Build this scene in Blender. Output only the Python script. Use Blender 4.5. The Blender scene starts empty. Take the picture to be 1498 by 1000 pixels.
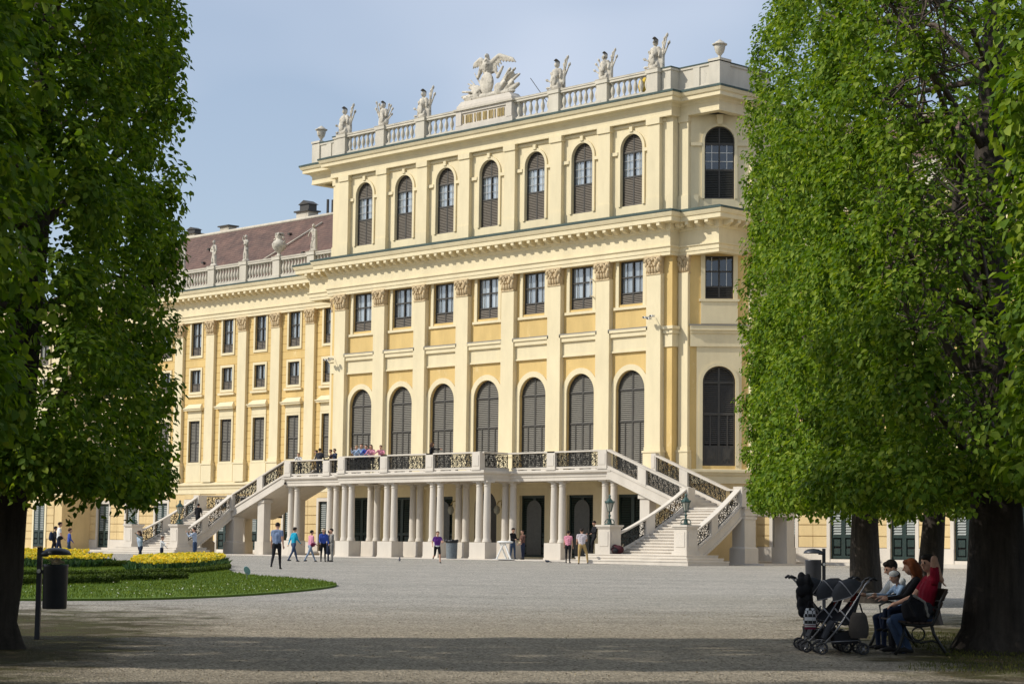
import bpy, math, random
import numpy as np
from math import sin, cos, pi, radians, sqrt, atan2
random.seed(7)
rng = np.random.default_rng(11)
SC = bpy.context.scene
COL = SC.collection

# ---------------------------------------------------------------- camera frame
CAM = (93.656, -88.220, 0.795)
FX, FY = -0.71931, 0.69469          # horizontal forward
RX, RY = 0.69469, 0.71931           # horizontal right

def W(lat, d):
    """plan position: metres right of / ahead of the photographer's standpoint"""
    return (CAM[0] + RX * lat + FX * d, CAM[1] + RY * lat + FY * d)

def gz(x, y):
    """the court falls gently away from the palace"""
    d = (x - CAM[0]) * FX + (y - CAM[1]) * FY
    return min(0.0, -0.0077 * (112 - d))

# ---------------------------------------------------------------- materials
def nodes_of(name):
    m = bpy.data.materials.new(name)
    m.use_nodes = True
    nt = m.node_tree
    return m, nt, nt.nodes['Principled BSDF']

def ramp(nt, stops):
    r = nt.nodes.new('ShaderNodeValToRGB')
    e = r.color_ramp.elements
    while len(e) < len(stops):
        e.new(0.5)
    for i, (p, c) in enumerate(stops):
        e[i].position = p
        e[i].color = (c[0], c[1], c[2], 1)
    return r

def noise(nt, scale, detail=5, vec=None, rough=0.6):
    n = nt.nodes.new('ShaderNodeTexNoise')
    n.inputs['Scale'].default_value = scale
    n.inputs['Detail'].default_value = detail
    n.inputs['Roughness'].default_value = rough
    if vec is not None:
        nt.links.new(vec, n.inputs['Vector'])
    return n

def geopos(nt):
    g = nt.nodes.new('ShaderNodeNewGeometry')
    return g

def stucco(name, col, var=0.12, rough=0.9, scale=0.9, bump=0.15, stain=None, bscale=14, stain_w=(0.6, 0.75), vstretch=0.35, streak=0.22):
    m, nt, b = nodes_of(name)
    g = geopos(nt)
    mp = nt.nodes.new('ShaderNodeMapping')
    mp.inputs['Scale'].default_value = (1, 1, vstretch)
    nt.links.new(g.outputs['Position'], mp.inputs['Vector'])
    n = noise(nt, scale, 6, mp.outputs['Vector'], 0.65)
    lo = [c * (1 - var) for c in col]
    hi = [min(1, c * (1 + var * 0.7)) for c in col]
    r = ramp(nt, [(0.3, lo), (0.7, hi)])
    nt.links.new(n.outputs['Fac'], r.inputs['Fac'])
    out = r.outputs['Color']
    if stain:
        n2 = noise(nt, 2.3, 8, mp.outputs['Vector'], 0.7)
        r2 = ramp(nt, [(stain_w[0], (0, 0, 0)), (stain_w[1], (1, 1, 1))])
        nt.links.new(n2.outputs['Fac'], r2.inputs['Fac'])
        mx = nt.nodes.new('ShaderNodeMix'); mx.data_type = 'RGBA'
        nt.links.new(r2.outputs['Color'], mx.inputs[0])
        nt.links.new(out, mx.inputs[6])
        mx.inputs[7].default_value = (*stain, 1)
        out = mx.outputs[2]
    mp3 = nt.nodes.new('ShaderNodeMapping'); mp3.inputs['Scale'].default_value = (0.6, 0.6, 0.10)
    nt.links.new(g.outputs['Position'], mp3.inputs['Vector'])
    n4 = noise(nt, 3.2, 6, mp3.outputs['Vector'], 0.75); r4 = ramp(nt, [(0.35, (0.80, 0.78, 0.75)), (0.55, (1, 1, 1))])
    nt.links.new(n4.outputs['Fac'], r4.inputs['Fac'])
    ms = nt.nodes.new('ShaderNodeMix'); ms.data_type = 'RGBA'; ms.blend_type = 'MULTIPLY'; ms.inputs[0].default_value = streak
    nt.links.new(out, ms.inputs[6]); nt.links.new(r4.outputs['Color'], ms.inputs[7]); out = ms.outputs[2]
    nt.links.new(out, b.inputs['Base Color'])
    b.inputs['Roughness'].default_value = rough
    b.inputs['Specular IOR Level'].default_value = 0.25
    if bump:
        n3 = noise(nt, bscale, 4, g.outputs['Position'])
        bp = nt.nodes.new('ShaderNodeBump')
        bp.inputs['Strength'].default_value = bump
        bp.inputs['Distance'].default_value = 0.03
        nt.links.new(n3.outputs['Fac'], bp.inputs['Height'])
        nt.links.new(bp.outputs['Normal'], b.inputs['Normal'])
    return m

def plain(name, col, rough=0.6, metal=0.0, var=0.15, scale=6, spec=0.4):
    m, nt, b = nodes_of(name)
    g = geopos(nt)
    n = noise(nt, scale, 4, g.outputs['Position'])
    r = ramp(nt, [(0.3, [c * (1 - var) for c in col]), (0.7, [min(1, c * (1 + var)) for c in col])])
    nt.links.new(n.outputs['Fac'], r.inputs['Fac'])
    nt.links.new(r.outputs['Color'], b.inputs['Base Color'])
    b.inputs['Roughness'].default_value = rough
    b.inputs['Metallic'].default_value = metal
    b.inputs['Specular IOR Level'].default_value = spec
    return m

M = {}
M['cream'] = stucco('cream_stucco', (0.735, 0.635, 0.415), 0.08, stain=(0.72, 0.58, 0.34), stain_w=(0.60, 0.85))
M['yellow'] = stucco('ochre_stucco', (0.66, 0.47, 0.19), 0.12, stain=(0.76, 0.60, 0.33), bump=0.3, bscale=9)
M['ochre'] = stucco('rusticated_ochre', (0.64, 0.485, 0.25), 0.12, bump=0.25)
def _joints():
    m = M['yellow'].copy(); m.name = 'ochre_stucco_with_joints'; nt = m.node_tree; b = nt.nodes['Principled BSDF']
    src = b.inputs['Base Color'].links[0].from_socket
    g = geopos(nt); sp = nt.nodes.new('ShaderNodeSeparateXYZ'); nt.links.new(g.outputs['Position'], sp.inputs[0])
    a = nt.nodes.new('ShaderNodeMath'); a.operation = 'MODULO'; a.inputs[1].default_value = 0.56; nt.links.new(sp.outputs[2], a.inputs[0])
    c = nt.nodes.new('ShaderNodeMath'); c.operation = 'LESS_THAN'; c.inputs[1].default_value = 0.045; nt.links.new(a.outputs[0], c.inputs[0])
    mx = nt.nodes.new('ShaderNodeMix'); mx.data_type = 'RGBA'; mx.blend_type = 'MULTIPLY'
    nt.links.new(c.outputs[0], mx.inputs[0]); nt.links.new(src, mx.inputs[6]); mx.inputs[7].default_value = (0.66, 0.58, 0.46, 1)
    nt.links.new(mx.outputs[2], b.inputs['Base Color']); return m
M['yellowj'] = _joints()
M['stone'] = stucco('pale_limestone', (0.61, 0.555, 0.475), 0.10, stain=(0.50, 0.46, 0.41), stain_w=(0.58, 0.8))
M['oldstone'] = stucco('weathered_sandstone', (0.54, 0.49, 0.40), 0.2, stain=(0.24, 0.22, 0.18), stain_w=(0.58, 0.72), bump=0.4)
M['baluster'] = stucco('baluster_stone', (0.60, 0.55, 0.45), 0.14, stain=(0.30, 0.27, 0.22), stain_w=(0.62, 0.78))
M['statue'] = stucco('statue_stone', (0.58, 0.53, 0.44), 0.28, scale=2.5, stain=(0.13, 0.115, 0.09), stain_w=(0.52, 0.64), bump=0.8, bscale=8, vstretch=1)
M['capital'] = stucco('capital_stone', (0.58, 0.45, 0.27), 0.25, scale=5, stain=(0.30, 0.22, 0.13), bump=0.5, vstretch=1)
M['copper'] = stucco('green_copper_flashing', (0.055, 0.085, 0.075), 0.3, rough=0.6, stain=(0.16, 0.24, 0.21))
M['lead'] = stucco('grey_lead_flashing', (0.25, 0.24, 0.22), 0.2, rough=0.6)
M['frame'] = plain('dark_window_frame', (0.055, 0.05, 0.042), 0.5)
M['brown'] = plain('brown_louvres', (0.15, 0.125, 0.095), 0.6)
M['greyshut'] = plain('grey_green_louvres', (0.145, 0.132, 0.105), 0.6)
M['darkshut'] = plain('dark_louvre_backing', (0.045, 0.045, 0.038), 0.7)
M['greendoor'] = plain('dark_green_paint', (0.018, 0.034, 0.030), 0.4)
M['greenslat'] = plain('worn_green_slats', (0.22, 0.24, 0.22), 0.5)
M['dark'] = plain('unlit_interior', (0.012, 0.011, 0.010), 0.9)
def _curt():
    m, nt, b = nodes_of('white_curtain')
    oi = nt.nodes.new('ShaderNodeObjectInfo'); r = ramp(nt, [(0.0, (0.42,0.43,0.44)), (0.35, (0.68,0.68,0.67)), (1.0, (0.85,0.85,0.84))])
    nt.links.new(oi.outputs['Random'], r.inputs['Fac']); nt.links.new(r.outputs['Color'], b.inputs['Base Color']); b.inputs['Roughness'].default_value = 0.9
    return m
M['curtain'] = _curt()
M['iron'] = plain('black_wrought_iron', (0.022, 0.022, 0.020), 0.45, 0.3)
M['irontint'] = plain('wall_tinted_wrought_iron', (0.20, 0.13, 0.05), 0.45, 0.3)  # tint stands in for the lit cream wall seen through the scrollwork
M['patina'] = plain('verdigris_lamp_iron', (0.035, 0.075, 0.065), 0.5, 0.2)
M['gold'] = plain('gilt_bronze', (0.42, 0.31, 0.12), 0.5, 0.3)
M['plastic_black'] = plain('black_plastic', (0.015, 0.015, 0.016), 0.45)
M['binblue'] = plain('dark_grey_bin_paint', (0.028, 0.030, 0.036), 0.42)
M['bark'] = stucco('lime_bark', (0.046, 0.037, 0.029), 0.55, scale=7, bump=1.0, bscale=12, vstretch=0.15)
M['twig'] = plain('twig_bark', (0.10, 0.075, 0.058), 0.9)
M['bar'] = plain('grey_glazing_paint', (0.36,0.36,0.35), 0.6)
M['darkstat'] = stucco('blackened_stone', (0.10, 0.09, 0.075), 0.3, scale=4)
M['chrome'] = plain('brushed_metal', (0.20, 0.20, 0.21), 0.4, 0.7)
M['rubber'] = plain('rubber_tyre', (0.03, 0.03, 0.032), 0.8)
M['white'] = plain('white_paint', (0.75, 0.74, 0.70), 0.5, var=0.04)
M['redroof'] = None

def glassmat():
    m = bpy.data.materials.new('window_glass'); m.use_nodes = True
    nt = m.node_tree
    for n in list(nt.nodes):
        if n.type == 'BSDF_PRINCIPLED':
            nt.nodes.remove(n)
    out = [n for n in nt.nodes if n.type == 'OUTPUT_MATERIAL'][0]
    tr = nt.nodes.new('ShaderNodeBsdfTransparent'); tr.inputs[0].default_value = (0.80, 0.84, 0.86, 1)
    gl = nt.nodes.new('ShaderNodeBsdfGlossy'); gl.inputs['Roughness'].default_value = 0.06
    gl.inputs[0].default_value = (0.9, 0.95, 1, 1)
    lw = nt.nodes.new('ShaderNodeLayerWeight'); lw.inputs[0].default_value = 0.5
    fr = nt.nodes.new('ShaderNodeMapRange'); fr.inputs[1].default_value = 0.0; fr.inputs[2].default_value = 1.0; fr.inputs[3].default_value = 0.10; fr.inputs[4].default_value = 0.45
    nt.links.new(lw.outputs['Facing'], fr.inputs[0])
    mx = nt.nodes.new('ShaderNodeMixShader')
    nt.links.new(fr.outputs[0], mx.inputs[0]); nt.links.new(tr.outputs[0], mx.inputs[1]); nt.links.new(gl.outputs[0], mx.inputs[2])
    nt.links.new(mx.outputs[0], out.inputs['Surface'])
    return m
M['glass'] = glassmat()
M['doorgrey'] = plain('dusty_door_glass', (0.07,0.072,0.068), 0.3)
M['doorglass'] = plain('dark_door_glass', (0.03,0.03,0.028), 0.15)

def rooftiles():
    m, nt, b = nodes_of('plain_clay_roof_tiles')
    g = geopos(nt)
    sep = nt.nodes.new('ShaderNodeSeparateXYZ'); nt.links.new(g.outputs['Position'], sep.inputs[0])
    cmb = nt.nodes.new('ShaderNodeCombineXYZ')
    nt.links.new(sep.outputs[0], cmb.inputs[0]); nt.links.new(sep.outputs[2], cmb.inputs[1])
    br = nt.nodes.new('ShaderNodeTexBrick')
    br.inputs['Scale'].default_value = 1.0
    br.inputs['Brick Width'].default_value = 0.22
    br.inputs['Row Height'].default_value = 0.20
    br.inputs['Mortar Size'].default_value = 0.02
    br.inputs['Color1'].default_value = (0.125, 0.07, 0.052, 1)
    br.inputs['Color2'].default_value = (0.18, 0.11, 0.08, 1)
    br.inputs['Mortar'].default_value = (0.055, 0.032, 0.028, 1)
    nt.links.new(cmb.outputs[0], br.inputs['Vector'])
    n = noise(nt, 0.8, 5, g.outputs['Position'])
    r = ramp(nt, [(0.3, (0.6, 0.6, 0.62)), (0.7, (1.3, 1.22, 1.18))])
    nt.links.new(n.outputs['Fac'], r.inputs['Fac'])
    mx = nt.nodes.new('ShaderNodeMix'); mx.data_type = 'RGBA'; mx.blend_type = 'MULTIPLY'
    mx.inputs[0].default_value = 1
    nt.links.new(br.outputs['Color'], mx.inputs[6]); nt.links.new(r.outputs['Color'], mx.inputs[7])
    nt.links.new(mx.outputs[2], b.inputs['Base Color'])
    b.inputs['Roughness'].default_value = 0.85
    return m
M['redroof'] = rooftiles()

def ground_mat():
    m, nt, b = nodes_of('court_gravel')
    g = geopos(nt)
    big = noise(nt, 0.12, 5, g.outputs['Position'])
    mid = noise(nt, 1.3, 6, g.outputs['Position'], 0.7)
    fine = noise(nt, 22, 6, g.outputs['Position'], 0.8)
    vor = nt.nodes.new('ShaderNodeTexVoronoi'); vor.inputs['Scale'].default_value = 34
    nt.links.new(g.outputs['Position'], vor.inputs['Vector'])
    r1 = ramp(nt, [(0.22, (0.20, 0.19, 0.17)), (0.5, (0.55, 0.53, 0.485)), (0.78, (0.82, 0.795, 0.74))])
    nt.links.new(fine.outputs['Fac'], r1.inputs['Fac'])
    r2 = ramp(nt, [(0.2, (0.72, 0.71, 0.69)), (0.8, (1.1, 1.08, 1.05))])
    nt.links.new(mid.outputs['Fac'], r2.inputs['Fac'])
    m1 = nt.nodes.new('ShaderNodeMix'); m1.data_type = 'RGBA'; m1.blend_type = 'MULTIPLY'; m1.inputs[0].default_value = 1
    nt.links.new(r1.outputs['Color'], m1.inputs[6]); nt.links.new(r2.outputs['Color'], m1.inputs[7])
    # single pebbles
    wn = nt.nodes.new('ShaderNodeSeparateColor'); nt.links.new(vor.outputs['Color'], wn.inputs[0])
    r3 = ramp(nt, [(0.0, (0.34, 0.33, 0.31)), (0.45, (0.95, 0.94, 0.92)), (1.0, (1.45, 1.43, 1.4))])
    nt.links.new(wn.outputs[0], r3.inputs['Fac'])
    m2 = nt.nodes.new('ShaderNodeMix'); m2.data_type = 'RGBA'; m2.blend_type = 'MULTIPLY'; m2.inputs[0].default_value = 1.0
    nt.links.new(m1.outputs[2], m2.inputs[6]); nt.links.new(r3.outputs['Color'], m2.inputs[7])
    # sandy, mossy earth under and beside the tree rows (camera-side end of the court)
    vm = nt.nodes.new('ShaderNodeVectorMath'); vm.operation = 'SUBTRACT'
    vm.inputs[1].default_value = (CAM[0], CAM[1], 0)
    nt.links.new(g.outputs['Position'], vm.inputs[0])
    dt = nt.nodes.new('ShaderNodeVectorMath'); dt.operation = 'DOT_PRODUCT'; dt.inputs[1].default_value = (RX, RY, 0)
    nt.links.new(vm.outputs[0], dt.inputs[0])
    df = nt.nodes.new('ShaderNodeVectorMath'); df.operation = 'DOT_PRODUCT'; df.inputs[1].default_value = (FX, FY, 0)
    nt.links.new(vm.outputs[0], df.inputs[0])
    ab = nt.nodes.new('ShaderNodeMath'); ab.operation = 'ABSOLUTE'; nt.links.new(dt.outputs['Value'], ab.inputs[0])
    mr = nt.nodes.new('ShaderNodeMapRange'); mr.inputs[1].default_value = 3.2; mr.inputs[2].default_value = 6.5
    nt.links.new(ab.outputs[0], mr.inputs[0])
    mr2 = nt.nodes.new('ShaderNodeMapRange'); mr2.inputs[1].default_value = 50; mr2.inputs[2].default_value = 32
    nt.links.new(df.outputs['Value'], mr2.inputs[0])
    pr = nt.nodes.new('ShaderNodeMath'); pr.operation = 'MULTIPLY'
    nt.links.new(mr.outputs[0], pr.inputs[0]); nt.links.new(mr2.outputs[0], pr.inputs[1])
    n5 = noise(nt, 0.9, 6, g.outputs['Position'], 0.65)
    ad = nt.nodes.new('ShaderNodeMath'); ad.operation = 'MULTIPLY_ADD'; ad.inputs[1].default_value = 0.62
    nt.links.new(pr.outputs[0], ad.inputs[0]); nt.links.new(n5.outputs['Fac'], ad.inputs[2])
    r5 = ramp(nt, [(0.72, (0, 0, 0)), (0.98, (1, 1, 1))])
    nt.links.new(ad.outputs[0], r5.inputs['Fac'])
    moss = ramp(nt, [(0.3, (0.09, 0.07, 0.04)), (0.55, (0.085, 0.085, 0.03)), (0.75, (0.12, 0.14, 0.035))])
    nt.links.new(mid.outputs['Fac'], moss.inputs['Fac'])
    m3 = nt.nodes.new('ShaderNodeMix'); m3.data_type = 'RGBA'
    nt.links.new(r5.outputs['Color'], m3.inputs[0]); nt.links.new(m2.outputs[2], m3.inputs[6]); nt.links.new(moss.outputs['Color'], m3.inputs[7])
    # raked and trodden bands lying across the court
    sc1 = nt.nodes.new('ShaderNodeMath'); sc1.operation = 'MULTIPLY'; sc1.inputs[1].default_value = 0.06; nt.links.new(dt.outputs['Value'], sc1.inputs[0])
    sc2 = nt.nodes.new('ShaderNodeMath'); sc2.operation = 'MULTIPLY'; sc2.inputs[1].default_value = 0.38; nt.links.new(df.outputs['Value'], sc2.inputs[0])
    cx_ = nt.nodes.new('ShaderNodeCombineXYZ'); nt.links.new(sc1.outputs[0], cx_.inputs[0]); nt.links.new(sc2.outputs[0], cx_.inputs[1])
    nb_ = noise(nt, 1.0, 5, cx_.outputs[0], 0.6); rb_ = ramp(nt, [(0.3, (0.86, 0.855, 0.85)), (0.5, (1.0, 0.99, 0.98)), (0.7, (1.10, 1.09, 1.08))]); nt.links.new(nb_.outputs['Fac'], rb_.inputs['Fac'])
    mb_ = nt.nodes.new('ShaderNodeMix'); mb_.data_type = 'RGBA'; mb_.blend_type = 'MULTIPLY'; mb_.inputs[0].default_value = 1
    nt.links.new(m3.outputs[2], mb_.inputs[6]); nt.links.new(rb_.outputs['Color'], mb_.inputs[7])
    # warm sandy tone in the nearer part of the court
    mr4 = nt.nodes.new('ShaderNodeMapRange'); mr4.inputs[1].default_value = 48; mr4.inputs[2].default_value = 33
    nt.links.new(df.outputs['Value'], mr4.inputs[0])
    m4 = nt.nodes.new('ShaderNodeMix'); m4.data_type = 'RGBA'; m4.blend_type = 'MULTIPLY'
    nt.links.new(mr4.outputs[0], m4.inputs[0]); nt.links.new(mb_.outputs[2], m4.inputs[6])
    m4.inputs[7].default_value = (0.86, 0.78, 0.66, 1)
    nt.links.new(m4.outputs[2], b.inputs['Base Color'])
    b.inputs['Roughness'].default_value = 0.95
    b.inputs['Specular IOR Level'].default_value = 0.2
    ma = nt.nodes.new('ShaderNodeMath'); ma.operation = 'ADD'
    nt.links.new(fine.outputs['Fac'], ma.inputs[0]); nt.links.new(vor.outputs['Distance'], ma.inputs[1])
    ma2 = nt.nodes.new('ShaderNodeMath'); ma2.operation = 'MULTIPLY_ADD'; ma2.inputs[1].default_value = 1.5
    nt.links.new(mid.outputs['Fac'], ma2.inputs[0]); nt.links.new(ma.outputs[0], ma2.inputs[2])
    bp = nt.nodes.new('ShaderNodeBump'); bp.inputs['Strength'].default_value = 1.0; bp.inputs['Distance'].default_value = 0.05
    nt.links.new(ma2.outputs[0], bp.inputs['Height']); nt.links.new(bp.outputs['Normal'], b.inputs['Normal'])
    return m
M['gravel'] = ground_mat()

def leafmat(name, dark, mid, light, trans=0.35):
    m = bpy.data.materials.new(name); m.use_nodes = True
    nt = m.node_tree
    b = nt.nodes['Principled BSDF']
    out = [n for n in nt.nodes if n.type == 'OUTPUT_MATERIAL'][0]
    g = geopos(nt)
    r = ramp(nt, [(0.0, dark), (0.5, mid), (1.0, light)])
    nt.links.new(g.outputs['Random Per Island'], r.inputs['Fac'])
    n = noise(nt, 2.0, 4, g.outputs['Position'], 0.7)
    r2 = ramp(nt, [(0.3, (0.55, 0.66, 0.62)), (0.7, (1.32, 1.2, 0.9))])
    nt.links.new(n.outputs['Fac'], r2.inputs['Fac'])
    mx = nt.nodes.new('ShaderNodeMix'); mx.data_type = 'RGBA'; mx.blend_type = 'MULTIPLY'; mx.inputs[0].default_value = 1
    nt.links.new(r.outputs['Color'], mx.inputs[6]); nt.links.new(r2.outputs['Color'], mx.inputs[7])
    nt.links.new(mx.outputs[2], b.inputs['Base Color'])
    b.inputs['Roughness'].default_value = 0.6
    b.inputs['Specular IOR Level'].default_value = 0.14
    t = nt.nodes.new('ShaderNodeBsdfTranslucent')
    m2 = nt.nodes.new('ShaderNodeMix'); m2.data_type = 'RGBA'; m2.blend_type = 'MULTIPLY'; m2.inputs[0].default_value = 1
    nt.links.new(mx.outputs[2], m2.inputs[6]); m2.inputs[7].default_value = (1.45, 1.5, 0.45, 1)
    nt.links.new(m2.outputs[2], t.inputs['Color'])
    ms = nt.nodes.new('ShaderNodeMixShader'); ms.inputs[0].default_value = trans
    nt.links.new(b.outputs[0], ms.inputs[1]); nt.links.new(t.outputs[0], ms.inputs[2])
    nt.links.new(ms.outputs[0], out.inputs['Surface'])
    return m
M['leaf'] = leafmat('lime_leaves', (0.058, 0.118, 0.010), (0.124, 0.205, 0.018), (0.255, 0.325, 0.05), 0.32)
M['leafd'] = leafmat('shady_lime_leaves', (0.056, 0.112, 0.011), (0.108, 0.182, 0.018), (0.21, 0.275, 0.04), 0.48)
M['grassblade'] = leafmat('grass_blades', (0.07, 0.115, 0.018), (0.12, 0.175, 0.03), (0.20, 0.25, 0.05), 0.3)
M['mossblade'] = leafmat('dull_moss_blades', (0.05, 0.06, 0.015), (0.08, 0.09, 0.02), (0.12, 0.12, 0.04), 0.2)
M['box'] = leafmat('box_hedge_leaves', (0.035, 0.055, 0.010), (0.06, 0.09, 0.014), (0.11, 0.15, 0.03), 0.2)
M['flowergreen'] = leafmat('tulip_leaves', (0.03, 0.07, 0.035), (0.05, 0.10, 0.05), (0.08, 0.14, 0.06), 0.2)
M['petal'] = leafmat('yellow_petals', (0.82, 0.60, 0.03), (0.90, 0.74, 0.10), (0.93, 0.85, 0.35), 0.2)
M['daisy'] = leafmat('daisy_petals', (0.6, 0.6, 0.55), (0.7, 0.7, 0.65), (0.8, 0.8, 0.75), 0.1)

def lawn_mat():
    m, nt, b = nodes_of('mown_lawn')
    g = geopos(nt)
    n = noise(nt, 0.5, 6, g.outputs['Position'], 0.7)
    r = ramp(nt, [(0.3, (0.07, 0.12, 0.02)), (0.7, (0.14, 0.20, 0.04))])
    nt.links.new(n.outputs['Fac'], r.inputs['Fac'])
    n2 = noise(nt, 25, 4, g.outputs['Position'], 0.8)
    r2 = ramp(nt, [(0.3, (0.55, 0.6, 0.5)), (0.7, (1.2, 1.2, 1.1))])
    nt.links.new(n2.outputs['Fac'], r2.inputs['Fac'])
    mx = nt.nodes.new('ShaderNodeMix'); mx.data_type = 'RGBA'; mx.blend_type = 'MULTIPLY'; mx.inputs[0].default_value = 1
    nt.links.new(r.outputs['Color'], mx.inputs[6]); nt.links.new(r2.outputs['Color'], mx.inputs[7])
    nt.links.new(mx.outputs[2], b.inputs['Base Color'])
    b.inputs['Roughness'].default_value = 1
    b.inputs['Specular IOR Level'].default_value = 0.1
    return m
M['lawn'] = lawn_mat()

_cl = {}
def cloth(name, col, rough=0.85):
    if name not in _cl:
        _cl[name] = plain(name, col, rough, 0, 0.18, 9, 0.2)
    return _cl[name]

# ---------------------------------------------------------------- mesh builder
class MB:
    def __init__(s, T=None):
        s.v = []; s.f = []; s.m = []; s.mi = 0; s.T = T; s.smooth = []
        s.sm = False
    def add(s, vs, fs):
        o = len(s.v)
        if s.T: vs = [s.T(*p) for p in vs]
        s.v.extend(vs)
        for f in fs:
            s.f.append([o + i for i in f]); s.m.append(s.mi); s.smooth.append(s.sm)
        return s
    def box(s, x0, x1, y0, y1, z0, z1):
        s.add([(x0,y0,z0),(x1,y0,z0),(x1,y1,z0),(x0,y1,z0),(x0,y0,z1),(x1,y0,z1),(x1,y1,z1),(x0,y1,z1)],
              [(0,3,2,1),(4,5,6,7),(0,1,5,4),(1,2,6,5),(2,3,7,6),(3,0,4,7)]); return s
    def frustum(s, cx, cy, z0, z1, a0, b0, a1, b1):
        s.add([(cx-a0,cy-b0,z0),(cx+a0,cy-b0,z0),(cx+a0,cy+b0,z0),(cx-a0,cy+b0,z0),
               (cx-a1,cy-b1,z1),(cx+a1,cy-b1,z1),(cx+a1,cy+b1,z1),(cx-a1,cy+b1,z1)],
              [(0,3,2,1),(4,5,6,7),(0,1,5,4),(1,2,6,5),(2,3,7,6),(3,0,4,7)]); return s
    def prism(s, poly, z0, z1):
        n = len(poly)
        s.add([(p[0],p[1],z0) for p in poly] + [(p[0],p[1],z1) for p in poly],
              [tuple(range(n-1,-1,-1)), tuple(range(n,2*n))] + [(i,(i+1)%n,n+(i+1)%n,n+i) for i in range(n)]); return s
    def xz(s, poly, y0, y1):
        """prism of an outline in the x-z plane between two depths"""
        n = len(poly)
        s.add([(p[0],y0,p[1]) for p in poly] + [(p[0],y1,p[1]) for p in poly],
              [tuple(range(n)), tuple(range(2*n-1,n-1,-1))] + [(i,n+i,n+(i+1)%n,(i+1)%n) for i in range(n)]); return s
    def beam(s, p0, p1, w, h0, h1):
        """sloped bar with vertical ends and sides: z of p0/p1 plus h0..h1"""
        dx, dy = p1[0]-p0[0], p1[1]-p0[1]; L = sqrt(dx*dx+dy*dy) or 1
        nx, ny = -dy/L*w/2, dx/L*w/2
        vs = []
        for p in (p0, p1):
            for sx in (-1, 1):
                for h in (h0, h1):
                    vs.append((p[0]+nx*sx, p[1]+ny*sx, p[2]+h))
        s.add(vs, [(0,1,3,2),(4,6,7,5),(0,4,5,1),(2,3,7,6),(1,5,7,3),(0,2,6,4)]); return s
    def tube(s, pts, r, n=6, r1=None, cap=True):
        pts = [np.array(p, float) for p in pts]; k = len(pts)
        rs = r if isinstance(r, (list, tuple)) else [r + (r1 - r) * i / (k - 1) if r1 is not None else r for i in range(k)]
        vs = []
        up = np.array([0.0, 0, 1])
        for i, p in enumerate(pts):
            t = pts[min(i+1,k-1)] - pts[max(i-1,0)]; t = t / (np.linalg.norm(t) + 1e-9)
            a = np.cross(t, up)
            if np.linalg.norm(a) < 0.05: a = np.cross(t, np.array([1.0,0,0]))
            a /= np.linalg.norm(a); b = np.cross(t, a)
            for j in range(n):
                q = p + rs[i] * (cos(2*pi*j/n) * a + sin(2*pi*j/n) * b)
                vs.append(tuple(q))
        fs = [(i*n+j, i*n+(j+1)%n, (i+1)*n+(j+1)%n, (i+1)*n+j) for i in range(k-1) for j in range(n)]
        if cap: fs += [tuple(range(n-1,-1,-1)), tuple((k-1)*n+j for j in range(n))]
        s.add(vs, fs); return s
    def lathe(s, prof, cx=0, cy=0, z0=0, n=16, sx=1, sy=1, rot=0):
        k = len(prof); vs = []
        for r, z in prof:
            for j in range(n):
                a = 2*pi*j/n + rot
                vs.append((cx + r*cos(a)*sx, cy + r*sin(a)*sy, z0 + z))
        fs = [(i*n+j, i*n+(j+1)%n, (i+1)*n+(j+1)%n, (i+1)*n+j) for i in range(k-1) for j in range(n)]
        fs += [tuple(range(n-1,-1,-1)), tuple((k-1)*n+j for j in range(n))]
        s.add(vs, fs); return s
    def ell(s, c, r, n=8, m=6):
        vs = [(c[0],c[1],c[2]-r[2])]
        for i in range(1, m):
            t = pi*i/m
            for j in range(n):
                a = 2*pi*j/n
                vs.append((c[0]+r[0]*sin(t)*cos(a), c[1]+r[1]*sin(t)*sin(a), c[2]-r[2]*cos(t)))
        vs.append((c[0],c[1],c[2]+r[2]))
        fs = [(0, 1+(j+1)%n, 1+j) for j in range(n)]
        for i in range(m-2):
            fs += [(1+i*n+j, 1+i*n+(j+1)%n, 1+(i+1)*n+(j+1)%n, 1+(i+1)*n+j) for j in range(n)]
        e = len(vs)-1; b = 1+(m-2)*n
        fs += [(e, b+j, b+(j+1)%n) for j in range(n)]
        s.add(vs, fs); return s
    def sweep(s, path, prof, closed_prof=True):
        """profile (outward offset, z) swept round a plan polyline; outward = right of travel"""
        k = len(path); offs = []
        for i in range(k):
            ns = []
            for a, b in ((i-1,i),(i,i+1)):
                if a < 0 or b >= k: continue
                dx, dy = path[b][0]-path[a][0], path[b][1]-path[a][1]; L = sqrt(dx*dx+dy*dy)
                ns.append((dy/L, -dx/L))
            if len(ns) == 1: offs.append(ns[0])
            else:
                bx, by = ns[0][0]+ns[1][0], ns[0][1]+ns[1][1]
                d = 1 + ns[0][0]*ns[1][0] + ns[0][1]*ns[1][1]
                offs.append((bx/max(d,0.2), by/max(d,0.2)))
        m = len(prof); vs = []
        for (x, y), (ox, oy) in zip(path, offs):
            for o, z in prof: vs.append((x+ox*o, y+oy*o, z))
        fs = []
        for i in range(k-1):
            for j in range(m if closed_prof else m-1):
                a, b = j, (j+1) % m
                fs.append((i*m+a, (i+1)*m+a, (i+1)*m+b, i*m+b))
        if closed_prof: fs += [tuple(range(m)), tuple((k-1)*m+j for j in range(m-1,-1,-1))]
        s.add(vs, fs); return s
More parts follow.
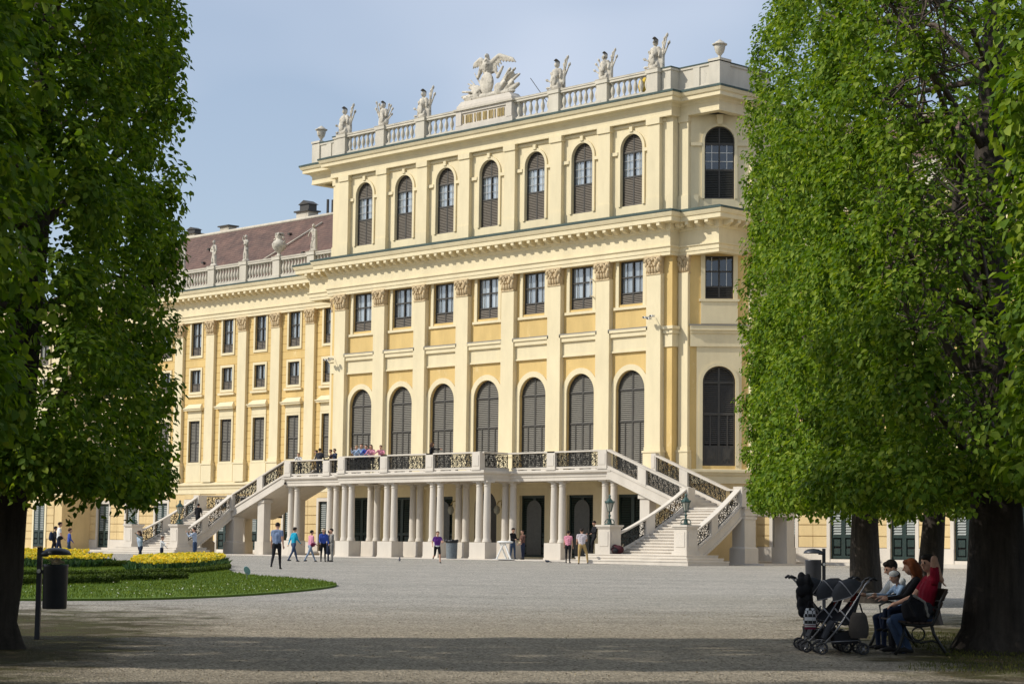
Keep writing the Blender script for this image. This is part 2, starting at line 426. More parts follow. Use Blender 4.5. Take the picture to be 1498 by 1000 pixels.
    def split(s, tol=0.06):
        """separate builders for pieces that stand clear of each other"""
        p = list(range(len(s.v)))
        def f(x):
            while p[x] != x: p[x] = p[p[x]]; x = p[x]
            return x
        for fc in s.f:
            for q in fc[1:]:
                a, b = f(fc[0]), f(q)
                if a != b: p[a] = b
        gr = {}
        for i in range(len(s.v)): gr.setdefault(f(i), []).append(i)
        ks = list(gr); A = np.array(s.v, float)
        lo = np.array([A[gr[k]].min(0)-tol for k in ks]); hi = np.array([A[gr[k]].max(0)+tol for k in ks])
        lab = list(range(len(ks)))
        def h(x):
            while lab[x] != x: x = lab[x]
            return x
        for i in range(len(ks)):
            hit = np.nonzero(np.all((lo[i] <= hi[:i]) & (lo[:i] <= hi[i]), axis=1))[0]
            for j in hit:
                a, b = h(i), h(int(j))
                if a != b: lab[a] = b
        comp = {k: h(i) for i, k in enumerate(ks)}; out = {}
        for fc, m, sm in zip(s.f, s.m, s.smooth):
            c = comp[f(fc[0])]; o = out.setdefault(c, (MB(), {}))
            o[0].f.append([o[1].setdefault(i, len(o[1])) for i in fc]); o[0].m.append(m); o[0].smooth.append(sm)
        for o, mp in out.values(): o.v = [s.v[i] for i in mp]
        return [o for o, mp in out.values()]
    def bsplit(s, name, mats, parent=None, loc=None, rz=0):
        return [c.build(name, mats, parent, loc, rz) for c in s.split()]
    def mesh(s, name, mats):
        me = bpy.data.meshes.new(name)
        me.from_pydata([tuple(map(float, v)) for v in s.v], [], s.f)
        for m in (mats if isinstance(mats, (list, tuple)) else [mats]): me.materials.append(m)
        me.polygons.foreach_set('material_index', s.m)
        me.polygons.foreach_set('use_smooth', s.smooth)
        me.update()
        return me
    def build(s, name, mats, parent=None, loc=None, rz=0):
        return link(name, s.mesh(name, mats), parent, loc, rz)

def link(name, me, parent=None, loc=None, rz=0):
    o = bpy.data.objects.new(name, me)
    COL.objects.link(o)
    if parent: o.parent = parent
    if loc: o.location = loc
    if rz: o.rotation_euler = (0, 0, rz)
    return o

def tag(o, label=None, cat=None, group=None, kind=None):
    if label: o['label'] = label
    if cat: o['category'] = cat
    if group: o['group'] = group
    if kind: o['kind'] = kind
    return o

def empty(name, loc, label, cat, group=None, rz=0):
    o = link(name, None, None, loc, rz)
    o.empty_display_size = 0.3
    return tag(o, label, cat, group)

def copy_tree(o, parent=None):
    c = o.copy(); COL.objects.link(c)
    if parent: c.parent = parent
    for ch in list(o.children): copy_tree(ch, c)
    return c

def npmesh(name, co, quads, mats, mi=None, smooth=False):
    """fast mesh from numpy arrays of vertices and quads"""
    me = bpy.data.meshes.new(name)
    nv, nf = len(co), len(quads)
    me.vertices.add(nv); me.vertices.foreach_set('co', co.astype(np.float32).ravel())
    me.loops.add(nf*4); me.loops.foreach_set('vertex_index', quads.astype(np.int32).ravel())
    me.polygons.add(nf)
    me.polygons.foreach_set('loop_start', np.arange(0, nf*4, 4, dtype=np.int32))
    me.polygons.foreach_set('loop_total', np.full(nf, 4, dtype=np.int32))
    for m in (mats if isinstance(mats, (list, tuple)) else [mats]): me.materials.append(m)
    if mi is not None: me.polygons.foreach_set('material_index', mi.astype(np.int32))
    if smooth: me.polygons.foreach_set('use_smooth', np.ones(nf, dtype=bool))
    me.update(calc_edges=True); me.validate()
    return me
# ================================================================ PALACE
# X runs along the garden front, Y into the building, Z up; the front is symmetric about X = 0
K = {1: 2.07, 2: 6.10, 3: 10.12, 4: 14.14}
BAYC = [0, 4.09, 8.11, 12.13]
YW = 0.12            # wall plane between pilasters
WY = 4.0             # wall plane of the wings
WBAY = [20.33 + 4.01 * i for i in range(8)]
WPIL = [22.36 + 4.01 * i for i in range(7)]
WEND = 50.3
palace = empty('palace', (0, 0, 0), 'long cream and ochre baroque palace with a tall arched central block behind the gravel court', 'palace')

def arc(xc, zs, r, n=14, a0=pi, a1=0.0):
    return [(xc + r*cos(a0 + (a1-a0)*i/n), zs + r*sin(a0 + (a1-a0)*i/n)) for i in range(n+1)]

def pierced(mb, x0, x1, z0, z1, xc, ops, y, d):
    """wall face from x0..x1, z0..z1 with openings (zb, zt, halfwidth, arched) and reveals going in by d"""
    z = z0
    Q = lambda a, b, c, e: mb.add([a, b, c, e], [(0, 1, 2, 3)])
    for zb, zt, hw, ar in ops:
        if zb > z: Q((x0,y,z),(x1,y,z),(x1,y,zb),(x0,y,zb))
        zs = zt - hw if ar else zt
        Q((x0,y,zb),(xc-hw,y,zb),(xc-hw,y,zs),(x0,y,zs)); Q((xc+hw,y,zb),(x1,y,zb),(x1,y,zs),(xc+hw,y,zs))
        Q((xc-hw,y,zb),(xc-hw,y+d,zb),(xc-hw,y+d,zs),(xc-hw,y,zs)); Q((xc+hw,y,zb),(xc+hw,y,zs),(xc+hw,y+d,zs),(xc+hw,y+d,zb))
        Q((xc-hw,y,zb),(xc+hw,y,zb),(xc+hw,y+d,zb),(xc-hw,y+d,zb))
        if ar:
            zt2 = zt + 0.05
            a = arc(xc, zs, hw)
            Q((x0,y,zs),(xc-hw,y,zs),(xc-hw,y,zt2),(x0,y,zt2)); Q((xc+hw,y,zs),(x1,y,zs),(x1,y,zt2),(xc+hw,y,zt2))
            for (ax, az), (bx, bz) in zip(a[:-1], a[1:]):
                Q((ax,y,az),(bx,y,bz),(bx,y,zt2),(ax,y,zt2)); Q((ax,y,az),(ax,y+d,az),(bx,y+d,bz),(bx,y,bz))
            z = zt2
        else:
            Q((xc-hw,y,zt),(xc-hw,y+d,zt),(xc+hw,y+d,zt),(xc+hw,y,zt)); z = zt
    if z < z1: Q((x0,y,z),(x1,y,z),(x1,y,z1),(x0,y,z1))

def archivolt(mb, xc, zs, r0, r1, zb, y0, y1, n=16):
    """arched surround with straight jambs down to zb"""
    a = [(xc-r0, zb)] + arc(xc, zs, r0, n) + [(xc+r0, zb)]
    b = [(xc-r1, zb)] + arc(xc, zs, r1, n) + [(xc+r1, zb)]
    for i in range(len(a)-1):
        p, q, r, t = a[i], a[i+1], b[i+1], b[i]
        mb.add([(p[0],y0,p[1]),(q[0],y0,q[1]),(r[0],y0,r[1]),(t[0],y0,t[1]),
                (p[0],y1,p[1]),(q[0],y1,q[1]),(r[0],y1,r[1]),(t[0],y1,t[1])],
               [(0,1,2,3),(3,2,6,7),(0,4,5,1),(4,7,6,5)] + ([(0,3,7,4)] if i == 0 else []))

def slats(mb, x0, x1, z0, z1, y, pitch=0.11, circ=None, depth=0.05):
    z = z0
    while z < z1 - pitch*0.4:
        a, b = x0, x1
        if circ:
            xc, zs, r = circ
            if z > zs:
                h = sqrt(max(r*r - (z+pitch*0.6-zs)**2, 0.0))
                a, b = max(a, xc-h), min(b, xc+h)
        if b - a > 0.03:
            zt = z + pitch*0.78
            mb.add([(a,y-depth,z),(b,y-depth,z),(b,y,zt),(a,y,zt),(a,y,z+0.01),(b,y,z+0.01)], [(0,1,2,3),(0,4,5,1)])
        z += pitch

def ringframe(mb, hw, zs, w, y0, y1, n=14):
    archivolt(mb, 0, zs, hw-w, hw, zs, y0, y1, n)

# ---- window types, built round x=0, y=0 (glass plane), then shared by every copy
def win_arch_shutter(hw, zb, zt, panel=0.0):
    zs = zt - hw; mid = zb + (zs-zb)*0.62
    f = MB()
    ringframe(f, hw, zs, 0.10, -0.07, 0.02)
    for x0, x1 in ((-hw,-hw+0.1),(hw-0.1,hw),(-0.06,0.06)): f.box(x0, x1, -0.07, 0.02, zb, zs)
    f.box(-0.06,0.06,-0.07,0.02,zs,zt-0.05)
    for zz in (zs+0.02, mid): f.box(-hw, hw, -0.085, 0.02, zz-0.07, zz+0.05)
    f.box(-hw, hw, -0.08, 0.02, zb, zb+0.12)
    for xx in (-hw/2-0.02, hw/2+0.02): f.box(xx-0.035, xx+0.035, -0.075, 0.02, zb+0.1, mid-0.07)
    if panel: 
        f.box(-hw+0.1, hw-0.1, -0.05, 0.02, zb+0.1, zb+panel)
        for s in (-1, 1):
            c = s*hw/2
            f.box(c-hw*0.28, c+hw*0.28, -0.08, -0.05, zb+0.28, zb+panel-0.16)
            f.box(c-hw*0.28+0.09, c+hw*0.28-0.09, -0.1, -0.08, zb+0.38, zb+panel-0.26)
    l = MB()
    slats(l, -hw+0.09, hw-0.09, (zb+panel+0.1) if panel else zb+0.14, zt-0.12, -0.01, 0.115, (0, zs, hw-0.1))
    k = MB(); k.xz([(-hw,zb),(hw,zb)] + [(x,z) for x,z in reversed(arc(0, zs, hw))], 0.02, 0.06)
    return f, l, k

def win_upper(hw, zb, zt, g0, g1, flat=False):
    zs = zt - hw
    f = MB(); ringframe(f, hw, zs, 0.07, -0.06, 0.02)
    for x0, x1 in ((-hw,-hw+0.07),(hw-0.07,hw),(-0.04,0.04)): f.box(x0, x1, -0.06, 0.02, zb, zs)
    f.box(-0.04,0.04,-0.06,0.02,zs,zt-0.03)
    for zz in (g0, g1): f.box(-hw, hw, -0.065, 0.02, zz-0.05, zz+0.05)
    f.box(-hw, hw, -0.06, 0.02, zb, zb+0.08)
    bars = MB()
    for s in (-1, 1):
        c = s*hw/2
        bars.box(c-0.015, c+0.015, -0.03, 0.0, g0, g1)
        for i in (1, 2):
            zz = g0 + (g1-g0)*i/3; bars.box(c-hw/2+0.05, c+hw/2-0.05, -0.03, 0.0, zz-0.015, zz+0.015)
    g = MB(); g.add([(-hw,0.02,g0),(hw,0.02,g0),(hw,0.02,g1),(-hw,0.02,g1)], [(0,1,2,3)])
    c = MB()
    for s in (-1, 1):
        n = 12; pts = [(s*hw*0.5 - hw*0.46 + hw*0.92*i/n, 0.07 + (0.009 if i % 2 else -0.009)) for i in range(n+1)]
        for (xa, ya), (xb, yb) in zip(pts[:-1], pts[1:]): c.add([(xa,ya,g0),(xb,yb,g0),(xb,yb,g1),(xa,ya,g1)], [(0,1,2,3)])
    l = MB(); slats(l, -hw+0.06, -0.04, zb+0.08, g0-0.05, -0.01, 0.10); slats(l, 0.04, hw-0.06, zb+0.08, g0-0.05, -0.01, 0.10)
    slats(l, -hw+0.06, hw-0.06, g1+0.05, zt-0.05, -0.01, 0.10, (0, zs, hw-0.07))
    k = MB(); k.xz([(-hw,zb),(hw,zb)] + list(reversed(arc(0, zs, hw))), 0.3, 0.34)
    k.box(-hw, hw, 0.03, 0.06, zb, g0-0.04)
    k.xz([(-hw,g1+0.04),(hw,g1+0.04)] + list(reversed(arc(0, zs, hw))), 0.03, 0.06)
    return f, bars, g, c, l, k

def win_rect(hw, zb, zt, g0, rows=2, cols=2, tall=True):
    f = MB()
    for x0, x1 in ((-hw,-hw+0.07),(hw-0.07,hw),(-0.05,0.05)): f.box(x0, x1, -0.06, 0.02, zb, zt)
    for zz in (zb+0.04, g0, zt-0.04): f.box(-hw, hw, -0.065, 0.02, zz-0.045, zz+0.045)
    for i in range(1, rows):
        zz = g0 + (zt-g0)*i/rows; f.box(-hw, hw, -0.06, 0.02, zz-0.04, zz+0.04)
    bars = MB()
    for s in (-1, 1): bars.box(s*hw*0.53-0.015, s*hw*0.53+0.015, -0.03, 0.0, g0+0.04, zt-0.08)
    g = MB(); g.add([(-hw,0.02,g0),(hw,0.02,g0),(hw,0.02,zt),(-hw,0.02,zt)], [(0,1,2,3)])
    c = MB()
    for s in (-1, 1):
        n = 12; pts = [(s*hw*0.5 - hw*0.45 + hw*0.9*i/n, 0.07 + (0.009 if i % 2 else -0.009)) for i in range(n+1)]
        for (xa, ya), (xb, yb) in zip(pts[:-1], pts[1:]): c.add([(xa,ya,g0),(xb,yb,g0),(xb,yb,zt),(xa,ya,zt)], [(0,1,2,3)])
    l = MB(); slats(l, -hw+0.06, -0.05, zb+0.08, g0-0.05, -0.01, 0.10); slats(l, 0.05, hw-0.06, zb+0.08, g0-0.05, -0.01, 0.10)
    k = MB(); k.box(-hw, hw, 0.3, 0.34, zb, zt); k.box(-hw, hw, 0.03, 0.06, zb, g0-0.04)
    return f, bars, g, c, l, k

def win_shutrect(hw, zb, zt, pair=True):
    f = MB()
    for x0, x1 in ((-hw,-hw+0.07),(hw-0.07,hw),(-0.06,0.06)): f.box(x0, x1, -0.07, 0.02, zb, zt)
    m = (zb+zt)/2 - 0.05
    for zz in (zb+0.05, m, zt-0.05): f.box(-hw, hw, -0.075, 0.02, zz-0.06, zz+0.06)
    l = MB()
    for a, b in ((-hw+0.07,-0.06),(0.06,hw-0.07)): slats(l, a, b, zb+0.12, m-0.06, -0.01, 0.11); slats(l, a, b, m+0.06, zt-0.1, -0.01, 0.11)
    k = MB(); k.box(-hw, hw, 0.02, 0.06, zb, zt)
    return f, l, k

def door_green(hw, zb, zt, frac=0.42):
    f = MB()
    for x0, x1 in ((-hw,-hw+0.12),(hw-0.12,hw),(-0.13,0.13)): f.box(x0, x1, -0.07, 0.02, zb, zt)
    m = zb + (zt-zb)*frac*0.85
    for zz in (zb+0.1, m, zt-0.08): f.box(-hw, hw, -0.072, 0.02, zz-0.08, zz+0.08)
    for s in (-1, 1):
        c = s*hw*0.52
        for za, zc in ((zb+0.25, (zb+m)/2-0.05), ((zb+m)/2+0.07, m-0.16)): f.box(c-hw*0.26, c+hw*0.26, -0.06, 0.02, za, zc)
    l = MB()
    for s in (-1, 1): 
        c = s*hw*0.52; slats(l, c-hw*0.32, c+hw*0.32, m+0.1, zt-0.16, -0.01, 0.14, None, 0.06)
    k = MB(); k.box(-hw, hw, 0.02, 0.05, zb, zt)
    return f, l, k

def meshes(tpl, names, mats):
    out = []
    for mb, n, m in zip(tpl, names, mats):
        for c in (mb.split() if out else [mb]): out.append((n, c.mesh(n, m)))
    return out
def put_window(name, ms, loc, rz=0, parent=None):
    o = link(name, ms[0][1], parent or palace, loc, rz)
    for n, me in ms[1:]: link(n, me, o)
    return o

T_ARCH = meshes(win_arch_shutter(1.13, 5.1, 11.02), ['shutter_frame','louvres','backing'], [M['frame'],M['greyshut'],M['darkshut']])
T_UP = meshes(win_upper(0.87, 20.65, 24.89, 22.37, 23.84), ['window_frame','glazing_bar','pane','curtain','louvres','backing'], [M['frame'],M['bar'],M['glass'],M['curtain'],M['brown'],M['dark']])
T_MID = meshes(win_rect(0.95, 14.87, 17.40, 15.52), ['window_frame','glazing_bar','pane','curtain','louvres','backing'], [M['frame'],M['frame'],M['glass'],M['curtain'],M['brown'],M['dark']])
T_ARCHC = meshes(win_arch_shutter(0.93, 5.45, 11.1, 1.15), ['shutter_frame','louvres','backing'], [M['frame'],M['frame'],M['dark']])
T_UPC = meshes(win_upper(0.86, 20.7, 24.93, 22.4, 23.9), ['window_frame','glazing_bar','pane','louvres','backing'], [M['frame'],M['white'],M['glass'],M['frame'],M['dark']]) if False else None
def _upc():
    f, b, g, c, l, k = win_upper(0.86, 20.7, 24.93, 22.4, 23.9)
    return meshes((f, b, g, l, k), ['window_frame','glazing_bar','pane','louvres','backing'], [M['frame'],M['white'],M['glass'],M['darkshut'],M['dark']])
T_UPC = _upc()
def _midc():
    f, b, g, c, l, k = win_rect(0.80, 14.95, 17.42, 15.65)
    return meshes((f, b, g, l, k), ['window_frame','glazing_bar','pane','louvres','backing'], [M['frame'],M['white'],M['glass'],M['frame'],M['dark']])
T_MIDC = _midc()
T_W1 = meshes(win_rect(0.66, 14.90, 17.40, 15.52, 2), ['window_frame','glazing_bar','pane','curtain','louvres','backing'], [M['frame'],M['frame'],M['glass'],M['curtain'],M['brown'],M['dark']])
T_W2 = meshes(win_rect(0.66, 12.14, 13.80, 12.75, 1), ['window_frame','glazing_bar','pane','curtain','louvres','backing'], [M['frame'],M['frame'],M['glass'],M['curtain'],M['brown'],M['dark']])
T_W3 = meshes(win_shutrect(0.70, 6.80, 9.94), ['shutter_frame','louvres','backing'], [M['frame'],M['greyshut'],M['darkshut']])
T_G = meshes(door_green(0.80, 0.32, 3.75), ['door_frame','louvres','backing'], [M['greendoor'],M['greenslat'],M['dark']])
T_GP = meshes(door_green(1.08, 0.15, 3.85), ['door_frame','louvres','backing'], [M['greendoor'],M['greendoor'],M['dark']])

def capital_mesh(w=1.1):
    b = MB(); b.sm = True
    for s in (-1, 1):
        b.ell((s*w*0.40, -0.16, 0.78), (0.21, 0.16, 0.20)); b.ell((s*w*0.40, -0.30, 0.78), (0.09, 0.07, 0.09))
        b.ell((s*w*0.20, -0.16, 0.62), (0.12, 0.12, 0.2)); b.ell((s*w*0.36, -0.12, 0.3), (0.14, 0.14, 0.26))
        b.ell((s*w*0.46, -0.18, 0.50), (0.10, 0.10, 0.14)); b.tube([(s*0.1,-0.2,0.9),(s*0.3,-0.26,0.7),(s*0.42,-0.2,0.55)],0.05,6)
    for x in (-0.2, 0.0, 0.2): b.ell((x*w, -0.15, 0.24), (0.10, 0.14, 0.26)); b.ell((x*w, -0.26, 0.44), (0.08, 0.08, 0.08))
    b.ell((0, -0.2, 0.82), (0.13, 0.1, 0.12))
    b.sm = False
    b.frustum(0, 0.02, 0.0, 0.9, w*0.46, 0.14, w*0.5, 0.16)
    b.box(-w*0.58, w*0.58, -0.27, 0.14, 0.9, 1.0); b.box(-w*0.5, w*0.5, -0.17, 0.14, -0.07, 0.02)
    return b.mesh('capital', M['capital'])
CAPM = capital_mesh()

def pilaster_mesh(w, y, zb, zt, foot=True, ped=6.5):
    """pilaster of width w, face projecting to -y, with pedestal"""
    b = MB()
    b.box(-w/2, w/2, -y, 0.05, ped, zt)
    if foot:
        b.box(-w/2-0.12, w/2+0.12, -y-0.10, 0.05, zb, ped-0.32)
        b.box(-w/2-0.16, w/2+0.16, -y-0.15, 0.05, ped-0.32, ped-0.20)
        b.box(-w/2-0.07, w/2+0.07, -y-0.07, 0.05, ped-0.20, ped+0.0)
    return b

# ---------------- central block, main storey
for s in (-1, 1):
    pass
PM = pilaster_mesh(1.1, 0.32, 5.1, 16.43).mesh('pilaster', M['cream'])
for k, x in K.items():
    for s in (-1, 1):
        o = link('pilaster', PM, palace, (s*x, YW, 0)); link('capital', CAPM, o, (0, -0.2, 16.45))
UPM = MB(); UPM.box(-0.47,0.47,-0.28,0.05,20.9,25.15); UPM.box(-0.52,0.52,-0.33,0.05,19.8,20.9); UPM.box(-0.53,0.53,-0.36,0.05,25.15,25.5)
UPMM = UPM.mesh('pilaster', M['cream'])
for k, x in K.items():
    for s in (-1, 1): link('pilaster', UPMM, palace, (s*(x-0.1 if k == 4 else x), YW, 0))

bays = [0] + [s*x for x in BAYC[1:] for s in (-1, 1)]
edges = [0] + []
def bay_limits(xc):
    a = abs(xc)
    if a < 1: return -2.07, 2.07
    i = BAYC.index(a); lo, hi = K[i], K[i+1]
    return (lo, hi) if xc > 0 else (-hi, -lo)
wall = MB(); surr = MB(); band = MB(); upw = MB(); gw = MB()
for xc in bays:
    surr = MB(); surm = MB(); suru = MB(); band = MB()
    x0, x1 = bay_limits(xc)
    if abs(abs(xc) - 12.13) < 0.1:
        x0, x1 = (x0, 15.3) if xc > 0 else (-15.3, x1)
    pierced(wall, x0, x1, 5.1, 17.6, xc, [(5.1, 11.02, 1.13, True), (14.87, 17.40, 0.95, False)], YW, 0.3)
    archivolt(surr, xc, 9.89, 1.131, 1.47, 5.1, YW-0.07, YW+0.02)
    # rectangular window surround, sill
    for s in (-1, 1): surm.box(*sorted((xc+s*0.952, xc+s*1.2)), YW-0.06, YW+0.02, 14.72, 17.47)
    surm.box(xc-1.3, xc+1.3, YW-0.12, YW+0.02, 14.56, 14.72)
    bx0, bx1 = xc-1.5, xc+1.5
    pierced(upw, x0, x1, 19.6, 25.6, xc, [(20.65, 24.89, 0.87, True)], YW, 0.3)
    archivolt(suru, xc, 24.02, 0.871, 1.05, 20.65, YW-0.09, YW+0.02)
    for s in (-1, 1): suru.box(*sorted((xc+s*1.051, xc+s*1.55)), YW-0.14, YW+0.02, 23.72, 23.92)
    suru.box(xc-0.12, xc+0.12, YW-0.16, YW, 25.0, 25.3)
    suru.box(x0+0.5, x1-0.5, YW-0.08, YW+0.02, 25.28, 25.45)
    surr.bsplit('window_surround', M['cream'], palace); surm.bsplit('window_surround', M['cream'], palace); suru.bsplit('window_surround', M['cream'], palace)
    put_window('shutter_door', T_ARCH, (xc, YW+0.24, 0)); put_window('window', T_UP, (xc, YW+0.2, 0)); w = put_window('window', T_MID, (xc, YW+0.2, 0))
    # band between the storeys
    band.mi = 0; band.box(xc-1.55, xc+1.55, YW-0.10, YW+0.02, 12.11, 12.96); band.box(xc-1.55, xc+1.55, YW-0.16, YW, 12.06, 12.16)
    band.box(xc-1.55, xc+1.55, YW-0.24, YW, 12.96, 13.22); band.box(xc-1.55, xc+1.55, YW-0.32, YW, 13.22, 13.38)
    band.mi = 1; band.box(xc-1.55, xc+1.55, YW-0.33, YW, 13.383, 13.44)
    band.bsplit('string_course', [M['cream'], M['lead']], palace)
    # ground floor behind the portico
    if abs(xc) < 1:
        pierced(gw, x0, x1, 0, 5.1, xc, [(0.1, 4.15, 1.0, True)], YW, 0.4)
    else:
        pierced(gw, x0, x1, 0, 5.1, xc, [(0.15, 3.85, 1.08, False)], YW, 0.4)
wall.bsplit('wall', M['yellow'], palace); upw.bsplit('wall', M['cream'], palace)
for s in (-1, 1):
    for k, x in K.items(): gp = MB(); gp.box(s*x-0.5, s*x+0.5, YW-0.25, YW, 0.9, 4.299); gp.box(s*x-0.6, s*x+0.6, YW-0.35, YW, 0, 0.9); gp.bsplit('portico_pier', M['cream'], palace)
gp = MB(); gp.box(-14.6, 14.6, YW-0.12, YW, 4.3, 4.5)
gw.bsplit('wall', M['cream'], palace); gp.build('ceiling_moulding', M['cream'], palace)
for xc in bays:
    if abs(xc) < 1:
        d = MB(); zs = 3.15
        d.xz([(-1.0,0.1),(1.0,0.1)] + list(reversed(arc(0, zs, 1.0))), 0.03, 0.06)
        d.mi = 1; d.xz([(-0.86,3.2)] + list(reversed([p for p in arc(0, zs, 0.9) if p[1] >= 3.2])), 0.0, 0.03) if False else None
        d.mi = 0
        ringframe(d, 1.0, zs, 0.1, -0.05, 0.03)
        for a, b in ((-1.0,-0.88),(0.88,1.0),(-0.06,0.06)): d.box(a, b, -0.05, 0.03, 0.1, zs)
        d.box(-1.0, 1.0, -0.05, 0.03, zs-0.1, zs+0.02)
        o = d.build('arched_door', [M['greendoor']], palace, (xc, YW+0.33, 0))
        g = MB(); 
        for a, b in ((-0.86,-0.08),(0.08,0.86)): g.add([(a,-0.01,0.5),(b,-0.01,0.5),(b,-0.01,zs-0.12),(a,-0.01,zs-0.12)], [(0,1,2,3)])
        pts = arc(0, zs+0.03, 0.88, 12); g.add([(x,-0.01,z) for x, z in pts], [tuple(range(len(pts)))])
        g.bsplit('pane', M['doorglass'], o)
    else:
        o = put_window('door', T_GP, (xc, YW+0.3, 0))
        if -5 < xc < 9:
            d = MB(); d.xz([(-0.62,0.3),(0.62,0.3)] + [(x,z) for x,z in reversed(arc(0, 2.95, 0.62))], -0.12, -0.075); d.build('arched_glazing', M['doorgrey'], o)
# one casement of the sixth window stands open
opn = MB(); opn.box(0,0.82,-0.02,0.02,0,0.06); opn.box(0,0.82,-0.02,0.02,1.0,1.06); opn.box(0,0.05,-0.02,0.02,0,1.06); opn.box(0.77,0.82,-0.02,0.02,0,1.06)
opn.build('open_casement', M['white'], palace, (8.11+0.88, YW+0.12, 15.5), -radians(62))

# ---------------- corner pavilions (cut corner under a square entablature)
CW = 2.95
def corner(sg):
    T = lambda x, y, z: (sg*x, y, z)
    rz = sg*pi/4
    cx, cy = 17.25, 1.95
    c45, s45 = cos(pi/4), sin(pi/4)
    L = lambda x, y, z: (sg*(cx + x*c45 - y*s45), cy + x*s45 + y*c45, z)   # chamfer frame
    h = 1.65
    A = (cx-h*c45, cy-h*s45); B = (cx+h*c45, cy+h*s45)
    for nm, mat, z0, z1 in (('wall', 'yellow', 5.1, 17.6), ('wall', 'cream', 19.6, 25.6), ('wall', 'ochre', 0, 5.1)):
        b = MB(T)
        Q = lambda p, q: b.add([(p[0],p[1],z0),(q[0],q[1],z0),(q[0],q[1],z1),(p[0],p[1],z1)], [(0,1,2,3)])
        Q((15.3,YW),(15.3,A[1])); Q((15.3,A[1]),A); Q(B,(B[0],6.0))
        if z0 < 1: Q(A, B)
        b.build(nm, M[mat], palace)
    b = MB(L); pierced(b, -h, h, 5.1, 17.6, 0, [(5.45,11.1,0.93,True),(14.95,17.42,0.80,False)], 0, 0.3); b.bsplit('wall', M['yellow'], palace)
    b = MB(L); pierced(b, -h, h, 19.6, 25.6, 0, [(20.7,24.93,0.86,True)], 0, 0.3); b.bsplit('wall', M['cream'], palace)
    b = MB(L)
    # cream field round the arch, its surround and the sill block
    b.box(-1.28,-0.932,-0.04,0.01,5.1,12.2); b.box(0.932,1.28,-0.04,0.01,5.1,12.2)
    a = arc(0, 10.17, 0.932)
    for (ax,az),(bx,bz) in zip(a[:-1],a[1:]): b.add([(ax,-0.04,az),(bx,-0.04,bz),(bx,-0.04,12.2),(ax,-0.04,12.2)],[(0,1,2,3)])
    archivolt(b, 0, 10.17, 0.933, 1.13, 5.45, -0.09, 0.0)
    b.bsplit('window_surround', M['cream'], palace); b = MB(L)
    for s in (-1,1): b.box(*sorted((s*0.802,s*1.05)), -0.07, 0.01, 14.9, 17.47)
    b.box(-1.15,1.15,-0.16,0.01,14.78,14.92); b.box(-1.05,1.05,-0.10,0.01,13.5,14.78)
    b.bsplit('window_surround', M['cream'], palace); b = MB(L)
    archivolt(b, 0, 24.07, 0.861, 1.02, 20.7, -0.08, 0.0)
    for s in (-1,1): b.box(*sorted((s*1.021,s*1.64)), -0.10, 0.01, 23.76, 23.96)
    b.box(-h,-1.2,-0.06,0.01,19.8,20.9); b.box(1.2,h,-0.06,0.01,19.8,20.9)
    b.bsplit('window_surround', M['cream'], palace); b = MB(L)
    b.box(-h-0.02,h+0.02,-0.30,0.0,13.12,13.38); b.box(-h,h,-0.2,0.0,12.96,13.12); b.box(-h,h,-0.12,0.0,12.2,12.96)
    b.bsplit('string_course', M['cream'], palace)
    b = MB(L); b.box(-h-0.04,h+0.04,-0.34,0.0,13.383,13.45); b.build('flashing', M['lead'], palace)
    b = MB(L); b.frustum(0,-0.14,25.0,25.55,0.13,0.1,0.2,0.2); b.build('bracket', M['cream'], palace)
    lx, ly, _ = L(0, 0.22, 0)
    put_window('shutter_door', T_ARCHC, (lx, ly, 0), rz)
    put_window('window', T_MIDC, (lx, ly, 0), rz); put_window('window', T_UPC, (lx, ly, 0), rz)
    # flanking pilasters in front of and round the corner
    b = MB(T); w0, w1 = 15.36, A[0]-0.02; y = A[1]-0.2
    b.box(w0,w1,y,A[1]+0.05,6.5,16.43); b.box(w0-0.08,w1+0.1,y-0.1,A[1]+0.05,5.1,6.2); b.box(w0-0.12,w1+0.14,y-0.14,A[1],6.2,6.32); b.box(w0-0.04,w1+0.05,y-0.05,A[1],6.32,6.5)
    b.box(w0,w1,y,A[1]+0.05,20.9,25.15); b.box(w0-0.05,w1+0.05,y-0.05,A[1]+0.05,19.8,20.9); b.box(w0-0.05,w1+0.05,y-0.07,A[1]+0.05,25.15,25.5)
    b.box(15.3-0.3,15.3+0.04,YW-0.02,A[1],12.2,12.96) if False else None
    b.bsplit('pilaster', M['cream'], palace)
    o = link('capital', CAPM, palace, (sg*(w0+w1)/2, y+0.16, 16.45)); o.scale = (0.72, 0.8, 1)
    b = MB(T); y0, y1 = B[1]+0.02, B[1]+0.85
    b.box(B[0]-0.05,B[0]+0.22,y0,y1,6.5,16.43); b.box(B[0]-0.05,B[0]+0.32,y0-0.08,y1+0.08,5.1,6.4); b.box(B[0]-0.05,B[0]+0.22,y0,y1,20.9,25.15); b.box(B[0]-0.05,B[0]+0.27,y0-0.05,y1+0.05,19.8,20.9)
    b.bsplit('pilaster', M['cream'], palace)
    # band round the return
    b = MB(T)
    for z0, z1, o_ in ((12.2,12.96,0.08),(12.96,13.2,0.16),(13.2,13.38,0.26)):
        b.sweep([(14.72,YW),(15.3,YW),(15.3,A[1]),(15.36,A[1])] if sg > 0 else [(14.72,YW),(15.3,YW),(15.3,A[1]),(15.36,A[1])], [(0,z0),(o_,z0),(o_,z1),(0,z1)])
    b.bsplit('string_course', M['cream'], palace)
    return A, B
corner(1); corner(-1)

